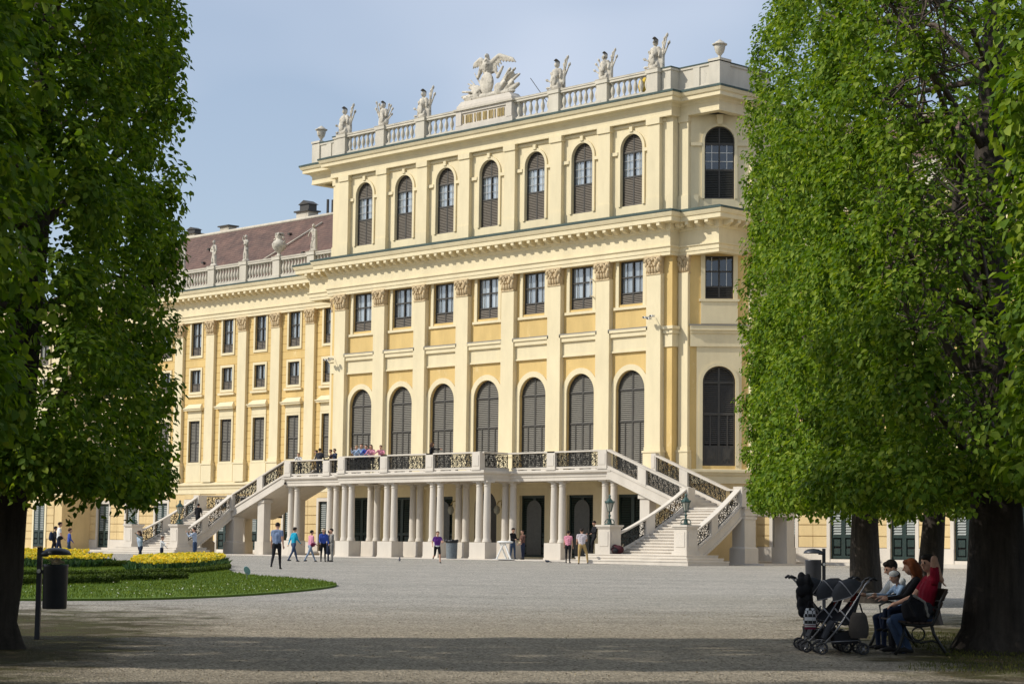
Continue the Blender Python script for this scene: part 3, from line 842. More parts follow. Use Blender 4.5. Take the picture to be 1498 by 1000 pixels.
# ---------------- entablature, cornices
EX, EY = 18.4, 0.55
PATH = [(-EX,5.2),(-EX,EY),(-15.45,EY),(-15.45,-0.24),(15.45,-0.24),(15.45,EY),(EX,EY),(EX,5.2)]
def modillions(mb, path, z0, z1, dep, w, step, off=0.0):
    for (xa,ya),(xb,yb) in zip(path[:-1], path[1:]):
        L = sqrt((xb-xa)**2+(yb-ya)**2); n = max(1, int(round(L/step)))
        if L < 0.5: continue
        tx, ty = (xb-xa)/L, (yb-ya)/L; nx, ny = ty, -tx
        for i in range(n):
            t = (i+0.5)*L/n; px, py = xa+tx*t+nx*off, ya+ty*t+ny*off
            vs = []
            for zz, dd in ((z0,dep*0.45),(z0+(z1-z0)*0.45,dep),(z1,dep)):
                for sw in (-1,1): vs.append((px+tx*sw*w/2+nx*dd, py+ty*sw*w/2+ny*dd, zz))
            for zz in (z0,z1):
                for sw in (-1,1): vs.append((px+tx*sw*w/2, py+ty*sw*w/2, zz))
            mb.add(vs, [(0,1,3,2),(2,3,5,4),(6,7,1,0),(6,0,2,4,8),(7,9,5,3,1)])
ent = MB()
ent.sweep(PATH, [(-0.5,17.42),(0,17.42),(0,17.62),(0.04,17.62),(0.04,17.84),(0.12,17.9),(0.12,17.98),(0.02,18.0),(0.0,18.78),(0.08,18.84),(0.12,18.98),(0.16,19.22),(0.72,19.24),(0.72,19.50),(0.78,19.52),(0.86,19.70),(0.86,19.76),(-0.5,19.76)])
modillions(ent, PATH, 18.92, 19.235, 0.58, 0.24, 0.70, 0.1)
ent.build('main_entablature', M['cream'], palace)
g = MB(); g.sweep(PATH, [(0.2,19.763),(0.90,19.763),(0.90,19.86),(0.2,20.06),(-0.3,20.06),(-0.3,19.763)]); g.build('copper_flashing', M['copper'], palace)
TP = [(-EX,5.2),(-EX,EY),(-15.45,EY),(-15.45,-0.18),(15.45,-0.18),(15.45,EY),(EX,EY),(EX,5.2)]
ent2 = MB(); ent2.sweep(TP, [(-0.5,25.5),(0.02,25.5),(0.02,25.62),(0.0,25.64),(0.0,26.05),(0.06,26.1),(0.14,26.22),(0.48,26.26),(0.48,26.48),(0.56,26.52),(0.64,26.68),(0.64,26.72),(-0.5,26.72)])
ent2.build('crowning_cornice', M['cream'], palace)
g = MB(); g.sweep(TP, [(-0.4,26.723),(0.68,26.723),(0.68,26.83),(0.12,27.02),(0.03,27.03),(0.03,26.97),(-0.4,26.97)]); g.build('copper_flashing', M['copper'], palace)
b = MB(); b.prism([(-EX+0.3,16),(-EX+0.3,EY+0.3),(EX-0.3,EY+0.3),(EX-0.3,16)], 26.3, 26.85); b.build('roof', M['lead'], palace)
b = MB()
for s in (-1, 1): b.add([(s*(EX-0.1),5,0),(s*(EX-0.1),16,0),(s*(EX-0.1),16,26.7),(s*(EX-0.1),5,26.7)], [(0,1,2,3)])
b.add([(-EX,16,0),(EX,16,0),(EX,16,26.7),(-EX,16,26.7)], [(0,1,2,3)])
b.bsplit('wall', M['cream'], palace)
# base band of the corner blocks
b = MB()
for sg in (-1, 1):
    pts = [(sg*15.3,YW),(sg*15.3,0.78),(sg*16.08,0.78),(sg*18.42,3.12),(sg*18.42,4.0)]
    if sg < 0: pts = pts[::-1]
    b.sweep(pts, [(0,4.45),(0.06,4.45),(0.06,4.85),(0.14,4.92),(0.2,5.05),(0.28,5.08),(0.28,5.22),(0,5.26)])
b.bsplit('string_course', M['cream'], palace)

# ---------------- balustrades
BAL = MB(); BAL.sm = True
BAL.lathe([(0.13,0),(0.13,0.06),(0.07,0.09),(0.06,0.16),(0.10,0.26),(0.135,0.40),(0.12,0.52),(0.07,0.68),(0.06,0.76),(0.09,0.80),(0.12,0.82),(0.12,0.90)], n=10)
BALM = BAL.mesh('baluster', M['baluster'])
def balustrade(x0, x1, y, z0, h, nb, parent=palace):
    """rails between two piers, with separate balusters"""
    k = MB(); k.box(x0, x1, y-0.18, y+0.18, z0, z0+0.22); o = k.build('balustrade', [M['baluster'], M['oldstone']], parent)
    k = MB(); k.box(x0, x1, y-0.21, y+0.21, z0+h-0.22, z0+h-0.08); k.box(x0, x1, y-0.25, y+0.25, z0+h-0.08, z0+h)
    k.mi = 1; k.box(x0, x1, y-0.26, y+0.26, z0+h+0.002, z0+h+0.03)
    k.build('top_rail', [M['baluster'], M['oldstone']], o)
    for i in range(nb):
        c = link('baluster', BALM, o, (x0 + (x1-x0)*(i+0.5)/nb, y, z0+0.22)); c.scale = (1, 1, (h-0.44)/0.90)
    return o
def pier(x, y, z0, h, w=0.42, d=0.30, parent=palace, mat='baluster'):
    k = MB(); k.box(x-w, x+w, y-d, y+d, z0, z0+h-0.1); k.box(x-w-0.05, x+w+0.05, y-d-0.05, y+d+0.05, z0, z0+0.22)
    k.box(x-w-0.06, x+w+0.06, y-d-0.06, y+d+0.06, z0+h-0.2, z0+h+0.03)
    k.mi = 1; k.box(x-w-0.08, x+w+0.08, y-d-0.08, y+d+0.08, z0+h+0.032, z0+h+0.07)
    return k.build('balustrade_pier', [M[mat], M['oldstone']], parent)
BZ, BH = 26.9, 1.42
for s in (-1, 1):
    for k in (2, 3, 4): pier(s*K[k], -0.12, BZ, BH)
    for a, b_ in ((2,3),(3,4)):
        balustrade(*sorted((s*(K[a]+0.42), s*(K[b_]-0.42))), -0.12, BZ, BH, 7)
    balustrade(*sorted((s*2.55, s*(K[2]-0.42))), -0.12, BZ, BH, 6)
# corner parapets: plain stone
pp = [(-EX+0.05,5.2),(-EX+0.05,EY+0.08),(-15.3,EY+0.08),(-15.3,-0.1),(-14.6,-0.1)]
prof = [(-0.35,26.9),(0.05,26.9),(0.05,27.12),(0.0,27.14),(0.0,28.15),(0.07,28.2),(0.07,28.32),(-0.35,28.32)]
for s in (-1,1):
    b = MB(); b.mi = 0; b.sweep(pp if s < 0 else [(-x,y) for x,y in reversed(pp)], prof)
    b.box(*sorted((s*(EX-0.75),s*(EX+0.05))), EY-0.02, EY+0.9, 26.9, 28.5)
    b.box(*sorted((s*(EX-0.8),s*(EX+0.1))), EY-0.07, EY+0.95, 28.38, 28.52)
    b.box(*sorted((s*16.4,s*16.9)), EY+0.02, EY+0.3, 26.93, 28.3)
    b.build('parapet', M['baluster'], palace)
cap = [(-0.38,28.323),(0.1,28.323),(0.1,28.39),(-0.38,28.39)]
for s in (-1,1): b = MB(); b.sweep(pp if s < 0 else [(-x,y) for x,y in reversed(pp)], cap); b.build('copper_flashing', M['copper'], palace)
# centre block with the inscription
b = MB(); b.box(-2.6, 2.6, -0.5, 0.5, BZ, BZ+0.35); b.box(-2.05, 2.05, -0.42, 0.45, BZ+0.35, BZ+1.2)
for s in (-1, 1): b.box(*sorted((s*2.05, s*2.55)), -0.52, 0.5, BZ+0.35, BZ+1.3)
b.box(-2.05, 2.05, -0.5, 0.45, BZ+1.12, BZ+1.3); b.mi = 1; b.box(-2.7, 2.7, -0.62, 0.55, BZ+1.3, BZ+1.42); b.mi = 0
b.box(-2.5, 2.5, -0.5, 0.45, BZ+1.42, BZ+1.62); b.frustum(0, 0, BZ+1.62, BZ+1.9, 2.5, 0.45, 2.2, 0.4)
blk = b.build('inscription_block', [M['stone'], M['oldstone']], palace)
t = MB(); x = -2.15; kk = 0
pat = 'I VI N I M V I NI M I I N A'
x = -2.15; st = 0.30
for i in range(15):
    c = -1.86 + i*0.265; z0, z1 = BZ+0.47, BZ+1.0
    k = [0,1,2,0,3,1,0,2,0,1,3,0,2,1,0][i]
    t.box(c-0.09, c-0.04, -0.47, -0.415, z0, z1)
    if k in (1, 2): t.box(c+0.05, c+0.10, -0.47, -0.415, z0, z1)
    if k == 2: t.add([(c-0.05,-0.47,z1),(c,-0.47,z1),(c+0.06,-0.47,z0),(c+0.01,-0.47,z0)], [(0,1,2,3)])
    if k == 3: t.add([(c-0.05,-0.47,z0),(c,-0.47,z0),(c+0.08,-0.47,z1),(c+0.03,-0.47,z1)], [(0,1,2,3)])
t.build('gilt_lettering', M['gold'], blk)

# ---------------- wings (left and right, mirrored)
WP = [s for s in (-1, 1)]
def wing(sg):
    T = lambda x, y, z: (sg*x, y, z)
    wl = MB(T); su = MB(T); gd = MB(T); ru = MB(T); gf = MB(T)
    x = 18.42
    lims = [18.4] + WPIL + [WEND]
    for i, xc in enumerate(WBAY):
        x0, x1 = lims[i], lims[i+1]; su = MB(T); gd = MB(T); ru = MB(T)
        pierced(wl, x0, x1, 5.2, 17.5, xc, [(6.80,9.94,0.70,False),(12.14,13.80,0.66,False),(14.90,17.40,0.66,False)], WY, 0.25)
        pierced(gf, x0, x1, 0.0, 5.2, xc, [(0.30,3.75,0.80,False)], WY, 0.3)
        put_window('shutter', T_W3, (sg*xc, WY+0.17, 0)); put_window('window', T_W2, (sg*xc, WY+0.17, 0)); put_window('window', T_W1, (sg*xc, WY+0.17, 0)); put_window('door', T_G, (sg*xc, WY+0.12, 0))
        for hw, z0, z1, t_ in ((0.70,6.8,9.94,0.17),(0.66,12.14,13.8,0.18),(0.66,14.9,17.42,0.18)):
            for s in (-1,1): su.box(*sorted((xc+s*hw, xc+s*(hw+t_))), WY-0.07, WY+0.02, z0-t_, z1+(t_ if z1 < 17 else 0))
            su.box(xc-hw-0.002, xc+hw+0.002, WY-0.068, WY+0.02, z0-t_, z0)
            if z1 < 17: su.box(xc-hw-0.002, xc+hw+0.002, WY-0.068, WY+0.02, z1, z1+t_)
        su.box(xc-1.0, xc+1.0, WY-0.16, WY, 11.74, 11.9)
        su.box(xc-0.86, xc+0.86, WY-0.05, WY, 10.13, 10.72)
        su.box(xc-1.12, xc+1.12, WY-0.30, WY, 10.72, 10.84); su.box(xc-1.17, xc+1.17, WY-0.36, WY, 10.84, 10.92)
        su.add([(xc-1.05,WY-0.30,10.92),(xc+1.05,WY-0.30,10.92),(xc+0.85,WY-0.02,11.22),(xc-0.85,WY-0.02,11.22),(xc-1.05,WY,10.92),(xc+1.05,WY,10.92)], [(0,1,2,3),(0,3,4),(1,5,2)])
        su.box(xc-0.95, xc+0.95, WY-0.06, WY, 5.3, 6.62)
        # ground floor frame and rusticated blocks
        for s in (-1,1): gd.box(*sorted((xc+s*0.80, xc+s*1.02)), WY-0.10, WY+0.02, 0.9, 3.75)
        gd.box(xc-1.02, xc+1.02, WY-0.10, WY+0.02, 3.75, 4.0)
        for s in (-1,1): gd.box(*sorted((xc+s*0.80, xc+s*1.02)), WY-0.12, WY+0.02, 0.0, 0.9)
        gd.box(xc-0.80, xc+0.80, WY-0.08, WY+0.3, 0.0, 0.3)
        for a, b_ in ((x0, xc-1.02), (xc+1.02, x1)):
            gd.box(a, b_, WY-0.11, WY+0.02, 0.0, 0.92)
            for c in range(5):
                z0 = 0.95 + c*0.62; n = 1 if c % 2 else 1
                ru.box(a+0.015, b_-0.015, WY-0.07, WY+0.01, z0, z0+0.575)
                if c == 4: pass
        ru.box(xc-1.0, xc+1.0, WY-0.05, WY+0.01, 4.03, 4.4)
        su.bsplit('window_surround', M['cream'], palace); gd.bsplit('door_surround', M['stone'], palace); ru.bsplit('rusticated_blocks', M['ochre'], palace)
    wl.bsplit('wall', M['yellowj'], palace); gf.bsplit('wall', M['ochre'], palace)
    sc = MB(T); path = [(18.6, WY), (WEND, WY)] 
    sc.sweep(path, [(0,4.42),(0.06,4.42),(0.06,4.75),(0.12,4.8),(0.16,5.0),(0.28,5.06),(0.28,5.2),(0.02,5.28),(0,5.28)]); sc.bsplit('string_course', M['cream'], palace)
    pm = pilaster_mesh(1.02, 0.22, 5.28, 16.43, True, 6.9).mesh('pilaster', M['cream'])
    for xp in WPIL + [WEND-0.6, 18.95]:
        o = link('pilaster', pm, palace, (sg*xp, WY, 0)); c = link('capital', CAPM, o, (0, -0.12, 16.45)); c.scale = (0.95, 0.9, 1)
    e = MB(T); ep = [(18.45, WY-0.2), (WEND-0.2, WY-0.2)]
    e.sweep(ep, [(-0.4,17.42),(0,17.42),(0,17.62),(0.04,17.62),(0.04,17.84),(0.12,17.9),(0.12,17.98),(0.02,18.0),(0.0,18.78),(0.08,18.84),(0.12,18.98),(0.16,19.22),(0.72,19.24),(0.72,19.50),(0.78,19.52),(0.86,19.70),(0.86,19.76),(-0.4,19.76)])
    modillions(e, ep, 18.92, 19.235, 0.58, 0.24, 0.70, 0.1)
    e.build('main_entablature', M['cream'], palace)
    e = MB(T); e.sweep(ep, [(-0.8,19.763),(0.90,19.763),(0.90,19.86),(0.2,20.0),(-0.8,20.0)]); e.build('copper_flashing', M['copper'], palace)
    yb = WY-0.05
    for i, xp in enumerate(WPIL): pier(sg*xp, yb, 20.0, 1.52, 0.40, 0.28)
    ed = [18.6] + WPIL + [WEND]
    for a, b_ in zip(ed[:-1], ed[1:]): balustrade(*sorted((sg*(a+0.40), sg*(b_-0.40))), yb, 20.0, 1.5, 9 if a > 19 else 8)
    r = MB(T); r.add([(18.2,5.0,19.9),(WEND,5.0,19.9),(WEND,12.0,26.1),(18.2,12.0,26.1),(18.2,19.0,19.9),(WEND,19.0,19.9)], [(0,1,2,3),(3,2,5,4)])
    rf = r.build('tiled_roof', M['redroof'], palace)
    rt = MB(T); rt.sm = True; rt.tube([(18.2,12.0,26.12),(WEND,12.0,26.12)], 0.14, 8); rt.build('ridge', M['oldstone'], rf)
    b = MB(T); b.add([(18.3,19,0),(WEND,19,0),(WEND,19,19.9),(18.3,19,19.9)], [(0,1,2,3)]); b.add([(18.3,WY+0.4,19.98),(WEND,WY+0.4,19.98),(WEND,5.2,19.98),(18.3,5.2,19.98)], [(0,1,2,3)])
    b.bsplit('wall', M['cream'], palace)
    # end pavilion stepping forward
    b = MB(T); P0, P1, yp = WEND, 70.0, 1.3
    b.box(P0, P1, yp, 20, 0, 4.42); b.build('end_pavilion_base', M['ochre'], palace)
    b = MB(T); b.box(P0+0.02, P1, yp+0.02, 20, 4.42, 19.8); b.build('end_pavilion', M['cream'], palace)
    b = MB(T); b.sweep([(P0,20),(P0,yp),(P1,yp)] if sg else [], [(0,4.42),(0.1,4.42),(0.14,5.0),(0.28,5.1),(0.28,5.25),(0,5.3)])
    for z in (17.5,): b.sweep([(P0,20),(P0,yp),(P1,yp)], [(0,z),(0.1,z),(0.1,z+1.4),(0.8,z+1.7),(0.9,z+2.3),(0,z+2.35)])
    b.bsplit('string_course', M['cream'], palace)
    for i in range(4):
        xc = P0 + 3.2 + i*4.2
        for tm, nm in ((T_W3,'shutter'),(T_W2,'window'),(T_W1,'window'),(T_G,'door')): put_window(nm, tm, (sg*xc, yp-0.04, 0))
        b = MB(T)
        for s in (-1,1): b.box(*sorted((xc+s*0.80, xc+s*1.05)), yp-0.12, yp, 0.0, 3.95)
        b.box(xc-1.05, xc+1.05, yp-0.13, yp, 3.75, 4.0)
        for hw, z0, z1, t_ in ((0.70,6.8,9.94,0.17),(0.66,12.14,13.8,0.18),(0.66,14.9,17.42,0.18)):
            for s in (-1,1): b.box(*sorted((xc+s*hw, xc+s*(hw+t_))), yp-0.12, yp, z0-t_, z1+t_)
            b.box(xc-hw, xc+hw, yp-0.12, yp, z0-t_, z0); b.box(xc-hw, xc+hw, yp-0.12, yp, z1, z1+t_)
        b.bsplit('window_surround', M['cream'], palace)
        b = MB(T)
        for c in range(5):
            for a, bb in ((xc-2.1+0.02, xc-1.07), (xc+1.07, xc+2.1-0.02)): b.box(a, bb, yp-0.06, yp, 0.95+c*0.62, 0.95+c*0.62+0.575)
        b.bsplit('rusticated_blocks', M['ochre'], palace)
wing(-1); wing(1)

# chimneys, pipes and the hip line on the left roof
def chimney(x, y, z0, w, d, h, hood=False):
    b = MB(); b.box(x-w, x+w, y-d, y+d, z0-1.5, z0+h*0.62); b.mi = 1; b.box(x-w-0.15, x+w+0.15, y-d-0.15, y+d+0.15, z0+h*0.62, z0+h*0.74)
    if hood:
        b.box(x-w*0.6, x+w*0.9, y-d*0.8, y+d*0.8, z0+h*0.74, z0+h*1.25)
        b.add([(x-w*0.75,y-d,z0+h*1.25),(x+w*1.05,y-d,z0+h*1.25),(x+w*1.05,y+d,z0+h*1.25),(x-w*0.75,y+d,z0+h*1.25),(x+w*0.15,y-d,z0+h*1.6),(x+w*0.15,y+d,z0+h*1.6)], [(0,1,4),(1,2,5,4),(2,3,5),(3,0,4,5)])
        for k in (-0.9,-0.7): b.tube([(x+w*k,y,z0+h*0.7),(x+w*k,y,z0+h*1.5)], 0.09, 6)
    b.build('chimney', [M['oldstone'], M['frame']], palace)
chimney(-34.0, 12.5, 26.1, 0.75, 0.5, 0.95, True)
chimney(-44.4, 12.5, 26.1, 0.6, 0.4, 0.8); chimney(-49.3, 12.5, 26.1, 0.7, 0.4, 0.6, True)
b = MB()
for x, h in ((-31.2, 1.3), (-30.6, 1.2)): b.tube([(x,12.3,25.8),(x,12.3,26.1+h)], 0.11, 6)
b.ell((-29.9,12.3,26.7),(0.35,0.35,0.4)); b.bsplit('vent_pipe', M['frame'], palace)
b = MB(); b.sm = True
b.tube([(-33.6, 6.9, 21.75), (-30.2, 11.0, 25.35)], 0.07, 5); b.build('hip_line', M['oldstone'], palace)
for i in range(14):
    t = i/13
b = MB()
for x, z in ((-47.1,23.4),(-41.8,22.9),(-33.2,24.6),(-43.3,24.3),(-28.3,22.4)):
    y = 5 + (z-19.9)*7/6.2; b.box(x-0.12, x+0.12, y-0.25, y, z, z+0.14)
b.bsplit('roof_vent', M['frame'], palace)
# ================================================================ TERRACE AND STAIRS
terr = empty('terrace', (0, -4, 0), 'pale stone balcony terrace on paired columns with two double-flight stairs against the palace front', 'terrace')
terr.location = (0, 0, 0)
def iron_panel(p0, p1, h0=0.22, h1=0.93, parent=None, gold=False, name='iron_panel', mesh_only=False):
    """scrollwork between two points lying on the deck (or slope) line"""
    b = MB(); dx, dy, dz = p1[0]-p0[0], p1[1]-p0[1], p1[2]-p0[2]; L = sqrt(dx*dx+dy*dy)
    ux, uy, uz = dx/L, dy/L, dz/L
    H = h1 - h0
    nx, ny = -uy, ux
    def bar(pts, w=0.017):
        # flat bar following a 2D line (u, v)
        vs = []
        n = len(pts)
        for i, (u, v) in enumerate(pts):
            a = pts[max(i-1,0)]; c = pts[min(i+1,n-1)]
            tu, tv = c[0]-a[0], c[1]-a[1]; l = sqrt(tu*tu+tv*tv) or 1
            ou, ov = -tv/l*w, tu/l*w
            for su, off in ((1,-0.012),(-1,-0.012),(-1,0.012),(1,0.012)):
                uu, vv = u+ou*su, v+ov*su
                vs.append((p0[0]+ux*uu+nx*off, p0[1]+uy*uu+ny*off, p0[2]+uz*uu+h0+vv))
        fs = [(i*4+j, i*4+(j+1)%4, i*4+4+(j+1)%4, i*4+4+j) for i in range(n-1) for j in range(4)]
        b.add(vs, fs)
    bar([(0,0.02),(L,0.02)], 0.02); bar([(0,H-0.02),(L,H-0.02)], 0.02)
    nc = max(1, int(round(L/0.36))); cw = L/nc
    for i in range(nc):
        cu = (i+0.5)*cw
        for row in (0, 1):
            cv = H*(0.27+0.46*row); R = min(cw, H*0.5)*0.47
            d = 1 if (i+row) % 2 else -1
            b.mi = 1 if (gold and (i+row) % 2) else 0  # tinted scrolls imitate the bright wall showing between the bars
            pts = []
            for k in range(15):
                a = d*(k/14*3.3*pi) + row*pi; rr = R*(1-0.78*k/14)
                pts.append((cu+rr*cos(a), cv+rr*sin(a)))
            bar(pts)
            for q in range(3):
                a0 = q*2.1+0.6*i; bar([(cu+R*0.9*cos(a0), cv+R*0.9*sin(a0)), (cu+R*1.25*cos(a0+0.35), cv+R*1.2*sin(a0+0.35))], 0.026)
        b.mi = 0
        bar([(i*cw,0.02),(i*cw+cw*0.12,H*0.3),(i*cw-0*cw,H*0.52),(i*cw-cw*0.1,H*0.75),(i*cw,H-0.02)] if i else [(0,0),(0,H)], 0.018)
        bar([(cu-cw*0.4,H*0.5),(cu-cw*0.1,H*0.56),(cu+cw*0.1,H*0.44),(cu+cw*0.4,H*0.5)], 0.02)
    bar([(L,0),(L,H)], 0.02)
    return b.build(name, [M['iron'], M['irontint']], parent or terr)

DZ = 5.12       # deck height
YB, YF = -4.05, -6.10
# deck slab with moulded edge
b = MB()
outl = [(-14.55,-0.25),(-14.55,YB-0.1),(-6.55,YB-0.1),(-6.55,YF-0.12),(6.55,YF-0.12),(6.55,YB-0.1),(14.55,YB-0.1),(14.55,-0.25)]
b.sweep(outl, [(-0.6,4.52),(0.0,4.52),(0.0,4.70),(0.04,4.72),(0.05,4.86),(0.12,4.92),(0.20,4.96),(0.22,5.06),(0.20,DZ),(-0.6,DZ)])
b.prism([(-14.5,-0.24),(-14.5,YB),(14.5,YB),(14.5,-0.24)], 4.62, DZ-0.004)
b.prism([(-6.5,YB-0.01),(-6.5,YF),(6.5,YF),(6.5,YB-0.01)], 4.62, DZ-0.008)
b.build('deck', M['stone'], terr)

col = MB(); col.sm = True
col.lathe([(0.27,0),(0.27,0.07),(0.245,0.09),(0.26,0.14),(0.225,0.19),(0.215,0.25),(0.218,0.9),(0.215,1.4),(0.19,3.15),(0.185,3.2),(0.21,3.22),(0.21,3.27),(0.19,3.29),(0.195,3.36),(0.27,3.44)], n=18)
col.sm = False; col.box(-0.29,0.29,-0.29,0.29,3.44,3.53)
COLM = col.mesh('column', M['stone'])
pl = MB(); pl.box(-0.66,0.66,-0.46,0.46,0.0,0.99); pl.box(-0.69,0.69,-0.49,0.49,0.0,0.14)
PLM = pl.mesh('plinth', M['stone'])
def pair(x, y):
    link('plinth', PLM, terr, (x, y, 0))
    for s in (-1, 1): link('column', COLM, terr, (x+s*0.325, y, 0.992))
for k, x in K.items():
    for s in (-1, 1):
        pair(s*x, YB+0.33)
        if k < 3: pair(s*x, YF+0.30)

def rail_pier(x, y, z, hx=0.33, hy=0.2, h=0.98, nm='railing_pier'):
    b = MB(); b.box(x-hx, x+hx, y-hy, y+hy, z, z+h); b.box(x-hx-0.04, x+hx+0.04, y-hy-0.04, y+hy+0.04, z, z+0.14); b.box(x-hx+0.09, x+hx-0.09, y-hy-0.022, y-hy, z+0.24, z+h-0.12)
    return b.build(nm, M['stone'], terr)
def rail(p0, p1, w=0.36, nm='handrail'):
    b = MB(); b.beam(p0, p1, w, 0.95, 1.03); b.beam(p0, p1, w*0.8, 0.985+0.045, 1.085)
    return b.build(nm, M['stone'], terr)
def rail_run(pts, piers, parent=None, hrail=True):
    for (a, c) in zip(pts[:-1], pts[1:]):
        b = MB(); b.beam(a, c, 0.30, 0.0, 0.16); b.build('railing_plinth', M['stone'], terr)
        iron_panel(a, c, 0.17, 0.95)
ye = YB-0.12; yf = YF-0.14
def span(xa, xb, y, hx=0.33):
    a, c = (xa+hx, y, DZ), (xb-hx, y, DZ)
    b = MB(); b.beam(a, c, 0.26, 0.06, 0.17)
    L = c[0]-a[0]
    for t in (0.12, 0.5, 0.88): b.box(a[0]+L*t-0.18, a[0]+L*t+0.18, y-0.12, y+0.12, DZ, DZ+0.07)
    b.build('railing_plinth', M['stone'], terr); iron_panel(a, c, 0.18, 0.95)
    b = MB(); b.box(xa-0.3, xb+0.3, y-0.19, y+0.19, DZ+0.982, DZ+1.06); b.bsplit('handrail', M['stone'], terr)
for x in (-K[4], -K[3]): rail_pier(x, ye, DZ)
for x in (K[4], K[3]): rail_pier(x, ye, DZ)
for x in (-K[2], -K[1], K[1], K[2]): rail_pier(x, yf, DZ)
span(-K[4], -K[3], ye); span(K[3], K[4], ye)
span(-K[3], -6.5, ye); span(6.5, K[3], ye)
span(-K[2], -K[1], yf); span(-K[1], K[1], yf); span(K[1], K[2], yf)
for s in (-1, 1):
    x = s*(K[2]+0.28)
    iron_panel((x, yf+0.2, DZ), (x, ye, DZ), 0.18, 0.95)
    b = MB(); b.beam((x,yf,DZ),(x,ye+0.19,DZ),0.38,0.983,1.061); b.beam((x,yf+0.2,DZ),(x,ye,DZ),0.26,0.0,0.17); b.bsplit('handrail', M['stone'], terr)

# ---- stairs: upper flight runs outwards along the front, lower flight turns towards the court
XA, XB, ZL = 20.25, 24.0, 2.95
YI = -0.75
def stair(sg):
    S = lambda x, y, z: (sg*x, y, z)
    # upper flight
    b = MB(S); b.beam((14.55,(YB+YI)/2,DZ),(XA,(YB+YI)/2,ZL),(YI-YB)+0.1,-0.55,-0.16); up = b.build('upper_flight', M['stone'], terr)
    n = 14
    for i in range(n):
        st = MB(S); x0 = 14.6+(XA-14.6)*i/n; x1 = 14.6+(XA-14.6)*(i+1)/n; z = DZ-(DZ-ZL)*(i+1)/(n+0)
        st.box(x0, x1+0.03, YB+0.1, YI-0.1, z-0.12, z+0.02); st.build('step', M['stone'], up)
    # stringers and balustrades along both sides
    for y, x0 in ((YB-0.12, 14.47), (YI, 14.75)):
        m1 = 16.95 if y < -2 else 16.95
        f = lambda x: ZL + (DZ-ZL)*(XA-x)/(XA-14.5)
        b = MB(S); b.beam((x0,y,f(x0)),(XA,y,ZL),0.3,-0.5,0.18); b.beam((x0,y,f(x0)),(XA,y,ZL),0.42,0.02,0.09); b.beam((x0,y,f(x0)),(XA,y,ZL),0.40,-0.52,-0.38); b.bsplit('stringer', M['stone'], terr)
        b = MB(S); b.beam((x0,y,f(x0)),(XA,y,ZL),0.36,0.98,1.07); b.bsplit('handrail', M['stone'], terr)
        b = MB(S); xm = 17.1; b.beam((xm-0.3,y,f(xm-0.3)),(xm+0.3,y,f(xm+0.3)),0.36,0.1,0.99); b.build('railing_pier', M['stone'], terr)
        for a, c in ((x0+0.35, xm-0.3), (xm+0.3, XA-0.25)):
            iron_panel(S(a,y,f(a)), S(c,y,f(c)), 0.18, 0.97)
    rail_pier(sg*14.85, YI, DZ-0.1, 0.18, 0.17, 1.08)
    # supports
    b = MB(S); b.box(16.8,17.5,YB-0.1,YB+0.45,0,3.75); b.frustum(17.15,YB+0.18,0,0.9,0.46,0.38,0.46,0.38); b.box(16.72,17.58,YB-0.18,YB+0.53,3.45,3.65)
    b.box(16.8,17.5,YI-0.5,YI+0.05,0,3.75); b.bsplit('stair_pier', M['stone'], terr)
    # landing
    b = MB(S); b.box(XA-0.2, XB+0.32, YB-0.25, -0.1, ZL-0.42, ZL); b.box(XA-0.2, XB+0.40, YB-0.3, -0.1, ZL-0.10, ZL-0.03); b.box(XA-0.2, XB+0.36, YB-0.28, -0.1, ZL-0.44, ZL-0.32)
    b.build('landing', M['stone'], terr)
    for (x, y, hx, hy) in ((XA+0.1, YB-0.05, 0.45, 0.4), (XB-0.12, YB-0.0, 0.42, 0.45)):
        b = MB(S); b.box(x-hx,x+hx,y-hy+0.2,y+hy+0.2,0.9,ZL-0.42); b.box(x-hx-0.1,x+hx+0.1,y-hy+0.1,y+hy+0.3,0,0.8); b.frustum(x,y+0.2,0.8,0.9,hx+0.1,hy+0.1,hx,hy); b.box(x-hx-0.05,x+hx+0.05,y-hy+0.15,y+hy+0.25,ZL-0.62,ZL-0.5)
        b.bsplit('stair_pier', M['stone'], terr)
    b = MB(S); b.box(XB-0.6,XB+0.25,-0.75,-0.12,0.9,ZL-0.42); b.box(XB-0.7,XB+0.35,-0.85,-0.1,0,0.9); b.bsplit('stair_pier', M['stone'], terr)
    # landing balustrades: outer side and back
    rail_pier(sg*XA, YB-0.12, ZL, 0.30, 0.28, 1.06); rail_pier(sg*XB, YB-0.12, ZL, 0.30, 0.34, 1.06); rail_pier(sg*XB, -0.35, ZL, 0.26, 0.26, 1.06)
    iron_panel((sg*XB, YB+0.25, ZL), (sg*XB, -0.6, ZL), 0.17, 0.97); iron_panel((sg*(XA+0.1), YI, ZL), (sg*(XB-0.3), YI, ZL), 0.17, 0.97)
    b = MB(S); b.beam((XB,YB,ZL),(XB,-0.3,ZL),0.36,0.99,1.07); b.beam((XB,YB,ZL),(XB,-0.3,ZL),0.28,0,0.16); b.beam((XA,YI,ZL),(XB,YI,ZL),0.34,0.985,1.065); b.beam((XA,YI,ZL),(XB,YI,ZL),0.28,0,0.162); b.bsplit('handrail', M['stone'], terr)
    # lower flight
    ZB = 0.45; Y0, Y1 = YB-0.25, -8.9; n = 16
    xl = lambda t: XA + 0.15 + (19.55-XA-0.15)*t**1.3
    xr = lambda t: XB - 0.15 + (24.3-XB+0.15)*t
    b = MB(S)
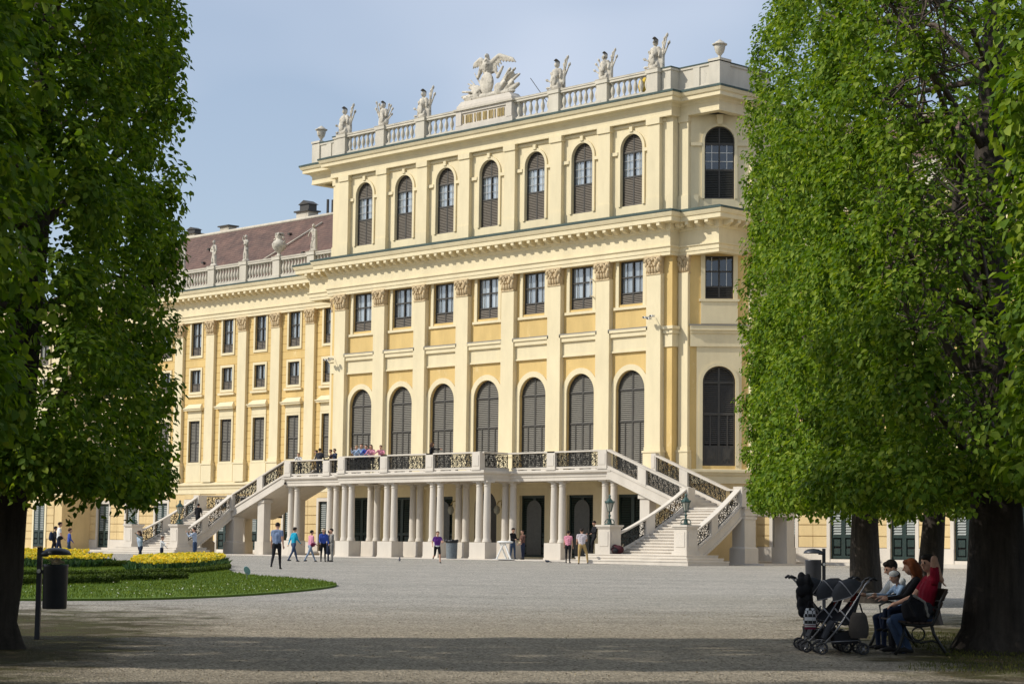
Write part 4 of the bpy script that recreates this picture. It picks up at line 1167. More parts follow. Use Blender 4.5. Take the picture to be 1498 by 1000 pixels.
    for i in range(6):
        t0, t1 = i/6, (i+1)/6
        za, zb_ = ZL-(ZL-ZB)*t0, ZL-(ZL-ZB)*t1; ya, yb_ = Y0+(Y1-Y0)*t0, Y0+(Y1-Y0)*t1
        b.add([(xl(t0),ya,za-0.2),(xr(t0),ya,za-0.2),(xr(t1),yb_,zb_-0.2),(xl(t1),yb_,zb_-0.2),(xl(t0),ya,za-0.6),(xr(t0),ya,za-0.6),(xr(t1),yb_,zb_-0.6),(xl(t1),yb_,zb_-0.6)],[(0,1,2,3),(7,6,5,4),(0,3,7,4),(1,5,6,2)])
    lo = b.build('lower_flight', M['stone'], terr)
    for i in range(n):
        t0, t1 = i/n, (i+1)/n; z = ZL-(ZL-ZB)*(i+1)/n
        st = MB(S); ya, yb_ = Y0+(Y1-Y0)*t0, Y0+(Y1-Y0)*t1
        st.prism([(xl(t0),ya),(xl(t1),yb_-0.05),(xr(t1),yb_-0.05),(xr(t0),ya)], z-0.045, z+0.02)
        st.prism([(xl(t0),ya),(xl(t1),yb_),(xr(t1),yb_),(xr(t0),ya)], z-0.30, z-0.046)
        st.build('step', M['stone'], lo)
    for side, fx, xe in ((-1, xl, 19.25), (1, xr, 24.5)):
        N = 8
        zt = lambda t: ZL-(ZL-ZB)*(t*1.22-0.22*t*t)
        pts = [(fx(i/N)+side*0.12, Y0+(Y1-Y0+0.15)*i/N, zt(i/N)) for i in range(N+1)]
        b = MB(S); c = MB(S)
        for a, q in zip(pts[:-1], pts[1:]):
            b.beam(a, q, 0.3, -0.55, 0.2); b.beam(a, q, 0.4, 0.04, 0.1); b.beam(a, q, 0.4, -0.56, -0.42); c.beam(a, q, 0.36, 0.98, 1.07)
        b.bsplit('stringer', M['stone'], terr); c.bsplit('handrail', M['stone'], terr)
        b = MB(S); b.beam(pts[4], pts[5], 0.34, 0.1, 0.99); b.build('railing_pier', M['stone'], terr)
        for i, j in ((0,2),(2,4),(5,7),(7,8)):
            iron_panel(S(*pts[i]) if i else S(pts[i][0], pts[i][1]-0.1, pts[i][2]), S(*pts[j]), 0.2, 0.97, gold=(side == -1 and i < 5))
        # lamp pedestal
        px, py = xe, -9.15
        b = MB(S); b.box(px-0.42,px+0.42,py-0.42,py+0.42,0.2,1.78); b.box(px-0.5,px+0.5,py-0.5,py+0.5,0.2,0.65); b.box(px-0.3,px+0.3,py-0.445,py-0.42,0.85,1.6); b.box(px+0.42,px+0.445,py-0.3,py+0.3,0.85,1.6)
        b.box(px-0.48,px+0.48,py-0.48,py+0.48,1.78,1.86); b.box(px-0.53,px+0.53,py-0.53,py+0.53,1.86,1.95); b.build('lamp_pedestal', M['stone'], terr)
    # broad steps on the court
    for i in range(3):
        e = 0.36*(2-i)
        st = MB(S); st.box(18.35-e, 25.3+e, -10.0-e, -7.6, 0.15*i - (0.3 if i == 0 else 0.0)+ (0 if i == 0 else 0.003), 0.15*(i+1)); st.box(18.35-e-0.03, 25.3+e+0.03, -10.0-e-0.03, -7.59, 0.15*(i+1)-0.045, 0.15*(i+1)+0.004); st.build('step', M['stone'], terr)
stair(1); stair(-1)

# ---- lamps on the stair pedestals
def street_lamp(x, y, z, label):
    o = empty('stair_lamp', (x, y, z), label, 'lamp', 'lamps on the stair pedestals')
    b = MB(); b.sm = True
    b.lathe([(0.24,0),(0.24,0.04),(0.12,0.08),(0.07,0.16),(0.10,0.24),(0.05,0.30),(0.045,0.42),(0.085,0.48),(0.04,0.54),(0.035,0.66),(0.07,0.70)], n=10)
    for k in range(4):
        a = k*pi/2+0.4; b.tube([(0.07*cos(a),0.07*sin(a),0.3),(0.2*cos(a),0.2*sin(a),0.26),(0.27*cos(a),0.27*sin(a),0.13),(0.22*cos(a),0.22*sin(a),0.03),(0.3*cos(a),0.3*sin(a),0.02)], 0.025, 5)
    b.build('stem', M['patina'], o)
    b = MB(); n = 6
    for k in range(n):
        a = 2*pi*k/n; b.tube([(0.10*cos(a),0.10*sin(a),0.70),(0.22*cos(a),0.22*sin(a),1.14)], 0.014, 4)
    b.lathe([(0.11,0.68),(0.11,0.71)], n=6); b.lathe([(0.26,1.13),(0.27,1.17),(0.19,1.24),(0.11,1.33),(0.06,1.38),(0.05,1.44),(0.075,1.48),(0.02,1.58)], n=6)
    for k in range(n):
        a = 2*pi*k/n; b.ell((0.25*cos(a),0.25*sin(a),1.20),(0.025,0.025,0.05),6,4)
    b.build('lantern', M['patina'], o)
    b = MB(); b.lathe([(0.095,0.71),(0.205,1.13)], n=6); b.build('lantern_glass', M['lampglass'], o)
    return o
def _lg():
    m, nt, p = nodes_of('lantern_glass_pane')
    p.inputs['Base Color'].default_value = (0.45, 0.45, 0.38, 1); p.inputs['Roughness'].default_value = 0.25; p.inputs['Transmission Weight'].default_value = 0.35
    return m
M['lampglass'] = _lg()
street_lamp(19.25, -9.15, 1.953, 'green iron lantern on the left pedestal of the right-hand stair, above the leaning person')
street_lamp(24.5, -9.15, 1.953, 'green iron lantern on the front pedestal of the right-hand stair, above the broad steps')
street_lamp(-19.25, -9.15, 1.953, 'green iron lantern on the front pedestal of the left-hand stair, above the yellow flowers')
street_lamp(-24.5, -9.15, 1.953, 'green iron lantern on the far pedestal of the left-hand stair, partly under the tree')

# wall lanterns beside the arched doors
def wall_lantern(x, label):
    o = empty('wall_lantern', (x, YW-0.25, 3.1), label, 'wall lamp', 'gilt wall lanterns in the portico')
    b = MB(); b.sm = True
    b.tube([(0,0,0.3),(0.0,-0.3,0.45),(0,-0.6,0.4),(0,-0.75,0.2)], 0.03, 6)
    b.tube([(0.22*cos(a),-0.15,0.2+0.30*sin(a)) for a in [i*pi/7 for i in range(15)]], 0.04, 6); b.tube([(0,0,-0.4),(0.1,-0.12,-0.55),(0,-0.3,-0.5),(-0.06,-0.2,-0.3),(0,0,-0.1)], 0.03, 6)
    b.build('bracket', M['gold'], o)
    b = MB(); b.sm = True; b.lathe([(0.05,-0.55),(0.16,-0.45),(0.2,-0.25),(0.15,-0.1),(0.04,0.0)], 0, -0.75, 0.15, n=8); b.build('lantern', M['lampglass'], o)
wall_lantern(-2.07, 'gilt scrolled wall lantern left of the central arched door, right of the jogger'); wall_lantern(2.07, 'gilt scrolled wall lantern right of the central arched door, near the notice stand')
# ================================================================ FIGURES
def norm(v):
    v = np.array(v, float); return v/(np.linalg.norm(v)+1e-9)
class Fig:
    """tapered limbs and rounded masses fused into ONE continuous surface"""
    def __init__(s): s.segs = []; s.ells = []
    def seg(s, a, b, ra, rb, z): s.segs.append((np.array(a,float), np.array(b,float), ra, rb, z)); return s
    def chain(s, pts, rs, z):
        for i in range(len(pts)-1): s.seg(pts[i], pts[i+1], rs[i], rs[i+1], z)
        return s
    def ell(s, c, r, z): s.ells.append((np.array(c,float), np.array(r,float), z)); return s
    def build(s, name, mats, voxel, loc=(0,0,0), rz=0, scale=1, smooth=True, parent=None):
        b = MB()
        for a, c, ra, rb, z in s.segs:
            n = 10
            L = np.linalg.norm(c-a); t = (c-a)/(L+1e-9)
            pts = [a - t*ra*0.95, a - t*ra*0.7, a, c, c + t*rb*0.7, c + t*rb*0.95]
            b.tube(pts, [ra*0.3, ra*0.72, ra, rb, rb*0.72, rb*0.3], n)
        for c, r, z in s.ells: b.ell(c, r, 12, 9)
        me = b.mesh(name+'_raw', mats)
        o = bpy.data.objects.new(name+'_raw', me); COL.objects.link(o)
        md = o.modifiers.new('r', 'REMESH'); md.mode = 'VOXEL'; md.voxel_size = voxel; md.use_smooth_shade = True
        sm = o.modifiers.new('s', 'SMOOTH'); sm.factor = 0.5; sm.iterations = 2
        dg = bpy.context.evaluated_depsgraph_get(); dg.update()
        me2 = bpy.data.meshes.new_from_object(o.evaluated_get(dg))
        bpy.data.objects.remove(o); bpy.data.meshes.remove(me)
        me2.name = name
        nf = len(me2.polygons)
        c = np.zeros(nf*3, np.float32); me2.polygons.foreach_get('center', c); c = c.reshape(-1, 3)
        best = np.full(nf, 1e9); zi = np.zeros(nf, int)
        for a, q, ra, rb, z in s.segs:
            d = q-a; L2 = d@d+1e-12; t = np.clip(((c-a)@d)/L2, 0, 1)
            dist = np.linalg.norm(c-(a+t[:,None]*d), axis=1) - (ra+(rb-ra)*t)
            k = dist < best; best[k] = dist[k]; zi[k] = z
        for e, r, z in s.ells:
            q = (c-e)/r; l = np.linalg.norm(q, axis=1); dist = (l-1)*r.min()
            k = dist < best; best[k] = dist[k]; zi[k] = z
        me2.materials.clear()
        for m in mats: me2.materials.append(m)
        me2.polygons.foreach_set('material_index', np.minimum(zi, len(mats)-1).astype(np.int32))
        me2.polygons.foreach_set('use_smooth', np.full(nf, smooth))
        me2.update()
        ob = link(name, me2, parent, loc, rz); ob.scale = (scale,)*3
        return ob

SKIN = cloth('skin', (0.50, 0.29, 0.20), 0.6)
HAIRD = cloth('dark_hair', (0.018, 0.013, 0.010), 0.6)
HAIRB = cloth('brown_hair', (0.07, 0.035, 0.018), 0.6)
HAIRR = cloth('red_hair', (0.19, 0.055, 0.016), 0.6)
HAIRF = cloth('fair_hair', (0.30, 0.19, 0.08), 0.6)
SHOE = cloth('dark_shoes', (0.02, 0.018, 0.016), 0.6)
# material slots of a person: 0 skin 1 hair 2 top 3 trousers 4 shoes 5 extra
def rotx(v, a):  # lean forward (+y) by a
    return np.array([v[0], v[1]*cos(a)+v[2]*sin(a), -v[1]*sin(a)+v[2]*cos(a)])

def person(label, loc, facing, h, top, bottom, hair=HAIRD, legs=((0.05,0.03),(-0.05,0.03)), arms=((0.1,0.08,0.2),(0.1,0.08,0.2)), lean=0.04, sleeves='long', voxel=None, skirt=None, extra=None, hips=None, head_turn=0.0, longhair=False, hat=None, bag=None, group=None, shoes=SHOE, child=False, build=1.0, detail=False, shorts=False, head_nod=0.0, fingers=None):
    """local frame: +y is where the person faces; legs (thigh fwd, knee bend[, out]); arms (fwd, out, elbow bend[, twist in])"""
    f = Fig(); B = build
    hr = 0.066*h if not child else 0.082*h
    hip = np.array([0, 0, 0.52*h if hips is None else hips])
    tl = 0.245*h; sl = 0.245*h
    low = 1e9; feet = []
    for i, sx in enumerate((-1, 1)):
        lg = legs[i]; a, k = lg[0], lg[1]; out = lg[2] if len(lg) > 2 else 0.03
        hj = hip + np.array([sx*0.052*h, 0, -0.01*h])
        d1 = norm((sx*out, sin(a), -cos(a))); kn = hj + d1*tl
        d2 = norm((sx*out*0.3, sin(a-k), -cos(a-k))); an = kn + d2*sl
        feet.append((hj, kn, an, a-k)); low = min(low, an[2]-0.035*h)
    dz = -low if hips is None else 0
    up = np.array([0, 0, dz]); hip = hip+up
    for i, (hj, kn, an, fa) in enumerate(feet):
        hj, kn, an = hj+up, kn+up, an+up
        zt = 3; zs = 0 if shorts else 3
        f.chain([hj, (hj+kn)/2, kn], [0.053*h*B, 0.046*h*B, 0.034*h*B], zt)
        f.chain([kn, kn+(an-kn)*0.35+np.array([0,-0.006*h,0]), an], [0.033*h*B, 0.031*h*B, 0.021*h*B], zs)
        tilt = max(min(-fa*0.9, 0.2), -0.9) if hips is None else 0
        toe = an + np.array([0.012*h*(-1 if i == 0 else 1), 0.085*h*cos(tilt), -0.022*h + 0.085*h*sin(tilt)*0.8])
        heel = an + np.array([0, -0.02*h, -0.018*h])
        f.chain([heel, an+np.array([0,0.03*h,-0.014*h]), toe], [0.020*h, 0.023*h, 0.017*h], 4)
    R_ = lambda v: hip + rotx(np.array(v, float), lean)
    sh = 0.105*h*B; tz = 2
    f.chain([R_((-0.04*h,0,0.0)), R_((0.04*h,0,0.0))], [0.058*h*B, 0.058*h*B], 3)
    f.chain([R_((0,0,0.035*h)), R_((0,0.004*h,0.12*h)), R_((0,0.004*h,0.2*h))], [0.062*h*B, 0.060*h*B, 0.066*h*B], tz)
    f.chain([R_((-0.045*h,0,0.04*h)), R_((-0.06*h,0.006*h,0.19*h)), R_((-0.055*h,0,0.26*h))], [0.045*h*B, 0.052*h*B, 0.045*h*B], tz)
    f.chain([R_((0.045*h,0,0.04*h)), R_((0.06*h,0.006*h,0.19*h)), R_((0.055*h,0,0.26*h))], [0.045*h*B, 0.052*h*B, 0.045*h*B], tz)
    f.chain([R_((-sh*0.85,0,0.278*h)), R_((0,-0.004*h,0.29*h)), R_((sh*0.85,0,0.278*h))], [0.036*h, 0.036*h, 0.036*h], tz)
    nb = R_((0, 0, 0.295*h)); nk = nb + rotx(np.array([0, 0.012*h, 0.05*h]), lean*0.5)
    f.seg(nb, nk, 0.030*h, 0.028*h, 0)
    hc = nk + rotx(np.array([0, 0.012*h, hr*0.95]), head_nod)
    ct, st_ = cos(head_turn), sin(head_turn)
    def Hd(v):
        v = rotx(np.array(v, float), head_nod); return hc + np.array([v[0]*ct+v[1]*st_, -v[0]*st_+v[1]*ct, v[2]])
    f.ell(hc, (hr*0.74, hr*0.88, hr*1.02), 0)
    f.ell(Hd((0, hr*0.25, -hr*0.55)), (hr*0.5, hr*0.5, hr*0.45), 0)
    f.seg(Hd((0,hr*0.82,hr*0.1)), Hd((0,hr*1.02,-hr*0.16)), hr*0.10, hr*0.15, 0)
    for s in (-1, 1): f.ell(Hd((s*hr*0.75, -hr*0.02, -hr*0.05)), (hr*0.12, hr*0.2, hr*0.27), 0)
    f.ell(Hd((0, -hr*0.20, hr*0.30)), (hr*0.84, hr*0.90, hr*0.86), 1)
    f.ell(Hd((0, hr*0.35, hr*0.72)), (hr*0.62, hr*0.5, hr*0.38), 1)
    if longhair:
        f.chain([Hd((0,-hr*0.35,hr*0.2)), Hd((0,-hr*0.75,-hr*0.7)), Hd((0,-hr*0.8,-hr*1.7))], [hr*0.8, hr*0.75, hr*0.45], 1)
        for s in (-1, 1): f.chain([Hd((s*hr*0.6,-hr*0.1,hr*0.1)), Hd((s*hr*0.66,-hr*0.2,-hr*1.0))], [hr*0.4, hr*0.3], 1)
    if detail:
        for s in (-1, 1): f.ell(Hd((s*hr*0.30, hr*0.80, hr*0.06)), (hr*0.13, hr*0.06, hr*0.07), 1); f.ell(Hd((s*hr*0.30, hr*0.80, hr*0.24)), (hr*0.2, hr*0.06, hr*0.05), 1)
        f.ell(Hd((0, hr*0.80, -hr*0.46)), (hr*0.24, hr*0.07, hr*0.06), 5 if extra is None else 0)
    if hat is not None:
        f.ell(Hd((0, -hr*0.05, hr*0.55)), (hr*0.9, hr*0.95, hr*0.62), 5)
        if hat == 'brim': f.ell(Hd((0, hr*0.0, hr*0.42)), (hr*1.5, hr*1.55, hr*0.14), 5)
    hands = []
    for i, sx in enumerate((-1, 1)):
        am = arms[i]; a, out, k = am[:3]; tw = am[3] if len(am) > 3 else 0.15
        sj = R_((sx*sh, 0, 0.278*h))
        u = rotx(np.array([sx*sin(out), sin(a)*cos(out), -cos(a)*cos(out)]), lean*0.5); el = sj + norm(u)*0.165*h
        b2 = a + k
        fw = rotx(np.array([sx*sin(out) - sx*tw*(k), sin(b2)*cos(out), -cos(b2)*cos(out)]), lean*0.5); fw = norm(fw)
        wr = el + fw*0.145*h
        f.seg(sj, sj+(el-sj)*0.55, 0.034*h*B, 0.031*h*B, tz); f.seg(sj+(el-sj)*0.55, el, 0.029*h*B, 0.025*h*B, tz if sleeves == 'long' else 0)
        f.chain([el, el+(wr-el)*0.3, wr], [0.0245*h, 0.0235*h, 0.0165*h], 2 if sleeves == 'long' else 0)
        pc = wr + fw*0.032*h
        f.seg(wr, pc, 0.0155*h, 0.020*h, 0)
        side = norm(np.cross(fw, np.array([0.0, 0, 1.0]) if abs(fw[2]) < 0.9 else np.array([0.0, 1, 0])))
        if detail or fingers:
            dn = norm(np.cross(side, fw))
            for q in range(4):
                o0 = pc + side*(q-1.5)*0.0105*h + fw*0.014*h; ln = (0.036, 0.042, 0.040, 0.031)[q]*h
                m_ = o0 + fw*ln*0.55 - dn*0.003*h; e_ = m_ + norm(fw - dn*0.7)*ln*0.5
                f.chain([o0, m_, e_], [0.0062*h, 0.0056*h, 0.0048*h], 0)
            th = wr + fw*0.015*h + side*0.018*h
            f.chain([th, th + norm(fw*0.8+side*0.6)*0.028*h, th + norm(fw+side*0.25)*0.047*h], [0.0078*h, 0.0068*h, 0.0055*h], 0)
        else:
            f.chain([pc, pc+fw*0.035*h], [0.019*h, 0.013*h], 0)
            f.seg(wr+fw*0.015*h+side*0.012*h, wr+fw*0.045*h+side*0.028*h, 0.009*h, 0.007*h, 0)
        hands.append(pc)
    if skirt:
        f.chain([R_((0,0,0.03*h)), hip+np.array([0,0,-skirt*h])], [0.075*h, 0.105*h], 5 if extra is not None and skirt > 0.2 else 3)
    if bag == 'back': f.chain([R_((0,-0.11*h,0.08*h)), R_((0,-0.11*h,0.24*h))], [0.075*h, 0.06*h], 5)
    if bag == 'side': f.ell(R_((0.11*h,0.02*h,0.03*h)), (0.05*h,0.085*h,0.06*h), 5)
    if bag == 'waist': f.ell(R_((0,0.0,0.02*h)), (0.085*h,0.075*h,0.035*h), 5)
    ml = [SKIN, hair, top, bottom, shoes, extra or cloth('lips', (0.35,0.13,0.10))]
    ob = f.build('person', ml, voxel or h*0.0125, loc, facing)
    tag(ob, label, 'person', group)
    return ob, hip, hands

C_ = cloth
NAVY = C_('navy_cloth', (0.02,0.028,0.055)); BLACK = C_('black_cloth', (0.012,0.012,0.014)); DENIM = C_('blue_denim', (0.04,0.065,0.12)); LDENIM = C_('pale_denim', (0.22,0.28,0.36))
WHITE = C_('white_cloth', (0.68,0.68,0.66)); KHAKI = C_('khaki_cloth', (0.42,0.29,0.12)); GREY = C_('grey_cloth', (0.22,0.21,0.19)); TURQ = C_('turquoise_cloth', (0.01,0.28,0.42)); PINK = C_('pink_cloth', (0.60,0.26,0.34))
BLUEG = C_('slate_blue_cloth', (0.16,0.21,0.32)); PURPLE = C_('purple_cloth', (0.11,0.03,0.20)); PLBLUE = C_('pale_blue_cloth', (0.36,0.42,0.52)); RED = C_('crimson_cloth', (0.22,0.006,0.020)); MAROON = C_('maroon_leather', (0.14,0.015,0.04)); ROYAL = C_('royal_blue_cloth', (0.04,0.08,0.34)); BROWNC = C_('brown_cloth', (0.12,0.06,0.045))
CREAMC = C_('cream_cloth', (0.6,0.5,0.34)); SKYC = C_('sky_blue_stripe', (0.30,0.42,0.58))
def plaid(name, c1, c2):
    m, nt, b = nodes_of(name); g = geopos(nt)
    w = nt.nodes.new('ShaderNodeTexChecker'); w.inputs['Scale'].default_value = 22; w.inputs['Color1'].default_value = (*c1,1); w.inputs['Color2'].default_value = (*c2,1)
    nt.links.new(g.outputs['Position'], w.inputs['Vector']); nt.links.new(w.outputs['Color'], b.inputs['Base Color']); b.inputs['Roughness'].default_value = 0.9
    return m
PLPINK = plaid('pink_plaid', (0.55,0.10,0.18), (0.62,0.36,0.42)); PLWHITE = plaid('white_plaid', (0.66,0.62,0.60), (0.45,0.38,0.42))

def face_dir(lat, fwd):
    """rotation that turns a figure's +y towards (lateral, forward) of the photographer's frame"""
    x, y = RX*lat+FX*fwd, RY*lat+FY*fwd
    return atan2(-x, y)
def on(lat, d):
    x, y = W(lat, d); return (x, y, gz(x, y))
# ================================================================ ROOF FIGURES
ST = [M['statue'], M['darkstat']]
def trophy(x, y, z, label, kind=0, flip=1, h=1.95):
    """a suit of armour with plumed helmet among shields and spears"""
    f = Fig(); s = h/1.95
    f.ell((0,0,0.12*s),(0.42*s,0.3*s,0.2*s),0); f.chain([(0,0,0.2*s),(0,0,0.62*s),(0,0,1.1*s)],[0.24*s,0.17*s,0.26*s],0)
    f.ell((0,-0.06*s,0.95*s),(0.26*s,0.2*s,0.3*s),0)
    for q in (-1,1):
        f.chain([(q*0.24*s,0,1.2*s),(q*0.38*s,-0.02*s,0.98*s),(q*0.36*s,-0.1*s,0.7*s)],[0.13*s,0.1*s,0.07*s],0)
        f.chain([(q*0.12*s,-0.02,0.5*s),(q*0.26*s,-0.15*s,0.22*s)],[0.14*s,0.1*s],0)
    f.seg((0,0,1.25*s),(0,0,1.42*s),0.09*s,0.08*s,0); f.ell((0,-0.02*s,1.55*s),(0.15*s,0.19*s,0.19*s),0)
    f.chain([(0,0.16*s,1.5*s),(0,0.12*s,1.74*s),(0,-0.1*s,1.84*s),(0,-0.26*s,1.76*s)],[0.05*s,0.09*s,0.09*s,0.04*s],1)
    f.ell((-0.08*flip*s,-0.26*s,0.55*s),(0.26*s,0.07*s,0.34*s),0)
    sp = [((0.2*flip,0.1,0.1),(0.62*flip,0.12,1.80)),((0.3*flip,0.05,0.1),(0.86*flip,0.05,1.95)),((0.25*flip,0.1,0.2),(0.98*flip,0.1,1.5)),((0.2*flip,0.2,0.1),(0.42*flip,0.2,1.6))]
    f.ell((0.3*flip*s,0.05,0.35*s),(0.3*s,0.12*s,0.42*s),0); f.ell((-0.34*flip*s,0.0,0.3*s),(0.2*s,0.2*s,0.26*s),0)
    if kind == 1: sp += [((-0.1*flip,0.1,0.2),(-0.95*flip,0.1,1.25)),((-0.1*flip,0.1,0.3),(-0.72*flip,0.12,1.5)),((-0.1*flip,0.15,0.3),(-0.42*flip,0.2,1.65)),((-0.1*flip,0.1,0.2),(-1.0*flip,0,0.8))]
    else: sp += [((-0.1*flip,0,0.35),(-0.85*flip,-0.05,0.72)),((-0.1*flip,0,0.2),(-0.8*flip,-0.05,0.2)),((-0.1*flip,0.1,0.3),(-0.6*flip,0.1,1.15))]
    for a, b_ in sp:
        a, b_ = np.array(a)*s, np.array(b_)*s
        f.chain([a, (a+b_)/2, b_],[0.075*s,0.055*s,0.045*s],0); t = norm(b_-a); f.chain([b_-t*0.2*s,b_-t*0.05*s,b_+t*0.1*s],[0.05*s,0.10*s,0.02*s],0)
    f.seg((0.42*flip*s,0.1,0.0),(0.5*flip*s,0.1,0.95*s),0.16*s,0.10*s,0)
    o = f.build('trophy_statue', ST, 0.035, (x, y, z)); tag(o, label, 'statue', 'armour trophies along the parapet')
    return o
TZ = BZ+BH+0.06
trophy(-K[4], -0.12, TZ, 'stone armour trophy on the leftmost parapet pier beside the left urn')
trophy(-K[3], -0.12, TZ, 'stone armour trophy with fanned spears, second from the left on the parapet', 1, -1, 1.75)
trophy(-K[2], -0.12, TZ, 'stone armour trophy on the pier just left of the eagle group')
trophy(K[2], -0.12, TZ, 'stone armour trophy just right of the eagle group on the parapet')
trophy(K[3], -0.12, TZ, 'stone armour trophy with fanned spears in front of the rounded yellow bundle', 1, 1, 1.75)
trophy(K[4], -0.12, TZ, 'stone armour trophy on the rightmost baluster pier beside the right urn')

def eagle_group():
    f = Fig(); z = 0
    f.ell((0,0,0.15),(2.1,0.4,0.25),0)
    # big oval shield
    f.ell((0.05,-0.3,0.9),(0.55,0.2,0.72),0)
    # eagle
    f.chain([(-0.15,-0.05,1.75),(-0.12,-0.1,2.15),(-0.1,-0.12,2.45)],[0.3,0.34,0.2],0)
    f.chain([(-0.1,-0.1,2.5),(-0.08,-0.18,2.72)],[0.15,0.15],0); f.seg((-0.08,-0.3,2.74),(-0.02,-0.42,2.64),0.07,0.03,0)
    f.chain([(-0.2,0.05,1.7),(-0.45,0.1,1.4)],[0.22,0.12],0)
    def wing(root, elbow, tipp, drop, n, r):
        root, elbow, tipp = map(np.array, (root, elbow, tipp))
        f.chain([root, elbow, tipp], [0.20, 0.15, 0.08], 0)
        for i in range(n):
            t = (i+0.5)/n; p = root+(elbow-root)*min(t*2,1) if t < 0.5 else elbow+(tipp-elbow)*(t*2-1)
            q = p + np.array(drop)*(1.0-0.55*t) + np.array([0.22*np.sign(tipp[0])*t, 0.04, 0])
            f.chain([p, (p+q)/2, q], [r, r*0.85, r*0.4], 0)
    wing((0.05,0,2.2),(0.75,0.02,2.62),(1.75,0.08,2.25), (0.25,0,-0.62), 9, 0.10)
    wing((-0.3,0,2.25),(-0.75,0,2.62),(-1.25,0.02,2.45), (-0.05,0,-0.62), 7, 0.10)
    wing((-0.3,0.05,2.1),(-0.75,0.05,2.05),(-1.0,0.05,1.45), (0.28,0,-0.35), 6, 0.09)
    f.chain([(0.0,0.05,1.7),(0.35,0.1,1.75),(0.5,0.1,1.5)],[0.16,0.12,0.08],0)
    # cannons, flags, drums left and right
    for a, b_, r0, r1 in (((0.7,-0.1,0.5),(2.05,-0.05,1.55),0.15,0.08),((0.9,0,0.35),(2.35,0,1.15),0.14,0.08),((0.6,0.1,0.4),(1.5,0.12,1.65),0.16,0.10),((1.3,0,0.3),(1.9,-0.1,0.7),0.2,0.12),((0.9,-0.2,0.3),(1.4,-0.25,0.75),0.15,0.12),((1.55,0.1,0.5),(1.75,0.1,1.3),0.2,0.12),
                          ((-0.7,-0.1,0.5),(-2.1,-0.1,0.75),0.12,0.07),((-0.7,0,0.4),(-2.2,0,0.45),0.13,0.09),((-0.7,0,0.7),(-1.8,0.05,1.25),0.1,0.05),((-0.6,0,0.8),(-1.25,0,1.85),0.06,0.04),((-0.7,0,0.6),(-1.6,0,0.95),0.16,0.1),((-0.8,0,0.3),(-1.5,0,0.3),0.2,0.16),((-0.6,0.1,0.5),(-0.75,0.1,1.25),0.16,0.12),((0.55,0.1,1.3),(0.9,0.15,1.9),0.12,0.08),((0.8,0.2,0.6),(2.0,0.2,1.2),0.13,0.1),((1.0,-0.15,0.6),(1.75,-0.2,1.3),0.1,0.07),((1.5,0,0.2),(2.2,0.05,0.55),0.2,0.14),((-0.9,-0.15,0.3),(-1.9,-0.15,0.3),0.16,0.12),((-0.8,0.1,0.6),(-1.7,0.15,1.5),0.05,0.04)):
        f.chain([a, tuple((np.array(a)+np.array(b_))/2), b_],[r0,(r0+r1)/2,r1],0)
    f.ell((-0.75,-0.3,0.5),(0.35,0.12,0.45),0); f.ell((0.95,-0.3,0.45),(0.3,0.14,0.36),0); f.ell((1.35,0.1,0.9),(0.3,0.2,0.3),0)
    o = f.build('eagle_sculpture', ST, 0.04, (0, 0, BZ+1.88)); o.scale = (1.14, 1, 1); tag(o, 'stone eagle with spread wings above a shield, cannons and flags on the central block', 'sculpture')
eagle_group()

def urn(x, y, z, label, fl=1.0):
    o = empty('stone_urn', (x, y, z), label, 'urn', 'stone urns')
    b = MB(); b.sm = True
    b.lathe([(0.24,0),(0.24,0.06),(0.12,0.10),(0.07,0.2),(0.13,0.28),(0.24,0.42),(0.30,0.62),(0.33,0.82),(0.30,0.86)], n=16); b.build('bowl', M['statue'], o)
    b = MB(); b.sm = True; b.lathe([(0.42,0.84),(0.43,0.90),(0.30,0.94),(0.24,1.02),(0.10,1.10),(0.06,1.15)], n=16); b.build('lid', M['statue'], o)
    o.scale = (fl, fl, fl)
urn(-EX+0.35, EY+0.45, 28.52, 'stone lidded urn on the left corner of the parapet'); urn(EX-0.35, EY+0.45, 28.52, 'stone lidded urn on the right corner of the parapet near the trees')

def wing_statue(x, z, label, pose=0):
    f = Fig(); y = WY-0.05
    f.ell((0,0,0.06),(0.36,0.28,0.14),0)
    f.chain([(0.08,0.05,0.15),(0.12,0,0.55),(0.06,0,0.95)],[0.12,0.13,0.15],0); f.chain([(-0.1,-0.1,0.15),(-0.12,-0.06,0.55),(-0.04,0,0.95)],[0.08,0.10,0.13],0)
    f.chain([(0,0,0.95),(0.02,0,1.2),(-0.02,0,1.5)],[0.16,0.14,0.19],0); f.chain([(-0.2,0,1.55),(0.18,0,1.55)],[0.08,0.08],0); f.seg((0,0,1.6),(0,-0.02,1.75),0.06,0.06,0); f.ell((0,-0.03,1.87),(0.11,0.13,0.15),0)
    if pose == 0: f.chain([(-0.22,0,1.55),(-0.28,-0.1,1.25),(-0.1,-0.2,1.1)],[0.07,0.06,0.05],0); f.chain([(0.2,0,1.55),(0.3,-0.02,1.2),(0.22,-0.05,0.95)],[0.07,0.06,0.06],0)
    elif pose == 1: f.chain([(-0.22,0,1.55),(-0.35,-0.05,1.7),(-0.2,-0.1,1.95)],[0.07,0.06,0.05],0); f.chain([(0.2,0,1.55),(0.25,-0.1,1.25),(0.0,-0.2,1.3)],[0.07,0.06,0.06],0)
    else: f.chain([(-0.22,0,1.55),(-0.42,-0.05,1.4),(-0.5,-0.08,1.15)],[0.07,0.06,0.05],0); f.chain([(0.2,0,1.5),(0.22,0,0.7),(0.2,0.05,0.15)],[0.12,0.13,0.12],0)
    o = f.build('roof_statue', ST, 0.035, (x, y, z)); tag(o, label, 'statue', 'statues along the wing balustrade')
ZW = 21.58
wing_statue(-WPIL[4], ZW, 'stone figure half hidden by the left tree on the wing balustrade', 0)
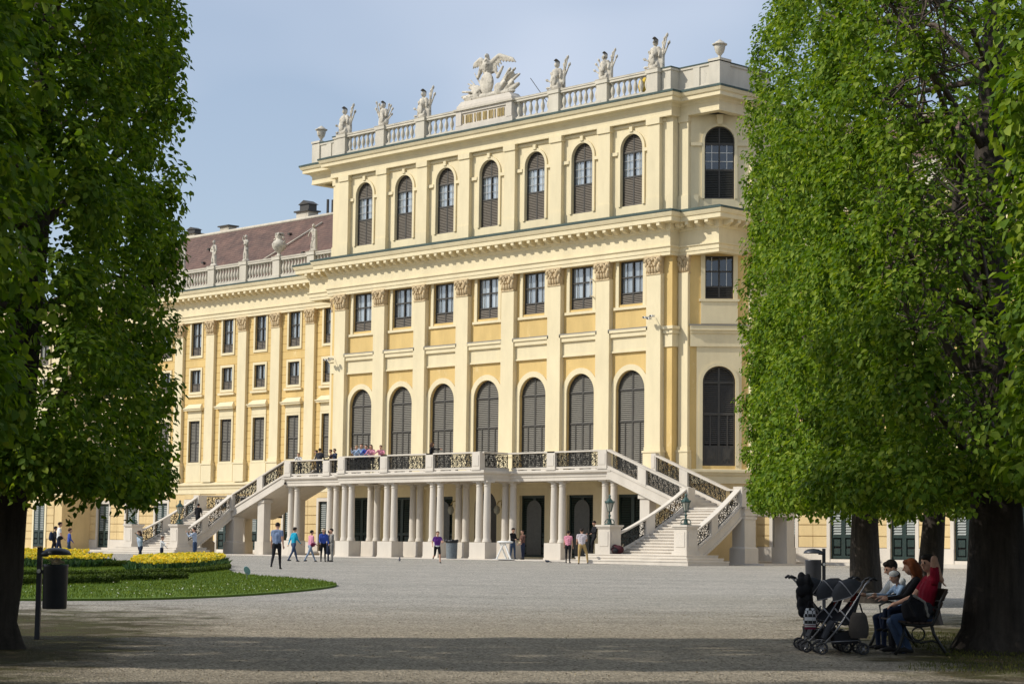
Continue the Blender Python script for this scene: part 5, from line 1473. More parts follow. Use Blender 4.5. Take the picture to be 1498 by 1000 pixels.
wing_statue(-WPIL[3], ZW, 'standing stone figure on the wing balustrade, second pier right of the left tree', 0)
wing_statue(-WPIL[2], ZW, 'stone figure with a raised arm on the wing balustrade, left of the big vase', 1)
wing_statue(-WPIL[0], ZW, 'draped stone figure on the wing balustrade beside the central block', 2)
for i, k in enumerate((5, 6)): wing_statue(-WPIL[k], ZW, ('draped figure hidden by the left tree crown, on the wing balustrade', 'figure at the far left end of the wing balustrade behind the tree crown')[i], i)
o = empty('stone_vase', (-WPIL[1], WY-0.05, ZW), 'big bulbous stone vase among the statues on the left wing balustrade', 'vase')
b = MB(); b.sm = True; b.lathe([(0.3,0),(0.3,0.08),(0.14,0.16),(0.12,0.3),(0.3,0.42),(0.5,0.66),(0.55,0.9),(0.42,1.12),(0.26,1.24),(0.24,1.36),(0.34,1.48),(0.3,1.55)], n=18); b.build('body', M['statue'], o)
b = MB(); b.sm = True
for s in (-1,1): b.tube([(s*0.5,0,1.0),(s*0.68,0,1.12),(s*0.6,0,1.35),(s*0.36,0,1.4)],0.05,6)
for k in range(7): b.ell((0.22*cos(k*0.9),0.22*sin(k*0.9),1.62),(0.14,0.14,0.16),6,5)
b.build('garland', M['statue'], o)
b = MB(); b.sm = True; b.ell((0,0,0.4),(0.8,0.6,0.75),14,8); b.ell((0.3,0,0.95),(0.3,0.3,0.25)); b.mi = 0
tag(b.build('tarpaulin_bundle', C_('yellow_tarpaulin', (0.62,0.42,0.06)), None, (11.6, 2.2, BZ+0.9)), 'rounded yellow covered bundle behind the fanned-spear statue on the right of the roof', 'bundle')
# lightning rods and flagpole stay
b = MB(); b.tube([(5.3,0.9,26.85),(2.75,0.9,29.8)],0.022,5); tag(b.build('flagpole_stay', M['frame'], None), 'thin dark slanting pole behind the eagle group', 'pole')

# security cameras
def cam(x, y, z, s, label):
    o = empty('security_camera', (x, y, z), label, 'camera', 'cameras on the palace front')
    o.scale = (0.62,0.8,0.8)
    b = MB(); b.tube([(0,0.2,0.25),(0,-0.35,0.2)],0.03,6); b.tube([(-0.55*s,-0.35,0.12),(0.5*s,-0.35,0.2)],0.03,6); b.build('bracket', M['frame'], o)
    for dx, dz in ((-0.45*s,0.1),(0.42*s,0.16),(0.05,0.0)):
        b = MB(); b.box(dx-0.16,dx+0.16,-0.55,-0.25,dz-0.02,dz+0.12); b.mi = 1; b.tube([(dx,-0.55,dz+0.05),(dx,-0.64,dz+0.04)],0.06,8); b.build('camera_body', [M['white'], M['plastic_black']], o)
cam(14.3, -0.45, 13.75, 1, 'security cameras on a bracket on the right end pilaster'); cam(-14.6, -0.45, 12.95, 1, 'security cameras on a bracket on the left end pilaster beside the wing')
# ================================================================ GROUND, LAWN, TREES
g = MB()
Ds = [-400, -60, 0, 20, 40, 60, 80, 100, 112, 160, 400, 4000]; Ls = [-3000, -300, -60, -20, 0, 20, 60, 300, 3000]
vs = []
for d in Ds:
    for l in Ls:
        x, y = W(l, d); vs.append((x, y, -0.0077*(112-max(min(d, 112), -60))))
nl = len(Ls)
g.add(vs, [(i*nl+j, i*nl+j+1, (i+1)*nl+j+1, (i+1)*nl+j) for i in range(len(Ds)-1) for j in range(nl-1)])
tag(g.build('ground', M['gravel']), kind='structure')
p = MB(); p.box(-70, -18.3, 0.6, 4.0, -0.2, 0.13); p.box(18.3, 70, 0.6, 4.0, -0.2, 0.13); p.box(-18.4, 18.4, YF-1.0, 3.2, -0.2, 0.05); p.box(-26, -18.4, -4.8, 0.6, -0.2, 0.046); p.box(18.4, 26, -4.8, 0.6, -0.2, 0.046)
tag(p.build('pavement', M['stone']), kind='structure')

def offset_sheet(poly, dz, mat, name, kind, thick=0.06):
    b = MB(); v = []
    for l, d in poly:
        x, y = W(l, d); v.append((x, y, gz(x, y)+dz))
    n = len(v)
    # centre fan so that the sheet can follow the fall of the ground
    cl = sum(q[0] for q in poly)/n; cd = sum(q[1] for q in poly)/n; x, y = W(cl, cd)
    b.add(v + [(q[0],q[1],q[2]-thick-dz) for q in v] + [(x, y, gz(x,y)+dz)], [(i,(i+1)%n,2*n) for i in range(n)] + [(i,n+i,n+(i+1)%n,(i+1)%n) for i in range(n)])
    return tag(b.build(name, mat), kind=kind)
def smooth_poly(p, it=2):
    for _ in range(it):
        q = []
        for i in range(len(p)):
            a, b_ = p[i], p[(i+1) % len(p)]
            q += [(a[0]*.75+b_[0]*.25, a[1]*.75+b_[1]*.25), (a[0]*.25+b_[0]*.75, a[1]*.25+b_[1]*.75)]
        p = q
    return p
LAWN = smooth_poly([(-42,44.5),(-13,44.8),(-10.5,45.3),(-8.3,46.3),(-6.9,48.5),(-5.7,52.3),(-4.9,57),(-4.9,61),(-6.3,66),(-9.0,70.6),(-10.6,78),(-11.6,88),(-16,95),(-24,97),(-42,90)])
offset_sheet(LAWN, 0.05, M['lawn'], 'lawn', 'structure')
def inpoly(P, x, y):
    c = np.zeros(len(x), bool); n = len(P)
    for i in range(n):
        x0, y0 = P[i]; x1, y1 = P[i-1]
        k = ((y0 > y) != (y1 > y)) & (x < (x1-x0)*(y-y0)/(y1-y0+1e-12)+x0); c ^= k
    return c

def leaf_cloud(name, P, N, size, mat, tipdown=0.7, jitter=0.8, aspect=0.8, parent=None, sizes=None, T=None, fold=0.18, kind=None):
    """one folded leaf per point: P positions, N outward directions"""
    n = len(P)
    nr = N*1.0 + rng.normal(size=(n,3))*jitter + np.array([0,0,0.35]); nr /= np.linalg.norm(nr, axis=1, keepdims=True)
    t = (np.array([0,0,-tipdown]) + N*0.35 + rng.normal(size=(n,3))*0.45) if T is None else T + rng.normal(size=(n,3))*0.2
    t -= nr*np.sum(t*nr, axis=1, keepdims=True); t /= (np.linalg.norm(t, axis=1, keepdims=True)+1e-9)
    s = np.cross(nr, t)
    sz = (size*(0.7+0.6*rng.random(n)) if sizes is None else sizes)[:,None]
    base = P
    l1 = P + t*sz*0.30 - s*sz*0.46*aspect + nr*sz*fold; l2 = P + t*sz*0.72 - s*sz*0.34*aspect + nr*sz*fold*0.8
    tip = P + t*sz*1.05; r1 = P + t*sz*0.30 + s*sz*0.46*aspect + nr*sz*fold; r2 = P + t*sz*0.72 + s*sz*0.34*aspect + nr*sz*fold*0.8
    co = np.stack([base, l1, l2, tip, r2, r1], axis=1).reshape(-1, 3)
    i = np.arange(n)[:,None]*6
    q = np.concatenate([i+np.array([[0,3,2,1]]), i+np.array([[0,5,4,3]])], axis=1).reshape(-1, 4)
    o = link(name, npmesh(name, co, q, mat), parent)
    if kind: o['kind'] = kind
    return o

def fld(P, s, ph=0.0):
    return (np.sin(P[:,0]*s+ph)*np.cos(P[:,1]*s*1.13+ph*2)+np.sin(P[:,2]*s*1.27+ph*3+P[:,0]*s*0.6)+np.cos(P[:,1]*s*2.1+P[:,2]*s*1.7+ph))/3

WM = np.array([[RX, RY, 0],[FX, FY, 0],[0,0,1.0]])     # (lat, d, z) -> world axes
def toworld(Q): 
    return Q @ WM + np.array([CAM[0], CAM[1], 0])

def clipped_tree(label, lat, d, tr, box, z1, leaf=0.10, dens=330, lean=(0,0), seed=0, mat='leaf', weights=None, thin=0.35, z0=2.0, sparse=None, height_r=1.0):
    """lime clipped to a tall block: shell of leaves on a scaffold of limbs"""
    l0, l1, d0, d1 = box
    x, y = W(lat, d); gr = gz(x, y)
    o = empty('lime_tree', (0,0,0), label, 'tree', 'clipped lime trees beside the court'); 
    rs = np.random.default_rng(100+seed); rr = random.Random(seed)
    cl, cd = (l0+l1)/2, (d0+d1)/2
    zb = gr+z0; zt = gr+z1
    # trunk with flare, then limbs
    b = MB(); b.sm = True
    N = 9; pts = []; rad = []
    for i in range(N):
        t = i/(N-1); z = gr-0.2 + t*(z1*0.72)
        ll = lat + lean[0]*t**0.8 + 0.12*sin(t*5+seed)*t; dd = d + lean[1]*t + 0.1*cos(t*4+seed)*t
        X, Y = W(ll, dd); pts.append((X, Y, z)); rad.append(tr*(1-0.62*t)+ (tr*0.75*math.exp(-t*14)))
    pts = [pts[0]] + [(W(lat,d)[0], W(lat,d)[1], gr+0.12)] + [(W(lat+lean[0]*0.02,d)[0], W(lat+lean[0]*0.02,d)[1], gr+0.35)] + pts[1:]
    rad = [tr*1.9, tr*1.45, tr*1.15] + rad[1:]
    # fluted bark: build ring by ring with ripples
    n = 22; vs = []
    for (px, py, pz), r in zip(pts, rad):
        for j in range(n):
            a = 2*pi*j/n; q = r*(1+0.07*sin(3*a+seed+pz*0.3)+0.04*sin(7*a+pz*1.1)+(0.10*sin(5*a+seed) if pz < gr+0.4 else 0))
            vs.append((px+q*cos(a), py+q*sin(a), pz))
    b.add(vs, [(i*n+j, i*n+(j+1)%n, (i+1)*n+(j+1)%n, (i+1)*n+j) for i in range(len(pts)-1) for j in range(n)])
    tk = b.build('trunk', M['bark'], o)
    b = MB(); b.sm = True; tips = []
    for i in range(26):
        t = 0.30+0.68*i/26; k = min(int(t*(N-1))+2, len(pts)-1); p0 = pts[k]
        face = rr.choice([0,0,1,2,2,3]); 
        el, ed = {0:(l0+0.25, rr.uniform(d0,d1)), 1:(l1-0.25, rr.uniform(d0,d1)), 2:(rr.uniform(l0,l1), d0+0.25), 3:(rr.uniform(l0,l1), d1-0.25)}[face]
        ez = min(zt-0.3, p0[2]+rr.uniform(0.2,2.8)); ez = max(ez, zb+0.9)
        X, Y = W(el, ed); m = ((p0[0]+X)/2+rr.uniform(-.3,.3), (p0[1]+Y)/2+rr.uniform(-.3,.3), (p0[2]+ez)/2+rr.uniform(-.1,.5))
        r0 = min(tr*0.30,0.09)*(1.2-t*0.6)
        b.tube([p0, m, (X,Y,ez)], [r0, r0*0.6, 0.02], 6); tips.append((m, (X,Y,ez)))
        for q in range(34):
            s = rr.uniform(0.35,1.0); sx = tuple(m[c]+(((X,Y,ez)[c])-m[c])*s for c in range(3))
            e = tuple(sx[c]+rr.uniform(-0.85,0.85)*(1.0-0.45*(s > 0.75)) for c in range(3)); vx, vy = e[0]-CAM[0], e[1]-CAM[1]; el_, ed_ = min(max(vx*RX+vy*RY, l0+0.25), l1-0.25), min(max(vx*FX+vy*FY, d0+0.25), d1-0.25); X2, Y2 = W(el_, ed_); e = (X2, Y2, max(e[2], zb+0.3)); mm = tuple((sx[c]+e[c])/2+rr.uniform(-.15,.15) for c in range(3))
            b.tube([sx, mm, e], [0.018,0.012,0.006], 4, cap=False)
    b.build('limbs', M['twig'], o)
    # crown
    A = {0:(d1-d0)*(zt-zb), 1:(d1-d0)*(zt-zb), 2:(l1-l0)*(zt-zb), 3:(l1-l0)*(zt-zb), 4:(l1-l0)*(d1-d0), 5:(l1-l0)*(d1-d0)}
    wt = weights or {0:1,1:0.5,2:1,3:0.5,4:1,5:0.5}
    PP = []; NN = []
    per = 30
    for f_, a in A.items():
        nc = int(a*dens*wt[f_]/per)
        u, v, dep = rs.random(nc), rs.random(nc), np.minimum(rs.exponential(0.26, nc), 1.5)
        Z = zb+(zt-zb)*v
        if f_ == 0: Q = np.stack([l0+dep, d0+(d1-d0)*u, Z],1); Nn = np.array([-1.0,0,0])
        elif f_ == 1: Q = np.stack([l1-dep, d0+(d1-d0)*u, Z],1); Nn = np.array([1.0,0,0])
        elif f_ == 2: Q = np.stack([l0+(l1-l0)*u, d0+dep, Z],1); Nn = np.array([0,-1.0,0])
        elif f_ == 3: Q = np.stack([l0+(l1-l0)*u, d1-dep, Z],1); Nn = np.array([0,1.0,0])
        elif f_ == 4: Q = np.stack([l0+(l1-l0)*u, d0+(d1-d0)*v, zb+dep*0.7+0.05],1); Nn = np.array([0,0,-0.4])
        else: Q = np.stack([l0+(l1-l0)*u, d0+(d1-d0)*v, zt-dep],1); Nn = np.array([0,0,1.0])
        PP.append(Q); NN.append(np.repeat(Nn[None], nc, 0))
    # light fill of the inside
    nc = int((l1-l0)*(d1-d0)*(zt-zb)*dens*0.05/per)
    Q = np.stack([l0+(l1-l0)*rs.random(nc), d0+(d1-d0)*rs.random(nc), zb+(zt-zb)*rs.random(nc)],1); PP.append(Q); NN.append(rs.normal(size=(nc,3))*0.5)
    Q = np.concatenate(PP); Nn = np.concatenate(NN)
    # rounded edges, uneven outline
    rad_ = 0.9
    c = np.stack([np.clip(Q[:,0], l0+rad_, l1-rad_), np.clip(Q[:,1], d0+rad_, d1-rad_), np.clip(Q[:,2], zb+rad_*0.5, zt-rad_*1.3)],1)
    dv = Q-c; ln = np.linalg.norm(dv, axis=1)+1e-6
    lim = rad_*(1.0); k = ln > lim; Q[k] = (c+dv*(lim/ln)[:,None])[k]
    bump = fld(Q, 1.7, seed)*0.20 + fld(Q, 4.6, seed+1)*0.30
    out = dv/ln[:,None]; Q = Q + out*bump[:,None]*(ln[:,None] > 0.3)
    Q[:,2] += np.where(Q[:,2] < zb+0.6, 0.22*fld(Q*np.array([1,1,0]), 3.3, seed+2), 0)
    dn = fld(Q, 2.6, seed+5)*0.5 + fld(Q, 6.3, seed+6)*0.5
    hz = np.clip((Q[:,2]-(zb+4.0))/6.0, 0, 1)
    keep = dn > (-0.21 + thin*hz)
    if sparse is not None: keep &= ~((rs.random(len(Q)) < sparse(Q)))
    Q = Q[keep]; Nn = Nn[keep]
    of = rs.normal(size=(len(Q)*per,3)); of /= np.linalg.norm(of, axis=1, keepdims=True); of *= (0.55+0.5*rs.random((len(of),1)))
    cs = np.repeat(0.12+0.13*rs.random(len(Q)), per)[:,None]*(leaf/0.09)**0.5
    Q = np.repeat(Q, per, 0) + of*cs*np.array([1,1,1.35])
    Nn = np.repeat(Nn, per, 0)*0.45 + of*0.9 + np.array([0,0,0.35]); Nn /= np.linalg.norm(Nn, axis=1, keepdims=True)
    leaf_cloud('crown', toworld(Q), Nn @ WM, leaf, M[mat], parent=o, jitter=0.38, fold=0.14)
    return o
# right-hand row, nearest first
def sp_right(Q):
    # worn, twiggy patch where neighbouring crowns shade each other
    return 0.40*np.clip((Q[:,2]-3.8)/2.0, 0, 1)*(fld(Q, 1.3, 2.0) > -0.15)*(Q[:,0] > 5.1)
def sp_left(Q):
    return 0.40*(Q[:,0] < -5.95)*(Q[:,0] > -6.7)*(Q[:,1] < 26)*(Q[:,2] > 3.0)*(fld(Q, 1.2, 4.0) > -0.1)
def sp_far(Q):
    return 0.45*np.clip((Q[:,2]-9.0)/2.5, 0, 1)
clipped_tree('clipped lime on the right edge, the nearest of its row, with large bright leaves', 7.4, 19.3, 0.40, (5.2,9.2,16.4,22.2), 12.5, 0.12, 330, seed=1, weights={0:1,1:0.2,2:0.7,3:0.4,4:1,5:0.3}, z0=2.2)
clipped_tree('clipped lime with a thick dark trunk right of the bench', 6.95, 29.7, 0.40, (4.8,9.6,26.0,33.6), 13.5, 0.085, 640, seed=2, sparse=sp_right, weights={0:1,1:0.25,2:0.7,3:0.3,4:1,5:0.3}, z0=2.3)
clipped_tree('clipped lime with a leaning slender trunk behind the man in the red shirt', 7.75, 39.0, 0.22, (5.35,10.0,36.0,43.6), 13.5, 0.095, 380, (0.75,0.2), seed=3, weights={0:1,1:0.25,2:0.6,3:0.3,4:1,5:0.3}, z0=2.3)
clipped_tree('clipped lime with a straight trunk beyond the pushchairs, farthest of the right-hand row', 8.7, 51.0, 0.33, (6.15,11.2,47.5,54.5), 15.0, 0.10, 480, seed=4, weights={0:1,1:0.25,2:0.9,3:0.3,4:1,5:0.5}, thin=0.2, z0=2.4, sparse=sp_far)
# left-hand row
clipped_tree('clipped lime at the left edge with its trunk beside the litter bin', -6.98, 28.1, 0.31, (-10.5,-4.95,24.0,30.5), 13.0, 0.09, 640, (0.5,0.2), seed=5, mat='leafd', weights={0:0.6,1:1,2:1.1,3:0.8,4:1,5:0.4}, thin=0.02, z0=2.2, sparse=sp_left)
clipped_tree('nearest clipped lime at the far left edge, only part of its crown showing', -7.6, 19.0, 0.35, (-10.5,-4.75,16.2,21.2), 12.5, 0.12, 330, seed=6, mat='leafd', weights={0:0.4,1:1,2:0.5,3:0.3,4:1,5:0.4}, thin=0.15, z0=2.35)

# box edging and tulip beds on the lawn
def box_hedge(pts, w, h, label):
    b = MB(); path = []
    P = []
    tot = 0
    for (la, da), (lb, db) in zip(pts[:-1], pts[1:]):
        L = sqrt((lb-la)**2+(db-da)**2); n = int(L*1500*(w+2*h)/1.0*0.42)
        t = rng.random(n); px, py = W(la, da); qx, qy = W(lb, db)
        side = rng.random(n)
        off = np.where(side < 0.4, rng.random(n)-0.5, np.sign(rng.random(n)-0.5)*0.5)*w; hh = np.where(side < 0.4, h, h*rng.random(n))
        nx, ny = -(qy-py)/L, (qx-px)/L
        X = px+(qx-px)*t+nx*off; Y = py+(qy-py)*t+ny*off
        Z = np.array([gz(a, c) for a, c in zip(X, Y)])+0.05+hh+rng.normal(size=n)*0.015
        P.append(np.stack([X,Y,Z],1))
    P = np.concatenate(P); N = rng.normal(size=(len(P),3))+np.array([0,0,0.8])
    o = leaf_cloud('box_hedge', P, N/np.linalg.norm(N,axis=1,keepdims=True), 0.055, M['box'], tipdown=-0.5)
    tag(o, label, 'hedge', 'low box hedges on the lawn')
    core = MB()
    for a, c in zip(pts[:-1], pts[1:]):
        ax, ay = W(*a); cx, cy = W(*c)
        core.beam((ax,ay,gz(ax,ay)+0.04),(cx,cy,gz(cx,cy)+0.04), w*0.86, 0, h*0.94)
    core.build('core', M['box'], o)
box_hedge([(-16,54.2),(-13.2,55.4),(-11.0,58.4)], 0.45, 0.19, 'low clipped box hedge in front of the left tulips, behind the litter bin')
box_hedge([(-11.9,60.6),(-10.7,62.0),(-10.0,64.0)], 0.45, 0.17, 'short curved box hedge in the middle of the lawn')
box_hedge([(-12.4,69.8),(-11.0,71.5),(-10.7,77),(-11.0,81)], 0.4, 0.13, 'box hedge curving round the foot of the right-hand yellow tulips')
box_hedge([(-16.5,80),(-14.4,81.5)], 0.4, 0.2, 'low box hedge between the two yellow tulip beds')
box_hedge([(-17,65),(-13.0,67.5),(-11.9,68.5)], 0.3, 0.12, 'thin box hedge behind the short curved hedge')

def flower_bed(poly, n, label, hgt=0.42, fl=0.085):
    ls = [p[0] for p in poly]; ds = [p[1] for p in poly]
    l = rng.uniform(min(ls), max(ls), n*3); d = rng.uniform(min(ds), max(ds), n*3)
    k = inpoly(poly, l, d); l, d = l[k][:n], d[k][:n]; n = len(l)
    X = CAM[0]+RX*l+FX*d; Y = CAM[1]+RY*l+FY*d; G = np.array([gz(a,c) for a,c in zip(X,Y)])
    H = hgt*(0.8+0.35*rng.random(n))
    # petals: six per flower forming a cup
    Pf = np.repeat(np.stack([X,Y,G+H],1), 6, 0); a = np.tile(np.arange(6)*pi/3, n)+np.repeat(rng.random(n)*6,6)
    N = np.stack([np.cos(a),np.sin(a),0.2+0*a],1); T = np.stack([np.cos(a)*0.45,np.sin(a)*0.45,1+0*a],1)
    o = leaf_cloud('flower_bed', Pf, N, fl, M['petal'], jitter=0.15, parent=None, T=T, sizes=np.repeat(fl*(0.8+0.5*rng.random(n)),6), aspect=1.1)
    tag(o, label, 'flower bed', 'yellow tulip beds on the lawn', 'stuff')
    m = n*5; i = rng.integers(0, n, m)
    Pg = np.stack([X[i]+rng.normal(size=m)*0.09, Y[i]+rng.normal(size=m)*0.09, G[i]+0.03],1); a = rng.random(m)*2*pi
    N = np.stack([np.cos(a),np.sin(a),0.1+0*a],1); T = np.stack([np.cos(a)*0.3,np.sin(a)*0.3,1+0*a],1)
    leaf_cloud('tulip_leaves', Pg, N, 0.3, M['flowergreen'], jitter=0.3, T=T, sizes=0.24+0.14*rng.random(m), aspect=0.28, parent=o)
flower_bed(smooth_poly([(-12.8,70.5),(-11.3,73),(-11.1,79),(-12.0,90),(-14.2,93),(-14.8,82)]), 1500, 'bed of yellow tulips in front of the left-hand stair, right of the running girl')
flower_bed(smooth_poly([(-22.5,78),(-16,78),(-15.3,81),(-16.5,86),(-23,86)]), 1100, 'bed of yellow tulips directly behind the left litter bin')
flower_bed(smooth_poly([(-27,94),(-20.6,94),(-19.3,97),(-20.5,100),(-27.5,99)]), 1000, 'bed of yellow tulips at the feet of the walking family')
# grass blades and daisies
def grass(n, poly, name, label, hh, mat, drange=None):
    ls = [p[0] for p in poly]; ds = [p[1] for p in poly]
    l = rng.uniform(max(min(ls),-18), max(ls), n*2); d = rng.uniform(min(ds), max(ds), n*2)
    k = inpoly(poly, l, d); l, d = l[k][:n], d[k][:n]; n = len(l)
    X = CAM[0]+RX*l+FX*d; Y = CAM[1]+RY*l+FY*d; G = np.array([gz(a,c) for a,c in zip(X,Y)])
    P = np.stack([X,Y,G+0.045],1); a = rng.random(n)*2*pi; N = np.stack([np.cos(a),np.sin(a),0*a],1)
    o = leaf_cloud(name, P, N, hh, mat, jitter=0.2, T=np.stack([np.cos(a)*.4,np.sin(a)*.4,1+0*a],1), aspect=0.22)
    tag(o, label, 'grass', None, 'stuff'); return o
grass(45000, LAWN, 'grass', 'short green grass of the oval lawn', 0.055, M['grassblade'])
def daisies(n):
    l = rng.normal(size=n)*2.0-9.5; d = rng.normal(size=n)*4.5+52; k = inpoly(LAWN, l, d) & (fld(np.stack([l,d,0*l],1),1.3) > -0.1); l, d = l[k], d[k]
    X = CAM[0]+RX*l+FX*d; Y = CAM[1]+RY*l+FY*d; G = np.array([gz(a,c) for a,c in zip(X,Y)])
    P = np.stack([X,Y,G+0.10],1); N = np.tile(np.array([0,0,1.0]),(len(P),1))
    tag(leaf_cloud('daisies', P, N, 0.035, M['daisy'], jitter=0.4, aspect=1.1), 'white daisies sprinkled over the near part of the lawn', 'flowers', None, 'stuff')
daisies(450)
MOSS = smooth_poly([(4.6,24.5),(9,24.5),(9,34),(6.2,35),(5.6,31),(6.0,27.5),(4.8,26)])
grass(6500, MOSS, 'grass', 'thin patchy grass round the trunk right of the bench', 0.035, M['mossblade'])
def litter(n):
    l = rng.uniform(-11,11,n); d = rng.uniform(22,44,n); X = CAM[0]+RX*l+FX*d; Y = CAM[1]+RY*l+FY*d; G = np.array([gz(a,c) for a,c in zip(X,Y)])
    P = np.stack([X,Y,G+0.008],1); N = np.tile(np.array([0,0,1.0]),(n,1)); M['litter'] = leafmat('fallen_bud_scales', (0.10,0.07,0.04),(0.2,0.15,0.09),(0.34,0.3,0.2),0.0)
    tag(leaf_cloud('leaf_litter', P, N, 0.022, M['litter'], jitter=0.9), 'small dry bud scales and pebbles scattered over the near gravel', 'litter', None, 'stuff')
litter(2500)
# ================================================================ PEOPLE ON THE COURT
LEFT = face_dir(-1, 0); RIGHT = face_dir(1, 0); AWAY = face_dir(0, 1); TOUS = face_dir(0, -1)
walk = ((0.42,0.12),(-0.30,0.25)); walk2 = ((0.32,0.05),(-0.22,0.35)); still = ((0.03,0.03),(-0.03,0.03))
person('man in a slate-blue T-shirt and black trousers walking away, alone on the gravel', on(-9.25,83.0), face_dir(0.15,1), 1.84, BLUEG, BLACK, HAIRD, ((-0.22,0.40),(0.20,0.05)), ((0.15,0.12,0.25),(-0.1,0.14,0.2)), 0.02, 'short', head_nod=0.2)
person('person in a turquoise jacket walking beside the one with the pink top', on(-10.5,101.5), face_dir(0.8,0.6), 1.70, TURQ, DENIM, HAIRD, walk, ((-0.35,0.12,0.1),(0.3,0.1,0.5)), 0.05, group='walkers near the left colonnade')
person('woman in a pink top and pale jeans with a dark red shoulder bag', on(-9.75,102.2), face_dir(0.8,0.6), 1.60, PINK, LDENIM, HAIRD, ((0.5,0.05),(-0.42,0.15)), ((0.3,0.1,0.6),(0.1,0.12,0.9)), 0.08, extra=MAROON, bag='side', group='walkers near the left colonnade')
person('person in a pale sun hat, blue top and long dark coat', on(-9.15,102.6), face_dir(0.3,-1), 1.60, ROYAL, BLACK, HAIRD, still, ((0.1,0.15,0.6),(0.1,0.15,0.8)), 0.03, hat='brim', extra=CREAMC, group='walkers near the left colonnade')
person('person in a dark navy coat beside the sun hat', on(-8.95,103.3), face_dir(0.9,0.2), 1.52, NAVY, NAVY, HAIRD, still, ((0.1,0.15,0.6),(0.1,0.15,0.5)), 0.03, skirt=0.22, group='walkers near the left colonnade')
person('person in a grey suit, elbow out, rightmost of the walkers by the left colonnade', on(-8.75,102.9), face_dir(-0.8,-0.4), 1.60, GREY, GREY, HAIRD, still, ((0.2,0.1,0.5),(-0.3,0.5,1.2)), 0.03, extra=BROWNC, group='walkers near the left colonnade')
person('jogger in a purple T-shirt and black shorts, white jacket round the waist', on(-3.55,102.5), face_dir(0.25,-1), 1.60, PURPLE, BLACK, HAIRB, ((0.55,0.35),(-0.25,0.95)), ((0.5,0.2,1.3),(-0.4,0.25,1.3)), 0.10, 'short', extra=WHITE, bag='waist', shorts=True)
person('person in a pink plaid shirt and dark trousers, seen from behind', on(3.0,107.0), face_dir(0.3,1), 1.64, PLPINK, BLACK, HAIRD, still, ((0.1,0.15,0.3),(0.05,0.12,0.2)), 0.03, 'short')
person('man in a white plaid shirt and khaki trousers, standing with legs apart', on(3.62,104.5), face_dir(-0.1,1), 1.76, PLWHITE, KHAKI, HAIRD, ((0.0,0.02,0.10),(-0.05,0.02,0.38)), ((0.2,0.1,0.9),(0.4,0.2,1.2)), 0.08, 'short', build=1.1)
px, py = W(0.18, 117.3); person('man in a black sweater standing against the portico plinth', (px, py, 0.05), face_dir(0.7,-0.6), 1.74, BLACK, DENIM, HAIRD, ((0.15,0.1),(-0.05,0.05)), ((0.35,0.12,1.0),(0.35,0.12,1.1)), -0.02, hat='cap', extra=BLACK)
px, py = W(0.75, 117.6); person('woman in a brown-red jacket with a pale handbag in the portico', (px, py, 0.05), face_dir(-0.7,-0.5), 1.64, BROWNC, NAVY, HAIRD, still, ((0.2,0.1,0.6),(0.15,0.1,0.4)), 0.02, extra=CREAMC, bag='side')
px, py = 18.35, -9.35; person('person in black leaning back on the lamp pedestal of the right-hand stair', (px, py, 0.452), face_dir(-0.75,-0.4), 1.70, BLACK, BLACK, HAIRD, ((0.55,0.55),(0.05,0.02)), ((0.3,0.12,0.9),(0.35,0.12,0.8)), -0.12, head_nod=0.35)
person('girl running past the tulips with a dark bag in her outstretched hand', on(-16.35,92.5), face_dir(-0.5,-0.6), 1.42, PLBLUE, NAVY, HAIRB, ((0.35,0.75),(-0.35,0.35)), ((1.9,0.15,0.4),(-0.5,0.15,0.6)), 0.14, longhair=True, shoes=WHITE, child=True)
person('small child in a white top behind the tulips, arm stretched out', on(-16.4,98.5), face_dir(0.8,-0.3), 1.12, WHITE, NAVY, HAIRB, still, ((0.3,0.1,0.6),(1.2,0.15,0.3)), 0.02, child=True)
person('person in a pale blue shirt holding a camera to the face beyond the tulips', on(-15.4,102.2), face_dir(-0.9,0.2), 1.58, PLBLUE, DENIM, HAIRD, still, ((1.0,0.2,1.6),(1.0,0.2,1.6)), 0.05)
person('man in a white shirt with a dark shoulder bag, walking at the left', on(-22.9,106.0), face_dir(0.85,0.4), 1.80, WHITE, NAVY, HAIRD, walk2, ((0.1,0.12,0.3),(0.2,0.1,0.5)), 0.03, 'short', extra=BLACK, bag='side', group='family walking behind the far tulips')
person('person in black walking behind the man in the white shirt', on(-23.3,106.8), face_dir(0.85,0.4), 1.60, BLACK, BLACK, HAIRD, walk, ((0.1,0.12,0.3),(0.2,0.1,0.5)), 0.05, bag='back', extra=NAVY, group='family walking behind the far tulips')
person('child in blue walking in front of the man in the white shirt', on(-22.5,106.6), face_dir(0.85,0.4), 1.45, ROYAL, DENIM, HAIRB, walk2, ((0.1,0.12,0.3),(0.2,0.1,0.5)), 0.03, child=True, group='family walking behind the far tulips')
# terrace
def deckp(x, y, *a, **k): return person(a[0], (x, y, DZ), *a[1:], **k)
rl = ((0.9,0.25,0.5),(0.9,0.25,0.5))
deckp(-13.9, -3.55, 'person in a white shirt leaning over the left end of the terrace rail', face_dir(-0.2,-1), 1.60, WHITE, NAVY, HAIRD, ((0.0,0.0),(-0.1,0.0)), rl, 0.45, group='visitors on the terrace')
deckp(-12.3, -3.3, 'person in a cream top on the terrace reaching out to the rail', face_dir(-1,0.1), 1.72, CREAMC, NAVY, HAIRD, still, ((0.5,0.5,0.2),(0.3,0.1,0.5)), 0.15, group='visitors on the terrace')
deckp(-11.95, -3.45, 'man in dark grey with his back to the court beside the left stair head', AWAY, 1.82, cloth('charcoal_cloth',(0.05,0.05,0.06)), NAVY, HAIRD, still, ((0.2,0.3,0.9),(0.2,0.3,0.9)), 0.03, group='visitors on the terrace')
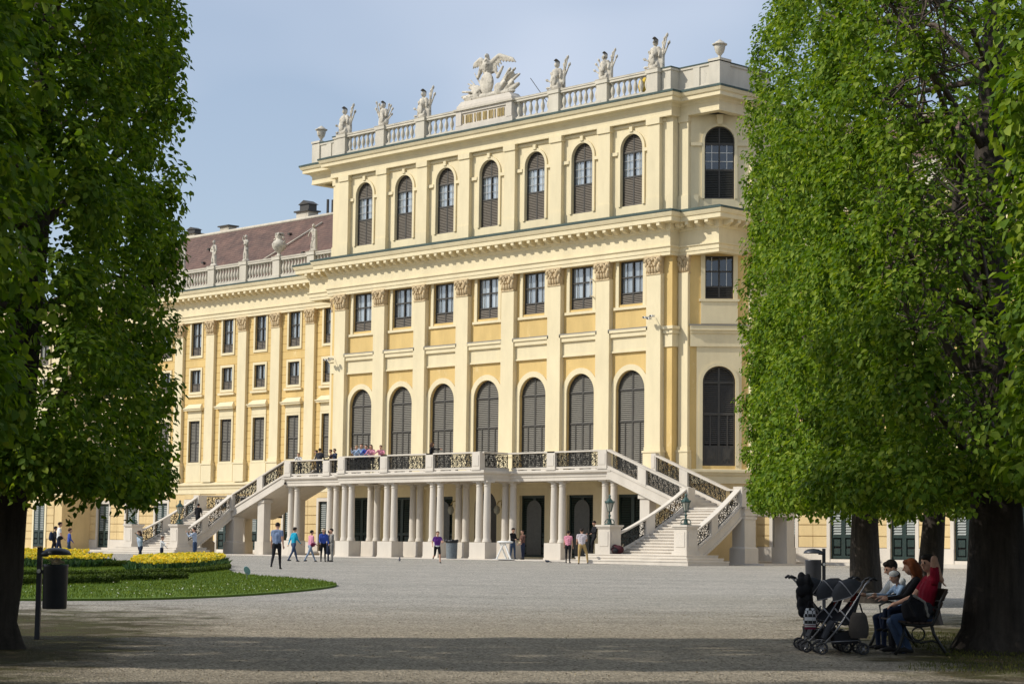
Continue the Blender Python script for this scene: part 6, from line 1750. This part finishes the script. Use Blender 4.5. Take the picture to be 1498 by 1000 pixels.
deckp(-11.3, -3.0, 'person in brown behind the man in dark grey on the terrace', LEFT, 1.74, BROWNC, BLACK, HAIRB, still, ((0.3,0.2,0.9),(0.2,0.3,0.9)), 0.03, group='visitors on the terrace')
deckp(-10.3, -3.5, 'person in a dark blue top, arms folded, at the terrace kink', face_dir(-0.6,-0.5), 1.74, NAVY, BLACK, HAIRD, still, ((0.7,0.5,1.4,0.5),(0.7,0.5,1.4,0.5)), 0.03, group='visitors on the terrace')
rr_ = [(-5.5,'woman in a pale grey top with hands at her face, leftmost at the projecting rail',PLBLUE,HAIRF,((1.1,0.3,1.7),(1.1,0.3,1.7)),0.15,1.74),
       (-5.05,'man in a white and blue shirt leaning his arms on the projecting rail',SKYC,HAIRD,((0.8,0.5,0.5),(0.8,0.5,0.5)),0.25,1.84),
       (-4.6,'woman in a blue top between white and pink tops at the rail',ROYAL,HAIRD,rl,0.2,1.76),
       (-4.15,'woman with long dark hair in a pale pink top bending over the rail',PINK,HAIRD,rl,0.25,1.76),
       (-3.25,'person in a pink plaid shirt, rightmost of the row on the terrace rail',PLPINK,HAIRD,((1.2,0.3,0.3),(1.2,0.3,0.3)),0.35,1.72)]
for x, lb, c, hr_, ar, le, hh in rr_: deckp(x, yf+0.52+le*0.3, lb, face_dir(-0.15,-1), hh, c, BLACK, hr_, ((0.0,0.0),(-0.08,0.0)), ar, le, longhair=('long' in lb), group='visitors on the terrace')
deckp(1.15, yf+0.75, 'long-haired person in a dark jacket holding up a camera on the terrace', RIGHT, 1.75, BLACK, BLACK, HAIRB, still, ((1.35,0.1,0.25),(1.3,0.2,0.4)), 0.05, longhair=True, group='visitors on the terrace')
person('person in a black coat going up the left-hand stair behind the lantern', (-20.8, -6.6, 1.72), AWAY, 1.68, BLACK, BLACK, HAIRD, walk2, ((0.3,0.15,0.8),(0.3,0.15,0.5)), 0.2, skirt=0.1)

# small things on the court
o = empty('backpack', (19.95, -9.3, 0.454), 'dark red and black backpack lying on the steps of the right-hand stair', 'bag')
b = MB(); b.sm = True; b.ell((0,0,0.22),(0.42,0.26,0.24),14,9); b.ell((-0.2,0.05,0.3),(0.2,0.2,0.2)); b.build('body', C_('dark_red_nylon',(0.045,0.012,0.016)), o)
b = MB(); b.sm = True; b.tube([(-0.25,-0.2,0.2),(0,-0.28,0.38),(0.25,-0.2,0.2)],0.03,6); b.ell((0.08,-0.22,0.17),(0.2,0.1,0.12)); b.build('strap', BLACK, o)
x, y, z = on(-3.25, 117.5); o = empty('rubbish_bin', (x, y, 0.05), 'round grey bin with a black liner beside a portico plinth, right of the jogger', 'bin')
b = MB(); b.lathe([(0.30,0),(0.33,0.95),(0.35,0.95),(0.35,1.0),(0.31,1.0)], n=20); b.build('body', C_('grey_bin_plastic',(0.16,0.18,0.19)), o)
b = MB(); b.sm = True; b.lathe([(0.36,0.90),(0.38,0.98),(0.35,1.06),(0.28,1.0)], n=14); [b.ell((0.34*cos(a),0.34*sin(a),1.0),(0.09,0.09,0.09),6,5) for a in (0.3,1.4,2.4,3.6,4.6,5.6)]; b.build('liner', M['plastic_black'], o)
x, y, z = on(-0.25, 116.9); o = empty('notice_stand', (x, y, 0.05), 'low white folding stand leaning at a portico plinth beside the man in black', 'stand', rz=0.5)
b = MB(); b.beam((-0.5,-0.2,0),(0.05,0,1.05),0.07,-0.04,0.04) if False else None
b.tube([(-0.42,-0.25,0.0),(-0.1,-0.05,0.85)],0.05,6); b.tube([(0.42,-0.25,0.0),(0.0,-0.05,0.85)],0.05,6); b.tube([(0.0,0.3,0.0),(-0.3,-0.05,0.95)],0.05,6); b.box(-0.6,0.6,-0.35,0.35,0,0.03); b.bsplit('legs', M['white'], o)
b = MB(); b.sm = True; b.lathe([(0.02,0.85),(0.42,0.93),(0.44,1.0),(0.3,1.03)], sx=1.1, sy=0.5, n=16); b.build('tray', M['white'], o)
x, y, z = on(-5.55, 105.6); f = Fig(); f.ell((0,0,0.11),(0.06,0.13,0.07),0); f.ell((0,0.11,0.19),(0.035,0.045,0.04),1); f.seg((0,-0.1,0.1),(0,-0.24,0.06),0.04,0.02,0); f.seg((0.02,0,0.06),(0.02,0,0.0),0.01,0.01,1); f.seg((-0.02,0,0.06),(-0.02,0,0.0),0.01,0.01,1); f.seg((0,0.08,0.15),(0,0.11,0.18),0.04,0.03,0)
tag(f.build('pigeon', [C_('grey_feathers',(0.09,0.09,0.11)), C_('dark_feathers',(0.03,0.035,0.05))], 0.012, (x,y,z), 0.8), 'grey pigeon on the gravel in front of the portico', 'bird')
x, y, z = on(3.3, 107.6); f = Fig(); f.ell((0,0,0.08),(0.06,0.12,0.06),0); f.ell((0,0.1,0.12),(0.035,0.045,0.035),0); f.seg((0,-0.1,0.07),(0,-0.22,0.05),0.03,0.02,0)
x, y, z = on(1.95, 106.5); tag(f.build('pigeon', [C_('dark_feathers',(0.03,0.035,0.05))], 0.012, (x,y,z+0.01), 2.0), 'dark pigeon crouching left of the person in the pink plaid shirt', 'bird')
x, y, z = on(-8.0, 63.8); o = empty('lawn_sign', (x, y, z), 'small pale blue oval sign on a thin stake in the lawn', 'sign')
b = MB(); b.tube([(0,0,0),(0,0,0.28)],0.012,6); b.build('stake', M['chrome'], o)
b = MB(); b.lathe([(0.15,-0.008),(0.15,0.008)], n=18, sx=0.6, sy=1); me = b.mesh('plate', C_('pale_blue_enamel',(0.30,0.45,0.55))); q = link('plate', me, o, (0,0,0.33)); q.rotation_euler = (radians(62), radians(25), face_dir(0,-1))

# litter bins
def litter_bin(lat, d, side, label, fill=False):
    x, y, z = on(lat, d); o = empty('litter_bin', (x, y, z), label, 'litter bin', 'litter bins on posts', face_dir(0,1))
    b = MB(); b.sm = False
    b.box(-0.035, 0.035, -0.035, 0.035, -0.1, 1.33); b.build('post', M['binblue'], o)
    b = MB(); b.tube([(0,0,0.9),(0,0.0,0.9001)],0.01,4) if False else None
    cx = 0.235*side
    b = MB(); b.sm = True; b.lathe([(0.0,0.44),(0.165,0.44),(0.175,0.46),(0.178,1.04),(0.182,1.05),(0.182,1.08),(0.16,1.08),(0.155,0.7)], cx, 0, 0, n=24); b.build('container', M['binblue'], o)
    b = MB(); b.sm = True; b.lathe([(0.215,1.215),(0.218,1.235),(0.19,1.275),(0.12,1.31),(0.0,1.325)], cx, 0, 0, n=24); b.build('hood', M['binblue'], o)
    b = MB(); b.box(*sorted((0.0,0.12*side)), -0.03, 0.03, 1.19, 1.23); b.box(*sorted((0.0,0.1*side)), -0.03,0.03,0.95,1.0); b.bsplit('arm', M['binblue'], o)
    b = MB(); b.lathe([(0.03,-0.0),(0.03,0.012)], n=14); me = b.mesh('badge', M['white']); q = link('badge', me, o, (0,-0.037,0.98)); q.rotation_euler = (pi/2,0,0)
    if fill:
        b = MB(); r_ = random.Random(5)
        for i in range(16):
            a = r_.random()*6.3; rr_ = r_.random()*0.11; c = (cx+rr_*cos(a), rr_*sin(a), 1.07+r_.random()*0.06); s = 0.05
            b.add([(c[0]-s,c[1],c[2]),(c[0],c[1]-s,c[2]+s*r_.uniform(-1,1)),(c[0]+s,c[1],c[2]+s*r_.uniform(-1,1.2)),(c[0],c[1]+s,c[2]+s)], [(0,1,2,3)])
        b.build('rubbish', CREAMC, o)
litter_bin(-6.83, 30.4, 1, 'black litter bin on a post at the left, full of pale rubbish', True)
litter_bin(7.0, 46.5, -1, 'dark grey litter bin on a post behind the pushchairs')
# ================================================================ BENCH, PUSHCHAIRS AND THE PEOPLE SITTING
# local frame of the group: a = metres right of the photographer's axis, b = distance, c = height over the ground here
GR = gz(*W(5.5, 29.8))
def G3(a, b, c): 
    x, y = W(a, b); return (x, y, GR+c)
bench = empty('park_bench', (0,0,0), 'dark slatted park bench with scrolled iron ends under the right-hand trees', 'bench')
for b0 in (28.95, 31.05):
    b = MB(); b.sm = True
    side = [(5.42,0.44),(5.50,0.42),(5.70,0.40),(5.86,0.42),(5.92,0.55),(5.98,0.75),(6.06,0.88)]
    b.tube([G3(a,b0,c) for a,c in side], 0.026, 7)
    b.tube([G3(a,b0,c) for a,c in ((5.44,0.43),(5.46,0.3),(5.40,0.12),(5.34,0.0))], 0.024, 7)
    b.tube([G3(a,b0,c) for a,c in ((5.84,0.42),(5.88,0.28),(5.98,0.12),(6.06,0.0))], 0.024, 7)
    b.tube([G3(a,b0,c) for a,c in ((5.44,0.3),(5.55,0.2),(5.7,0.17),(5.85,0.2),(5.95,0.16))], 0.016, 6)
    b.tube([G3(5.66+0.09*cos(t),b0,0.29+0.09*sin(t)) for t in [i*pi/6 for i in range(13)]], 0.013, 5)
    b.tube([G3(a,b0,c) for a,c in ((5.52,0.42),(5.5,0.62),(5.62,0.68),(5.8,0.65),(5.94,0.66))], 0.018, 6)
    b.tube([G3(5.82+0.06*cos(t),b0,0.56+0.06*sin(t)) for t in [i*pi/6 for i in range(13)]], 0.012, 5)
    b.build('iron_end', M['iron'], bench)
def slat(a, c, w, th, tilt):
    b = MB(); ca, sa = cos(tilt), sin(tilt)
    co = [(-w/2,-th/2),(w/2,-th/2),(w/2,th/2),(-w/2,th/2)]
    v = [G3(a+x*ca-y*sa, bb, c+x*sa+y*ca) for bb in (28.9,31.1) for x, y in co]
    b.add(v, [(0,1,2,3),(7,6,5,4),(0,4,5,1),(1,5,6,2),(2,6,7,3),(3,7,4,0)]); b.build('slat', C_('dark_bench_timber',(0.045,0.032,0.024)), bench)
for a, c, t in ((5.44,0.455,-0.1),(5.53,0.447,-0.05),(5.62,0.44,0),(5.71,0.44,0),(5.80,0.445,0.05)): slat(a, c, 0.075, 0.025, t)
for a, c in ((5.935,0.58),(5.975,0.69),(6.015,0.79),(6.045,0.87)): slat(a, c, 0.085, 0.022, radians(70))

def sitter(label, a, b, fw, h, top, bottom, hair, legs, arms, lean, hip=0.535, **k):
    x, y, z = G3(a, b, 0); return person(label, (x, y, z), fw, h, top, bottom, hair, legs, arms, lean, hips=hip, voxel=0.0095, detail=True, **k)
sitter('man in crimson T-shirt and jeans on the bench, arm raised behind his head', 5.80, 29.25, face_dir(-1,-0.05), 1.80, RED, DENIM, HAIRD, ((1.50,1.95,0.05),(1.38,1.75,0.12)), ((3.0,0.12,2.8,0.1),(0.5,0.2,0.6)), -0.20, sleeves='short', build=1.12, head_turn=-0.5, head_nod=0.08)
sitter('red-haired woman in a black jacket on the bench, bending over the child', 5.86, 29.85, face_dir(-1,0.1), 1.66, BLACK, BLACK, HAIRR, ((1.45,1.5,0.05),(1.4,1.4,0.1)), ((0.75,0.15,0.75),(0.8,0.15,0.7)), 0.12, longhair=True, head_nod=0.25)
sitter('boy in a white shirt looking down at a phone, far end of the bench', 5.80, 30.65, face_dir(-1,-0.25), 1.66, WHITE, NAVY, HAIRD, ((1.45,1.5,0.05),(1.4,1.5,0.12)), ((0.75,0.05,0.95),(0.8,0.1,0.95)), 0.26, head_nod=0.45)
x, y, z = G3(5.36, 30.2, 0); person('small child with a white hat and striped top leaning between the woman and the boy', (x, y, z+0.18), face_dir(-0.9,-0.4), 0.98, SKYC, NAVY, HAIRB, still, ((0.7,0.3,0.9),(0.9,0.3,0.9)), 0.1, voxel=0.009, hat='cap', extra=WHITE, child=True, detail=True, head_nod=0.2) if False else sitter('small child with a white hat between the red-haired woman and the boy', 5.70, 30.25, face_dir(-0.95,-0.3), 1.05, SKYC, NAVY, HAIRB, ((1.4,1.3,0.05),(1.4,1.3,0.1)), ((0.8,0.2,0.9),(0.9,0.2,0.9)), 0.25, hip=0.62, hat='cap', extra=WHITE, child=True, head_nod=0.3)
f = Fig(); f.chain([(-0.04,0,0.0),(0.0,0,0.12),(0.07,0.02,0.22)],[0.11,0.125,0.08],0); f.chain([(0.1,0,0.02),(0.14,0,0.12)],[0.12,0.11],0); f.ell((-0.1,0.08,0.1),(0.09,0.08,0.1),1); f.chain([(-0.10,0.12,0.0),(-0.02,0.17,0.2),(0.1,0.08,0.29)],[0.018,0.018,0.018],2); f.chain([(0.10,0.12,0.0),(0.2,0.12,0.2),(0.13,0.06,0.29)],[0.018,0.018,0.018],1)
x, y, z = G3(5.66, 28.98, 0.53); o = f.build('backpack', [BLACK, C_('dark_nylon',(0.02,0.02,0.022)), GREY], 0.012, (x,y,z), face_dir(0.3,-1)); tag(o, 'black backpack standing on the near end of the bench beside the man in crimson', 'bag')
f = Fig(); f.box = None; f.seg((0,0,0),(0,0.12,0.01),0.012,0.012,0); f.seg((0.05,0,0),(0.05,0.12,0.01),0.012,0.012,0); f.seg((0.025,0,0),(0.025,0.12,0.01),0.014,0.014,0)
x, y, z = G3(5.17, 30.45, 0.82); tag(f.build('phone', [M['plastic_black']], 0.006, (x,y,z), 0), 'dark phone held in the hands of the boy in the white shirt', 'phone')

GREYF = C_('charcoal_stroller_fabric', (0.028,0.030,0.035)); REDF = C_('red_lining', (0.42,0.03,0.015)); TUBE = M['chrome']
def pushchair(a0, b0, flip, label, col=GREYF, half=0.20):
    """umbrella-fold pushchair; front wheels at -a side when flip=1"""
    o = empty('pushchair', (0,0,0), label, 'pushchair', 'pushchairs beside the bench')
    P = lambda a, b, c: G3(a0+a*flip, b0+b, c)
    for s in (-1, 1):
        q = s*half
        b = MB(); b.sm = True
        b.tube([P(-0.30,q,0.10),(P(-0.08,q,0.36)),P(0.14,q,0.70),P(0.30,q,0.96),P(0.36,q,1.02)], 0.013, 7)
        b.tube([P(0.26,q,0.10),P(0.12,q,0.42),P(-0.06,q,0.62)], 0.012, 7); b.tube([P(-0.24,q,0.17),P(0.22,q,0.20)], 0.009, 6); b.build('frame', TUBE, o)
        b = MB(); b.sm = True; b.tube([P(0.36,q,1.02),P(0.42,q*0.9,1.05),P(0.46,q*0.8,1.02)], 0.019, 7); b.build('handle', M['plastic_black'], o)
        for wa in (-0.30, 0.26):
            for db in (-0.035, 0.035):
                b = MB(); b.sm = True; c = P(wa, q+db, 0.085)
                ring = [(c[0]+0.072*cos(t)*RX, c[1]+0.072*cos(t)*RY, c[2]+0.072*sin(t)) for t in [i*2*pi/14 for i in range(15)]]
                b.tube(ring, 0.014, 6, cap=False); w = b.build('wheel', M['rubber'], o)
                b = MB()
                for k in range(6):
                    t = k*pi/3; b.tube([c, (c[0]+0.062*cos(t)*RX, c[1]+0.062*cos(t)*RY, c[2]+0.062*sin(t))], 0.006, 4)
                b.tube([(c[0]-FX*0.02,c[1]-FY*0.02,c[2]),(c[0]+FX*0.02,c[1]+FY*0.02,c[2])], 0.02, 8); b.build('rim', M['chrome'], w)
    b = MB(); b.sm = True
    b.tube([P(-0.1,-half,0.3),P(0.0,half,0.34)], 0.009, 6); b.tube([P(0.0,-half,0.34),P(-0.1,half,0.3)], 0.009, 6); b.tube([P(0.14,-half,0.72),P(0.14,half,0.72)], 0.009, 6)
    b.bsplit('brace', TUBE, o)
    # seat sling, footrest
    b = MB(); b.sm = True
    prof = [(-0.26,0.22),(-0.18,0.40),(-0.14,0.46),(0.0,0.42),(0.08,0.44),(0.14,0.60),(0.22,0.84)]
    vs = [P(a, s*half*0.92, c) for a, c in prof for s in (-1,1)] + [P(a+0.02, s*half*0.92, c-0.025) for a, c in prof for s in (-1,1)]
    n = len(prof); fs = [(2*i,2*i+1,2*i+3,2*i+2) for i in range(n-1)] + [(2*n+2*i,2*n+2*i+2,2*n+2*i+3,2*n+2*i+1) for i in range(n-1)] + [(2*i,2*i+2,2*n+2*i+2,2*n+2*i) for i in range(n-1)] + [(2*i+1,2*n+2*i+1,2*n+2*i+3,2*i+3) for i in range(n-1)]
    b.add(vs, fs)
    for s in (-1, 1): b.add([P(-0.14,s*half*0.93,0.46),P(0.08,s*half*0.93,0.44),P(0.2,s*half*0.93,0.80),P(0.05,s*half*0.93,0.62)], [(0,1,2,3)])
    b.build('seat', col, o)
    b = MB(); b.sm = True
    for i, t in enumerate((0.2,)): b.add([P(0.13,-half*0.8,0.62),P(0.13,half*0.8,0.62),P(0.19,half*0.8,0.84),P(0.19,-half*0.8,0.84),P(-0.02,-half*0.8,0.50),P(-0.02,half*0.8,0.50)], [(0,1,2,3),(4,5,1,0)])
    b.build('lining', REDF, o)
    # folding hood: ribbed quarter barrel
    b = MB(); b.sm = True; K_ = 7; J = 9
    vs = []
    for i in range(K_):
        th = radians(-20+i*150/(K_-1)); bul = 1+0.03*(i % 2)
        for j in range(J):
            ph = pi*j/(J-1); rr_ = 0.25*bul
            u = rr_*sin(ph)**0.6
            vs.append(P(0.12-u*cos(th)*1.0, -half*1.02*cos(ph), 0.80+u*sin(th)*0.95))
    b.add(vs, [(i*J+j, i*J+j+1, (i+1)*J+j+1, (i+1)*J+j) for i in range(K_-1) for j in range(J-1)])
    b.build('hood', col, o)
    b = MB(); b.sm = True
    for i in (0, 3, 6): b.tube(vs[i*J:(i+1)*J], 0.008, 5, cap=False)
    b.build('hood_rib', C_('grey_piping',(0.2,0.2,0.21)), o)
    # storage basket
    b = MB(); b.box(0,0,0,0,0,0) if False else None
    pts = [(-0.12,0.14),(0.2,0.16),(0.22,0.33),(-0.14,0.30)]
    b.add([P(a, s*half*0.8, c) for s in (-1,1) for a, c in pts], [(0,1,2,3),(4,7,6,5),(0,4,5,1),(1,5,6,2),(3,2,6,7),(0,3,7,4)]); b.build('basket', C_('black_basket_cloth',(0.02,0.02,0.022)), o)
    return o
pushchair(4.60, 28.95, 1, 'grey pushchair with a red lining, nearest of the three beside the bench')
pushchair(4.46, 29.5, 1, 'grey pushchair with its hood up, just behind the nearest one', half=0.21)
pushchair(4.46, 30.1, -1, 'pushchair hidden behind the other two, carrying the black coat on its handles')
f = Fig(); r_ = random.Random(3)
for i in range(16): f.ell((r_.uniform(-0.10,0.12)-0.006*i, r_.uniform(-0.08,0.08), 0.95-0.032*i), (r_.uniform(.045,.08),0.06,r_.uniform(.05,.11)), 0)
f.chain([(0.02,0,0.92),(0.03,0,0.65),(0.06,0,0.42)],[0.08,0.09,0.05],0)
x, y, z = G3(4.20, 29.7, 0.08); tag(f.build('coat', [BLACK], 0.012, (x,y,z), face_dir(0,1)), 'bulky black coat heaped over the handles of the rear pushchair', 'coat')
M['stripe'] = plaid('striped_bag_cloth', (0.5,0.5,0.5), (0.02,0.02,0.02))
def bag(a, b_, c, w, h, mats, label, tilt=0.0):
    x, y, z = G3(a, b_, c); o = empty('shopping_bag', (x,y,z), label, 'bag', None, face_dir(0,1))
    m = MB(); m.sm = True; m.lathe([(w*0.75,0),(w*0.95,0.03),(w,h*0.4),(w*0.8,h*0.85),(w*0.55,h)], sx=1, sy=0.45, n=16); m.build('body', mats[0], o)
    m = MB(); m.sm = True; m.tube([(-w*0.4,0,h*0.95),(-w*0.1,0,h*1.35),(w*0.1,0,h*1.35),(w*0.4,0,h*0.95)],0.012,6); m.build('handle', mats[1], o)
    m = MB(); m.lathe([(w*0.78,-0.01),(w*0.97,0.05)], sx=1, sy=0.46, n=16); m.build('base', mats[2], o)
bag(4.19, 29.1, 0.34, 0.10, 0.28, (M['stripe'], BLACK, MAROON), 'black and white striped bag with a dark red base hanging below the black coat')
bag(4.80, 28.72, 0.24, 0.14, 0.34, (C_('olive_grey_canvas',(0.055,0.048,0.042)), BLACK, C_('olive_grey_canvas',(0.055,0.048,0.042))), 'large olive-grey bag hanging from the nearest pushchair on its bench side')
# ================================================================ LIGHT, SKY, CAMERA
SUN_A, SUN_E = radians(10), radians(38)
hx = -RX*cos(SUN_A) - FX*sin(SUN_A); hy = -RY*cos(SUN_A) - FY*sin(SUN_A)
sd = (hx*cos(SUN_E), hy*cos(SUN_E), sin(SUN_E))      # towards the sun
from mathutils import Vector, Matrix
L = bpy.data.lights.new('sun', 'SUN'); L.energy = 3.5; L.angle = radians(1.0); L.color = (1.0, 0.955, 0.87)
lo = bpy.data.objects.new('sun', L); COL.objects.link(lo); lo.rotation_euler = Vector(sd).to_track_quat('Z', 'Y').to_euler(); lo.location = (0, -40, 60)
w = bpy.data.worlds.new('World'); SC.world = w; w.use_nodes = True
nt = w.node_tree; bg = nt.nodes['Background']
sky = nt.nodes.new('ShaderNodeTexSky'); sky.sky_type = 'NISHITA'; sky.sun_disc = False
sky.sun_elevation = SUN_E; sky.sun_rotation = atan2(hx, hy)
sky.air_density = 1.0; sky.dust_density = 1.2; sky.ozone_density = 1.5; sky.altitude = 200
# thin veils of cloud
tc = nt.nodes.new('ShaderNodeTexCoord'); mp = nt.nodes.new('ShaderNodeMapping'); mp.inputs['Scale'].default_value = (1.0, 1.0, 2.0)
nt.links.new(tc.outputs['Generated'], mp.inputs['Vector'])
n1 = nt.nodes.new('ShaderNodeTexNoise'); n1.inputs['Scale'].default_value = 2.6; n1.inputs['Detail'].default_value = 3; n1.inputs['Roughness'].default_value = 0.5
nt.links.new(mp.outputs[0], n1.inputs['Vector'])
r = nt.nodes.new('ShaderNodeValToRGB'); r.color_ramp.elements[0].position = 0.40; r.color_ramp.elements[0].color = (0.35,0.35,0.35,1); r.color_ramp.elements[1].position = 0.62; r.color_ramp.elements[1].color = (0.95,0.95,0.95,1)
nt.links.new(n1.outputs['Fac'], r.inputs['Fac'])
mx = nt.nodes.new('ShaderNodeMix'); mx.data_type = 'RGBA'
nt.links.new(r.outputs['Color'], mx.inputs[0]); nt.links.new(sky.outputs[0], mx.inputs[6]); mx.inputs[7].default_value = (5.2, 5.8, 6.9, 1)
nt.links.new(mx.outputs[2], bg.inputs['Color']); bg.inputs['Strength'].default_value = 0.115

cd = bpy.data.cameras.new('camera'); co = bpy.data.objects.new('camera', cd); COL.objects.link(co)
cd.sensor_width = 36; cd.lens = 3039.7/1498*36; cd.clip_end = 9000; cd.clip_start = 0.5
yaw, pitch, roll = -0.8028, 0.0978, 0.0120
fw = Vector((sin(yaw)*cos(pitch), cos(yaw)*cos(pitch), sin(pitch))); rt = Vector((cos(yaw), -sin(yaw), 0)); up = rt.cross(fw)
r2 = rt*cos(roll)+up*sin(roll); u2 = -rt*sin(roll)+up*cos(roll)
m = Matrix((r2, u2, -fw)).transposed().to_4x4(); m.translation = Vector(CAM); co.matrix_world = m
SC.camera = co
SC.view_settings.view_transform = 'Standard'; SC.view_settings.look = 'None'; SC.view_settings.exposure = 0.16; SC.view_settings.gamma = 1
SC.cycles.max_bounces = 6; SC.cycles.transparent_max_bounces = 12; SC.cycles.caustics_reflective = False; SC.cycles.caustics_refractive = False
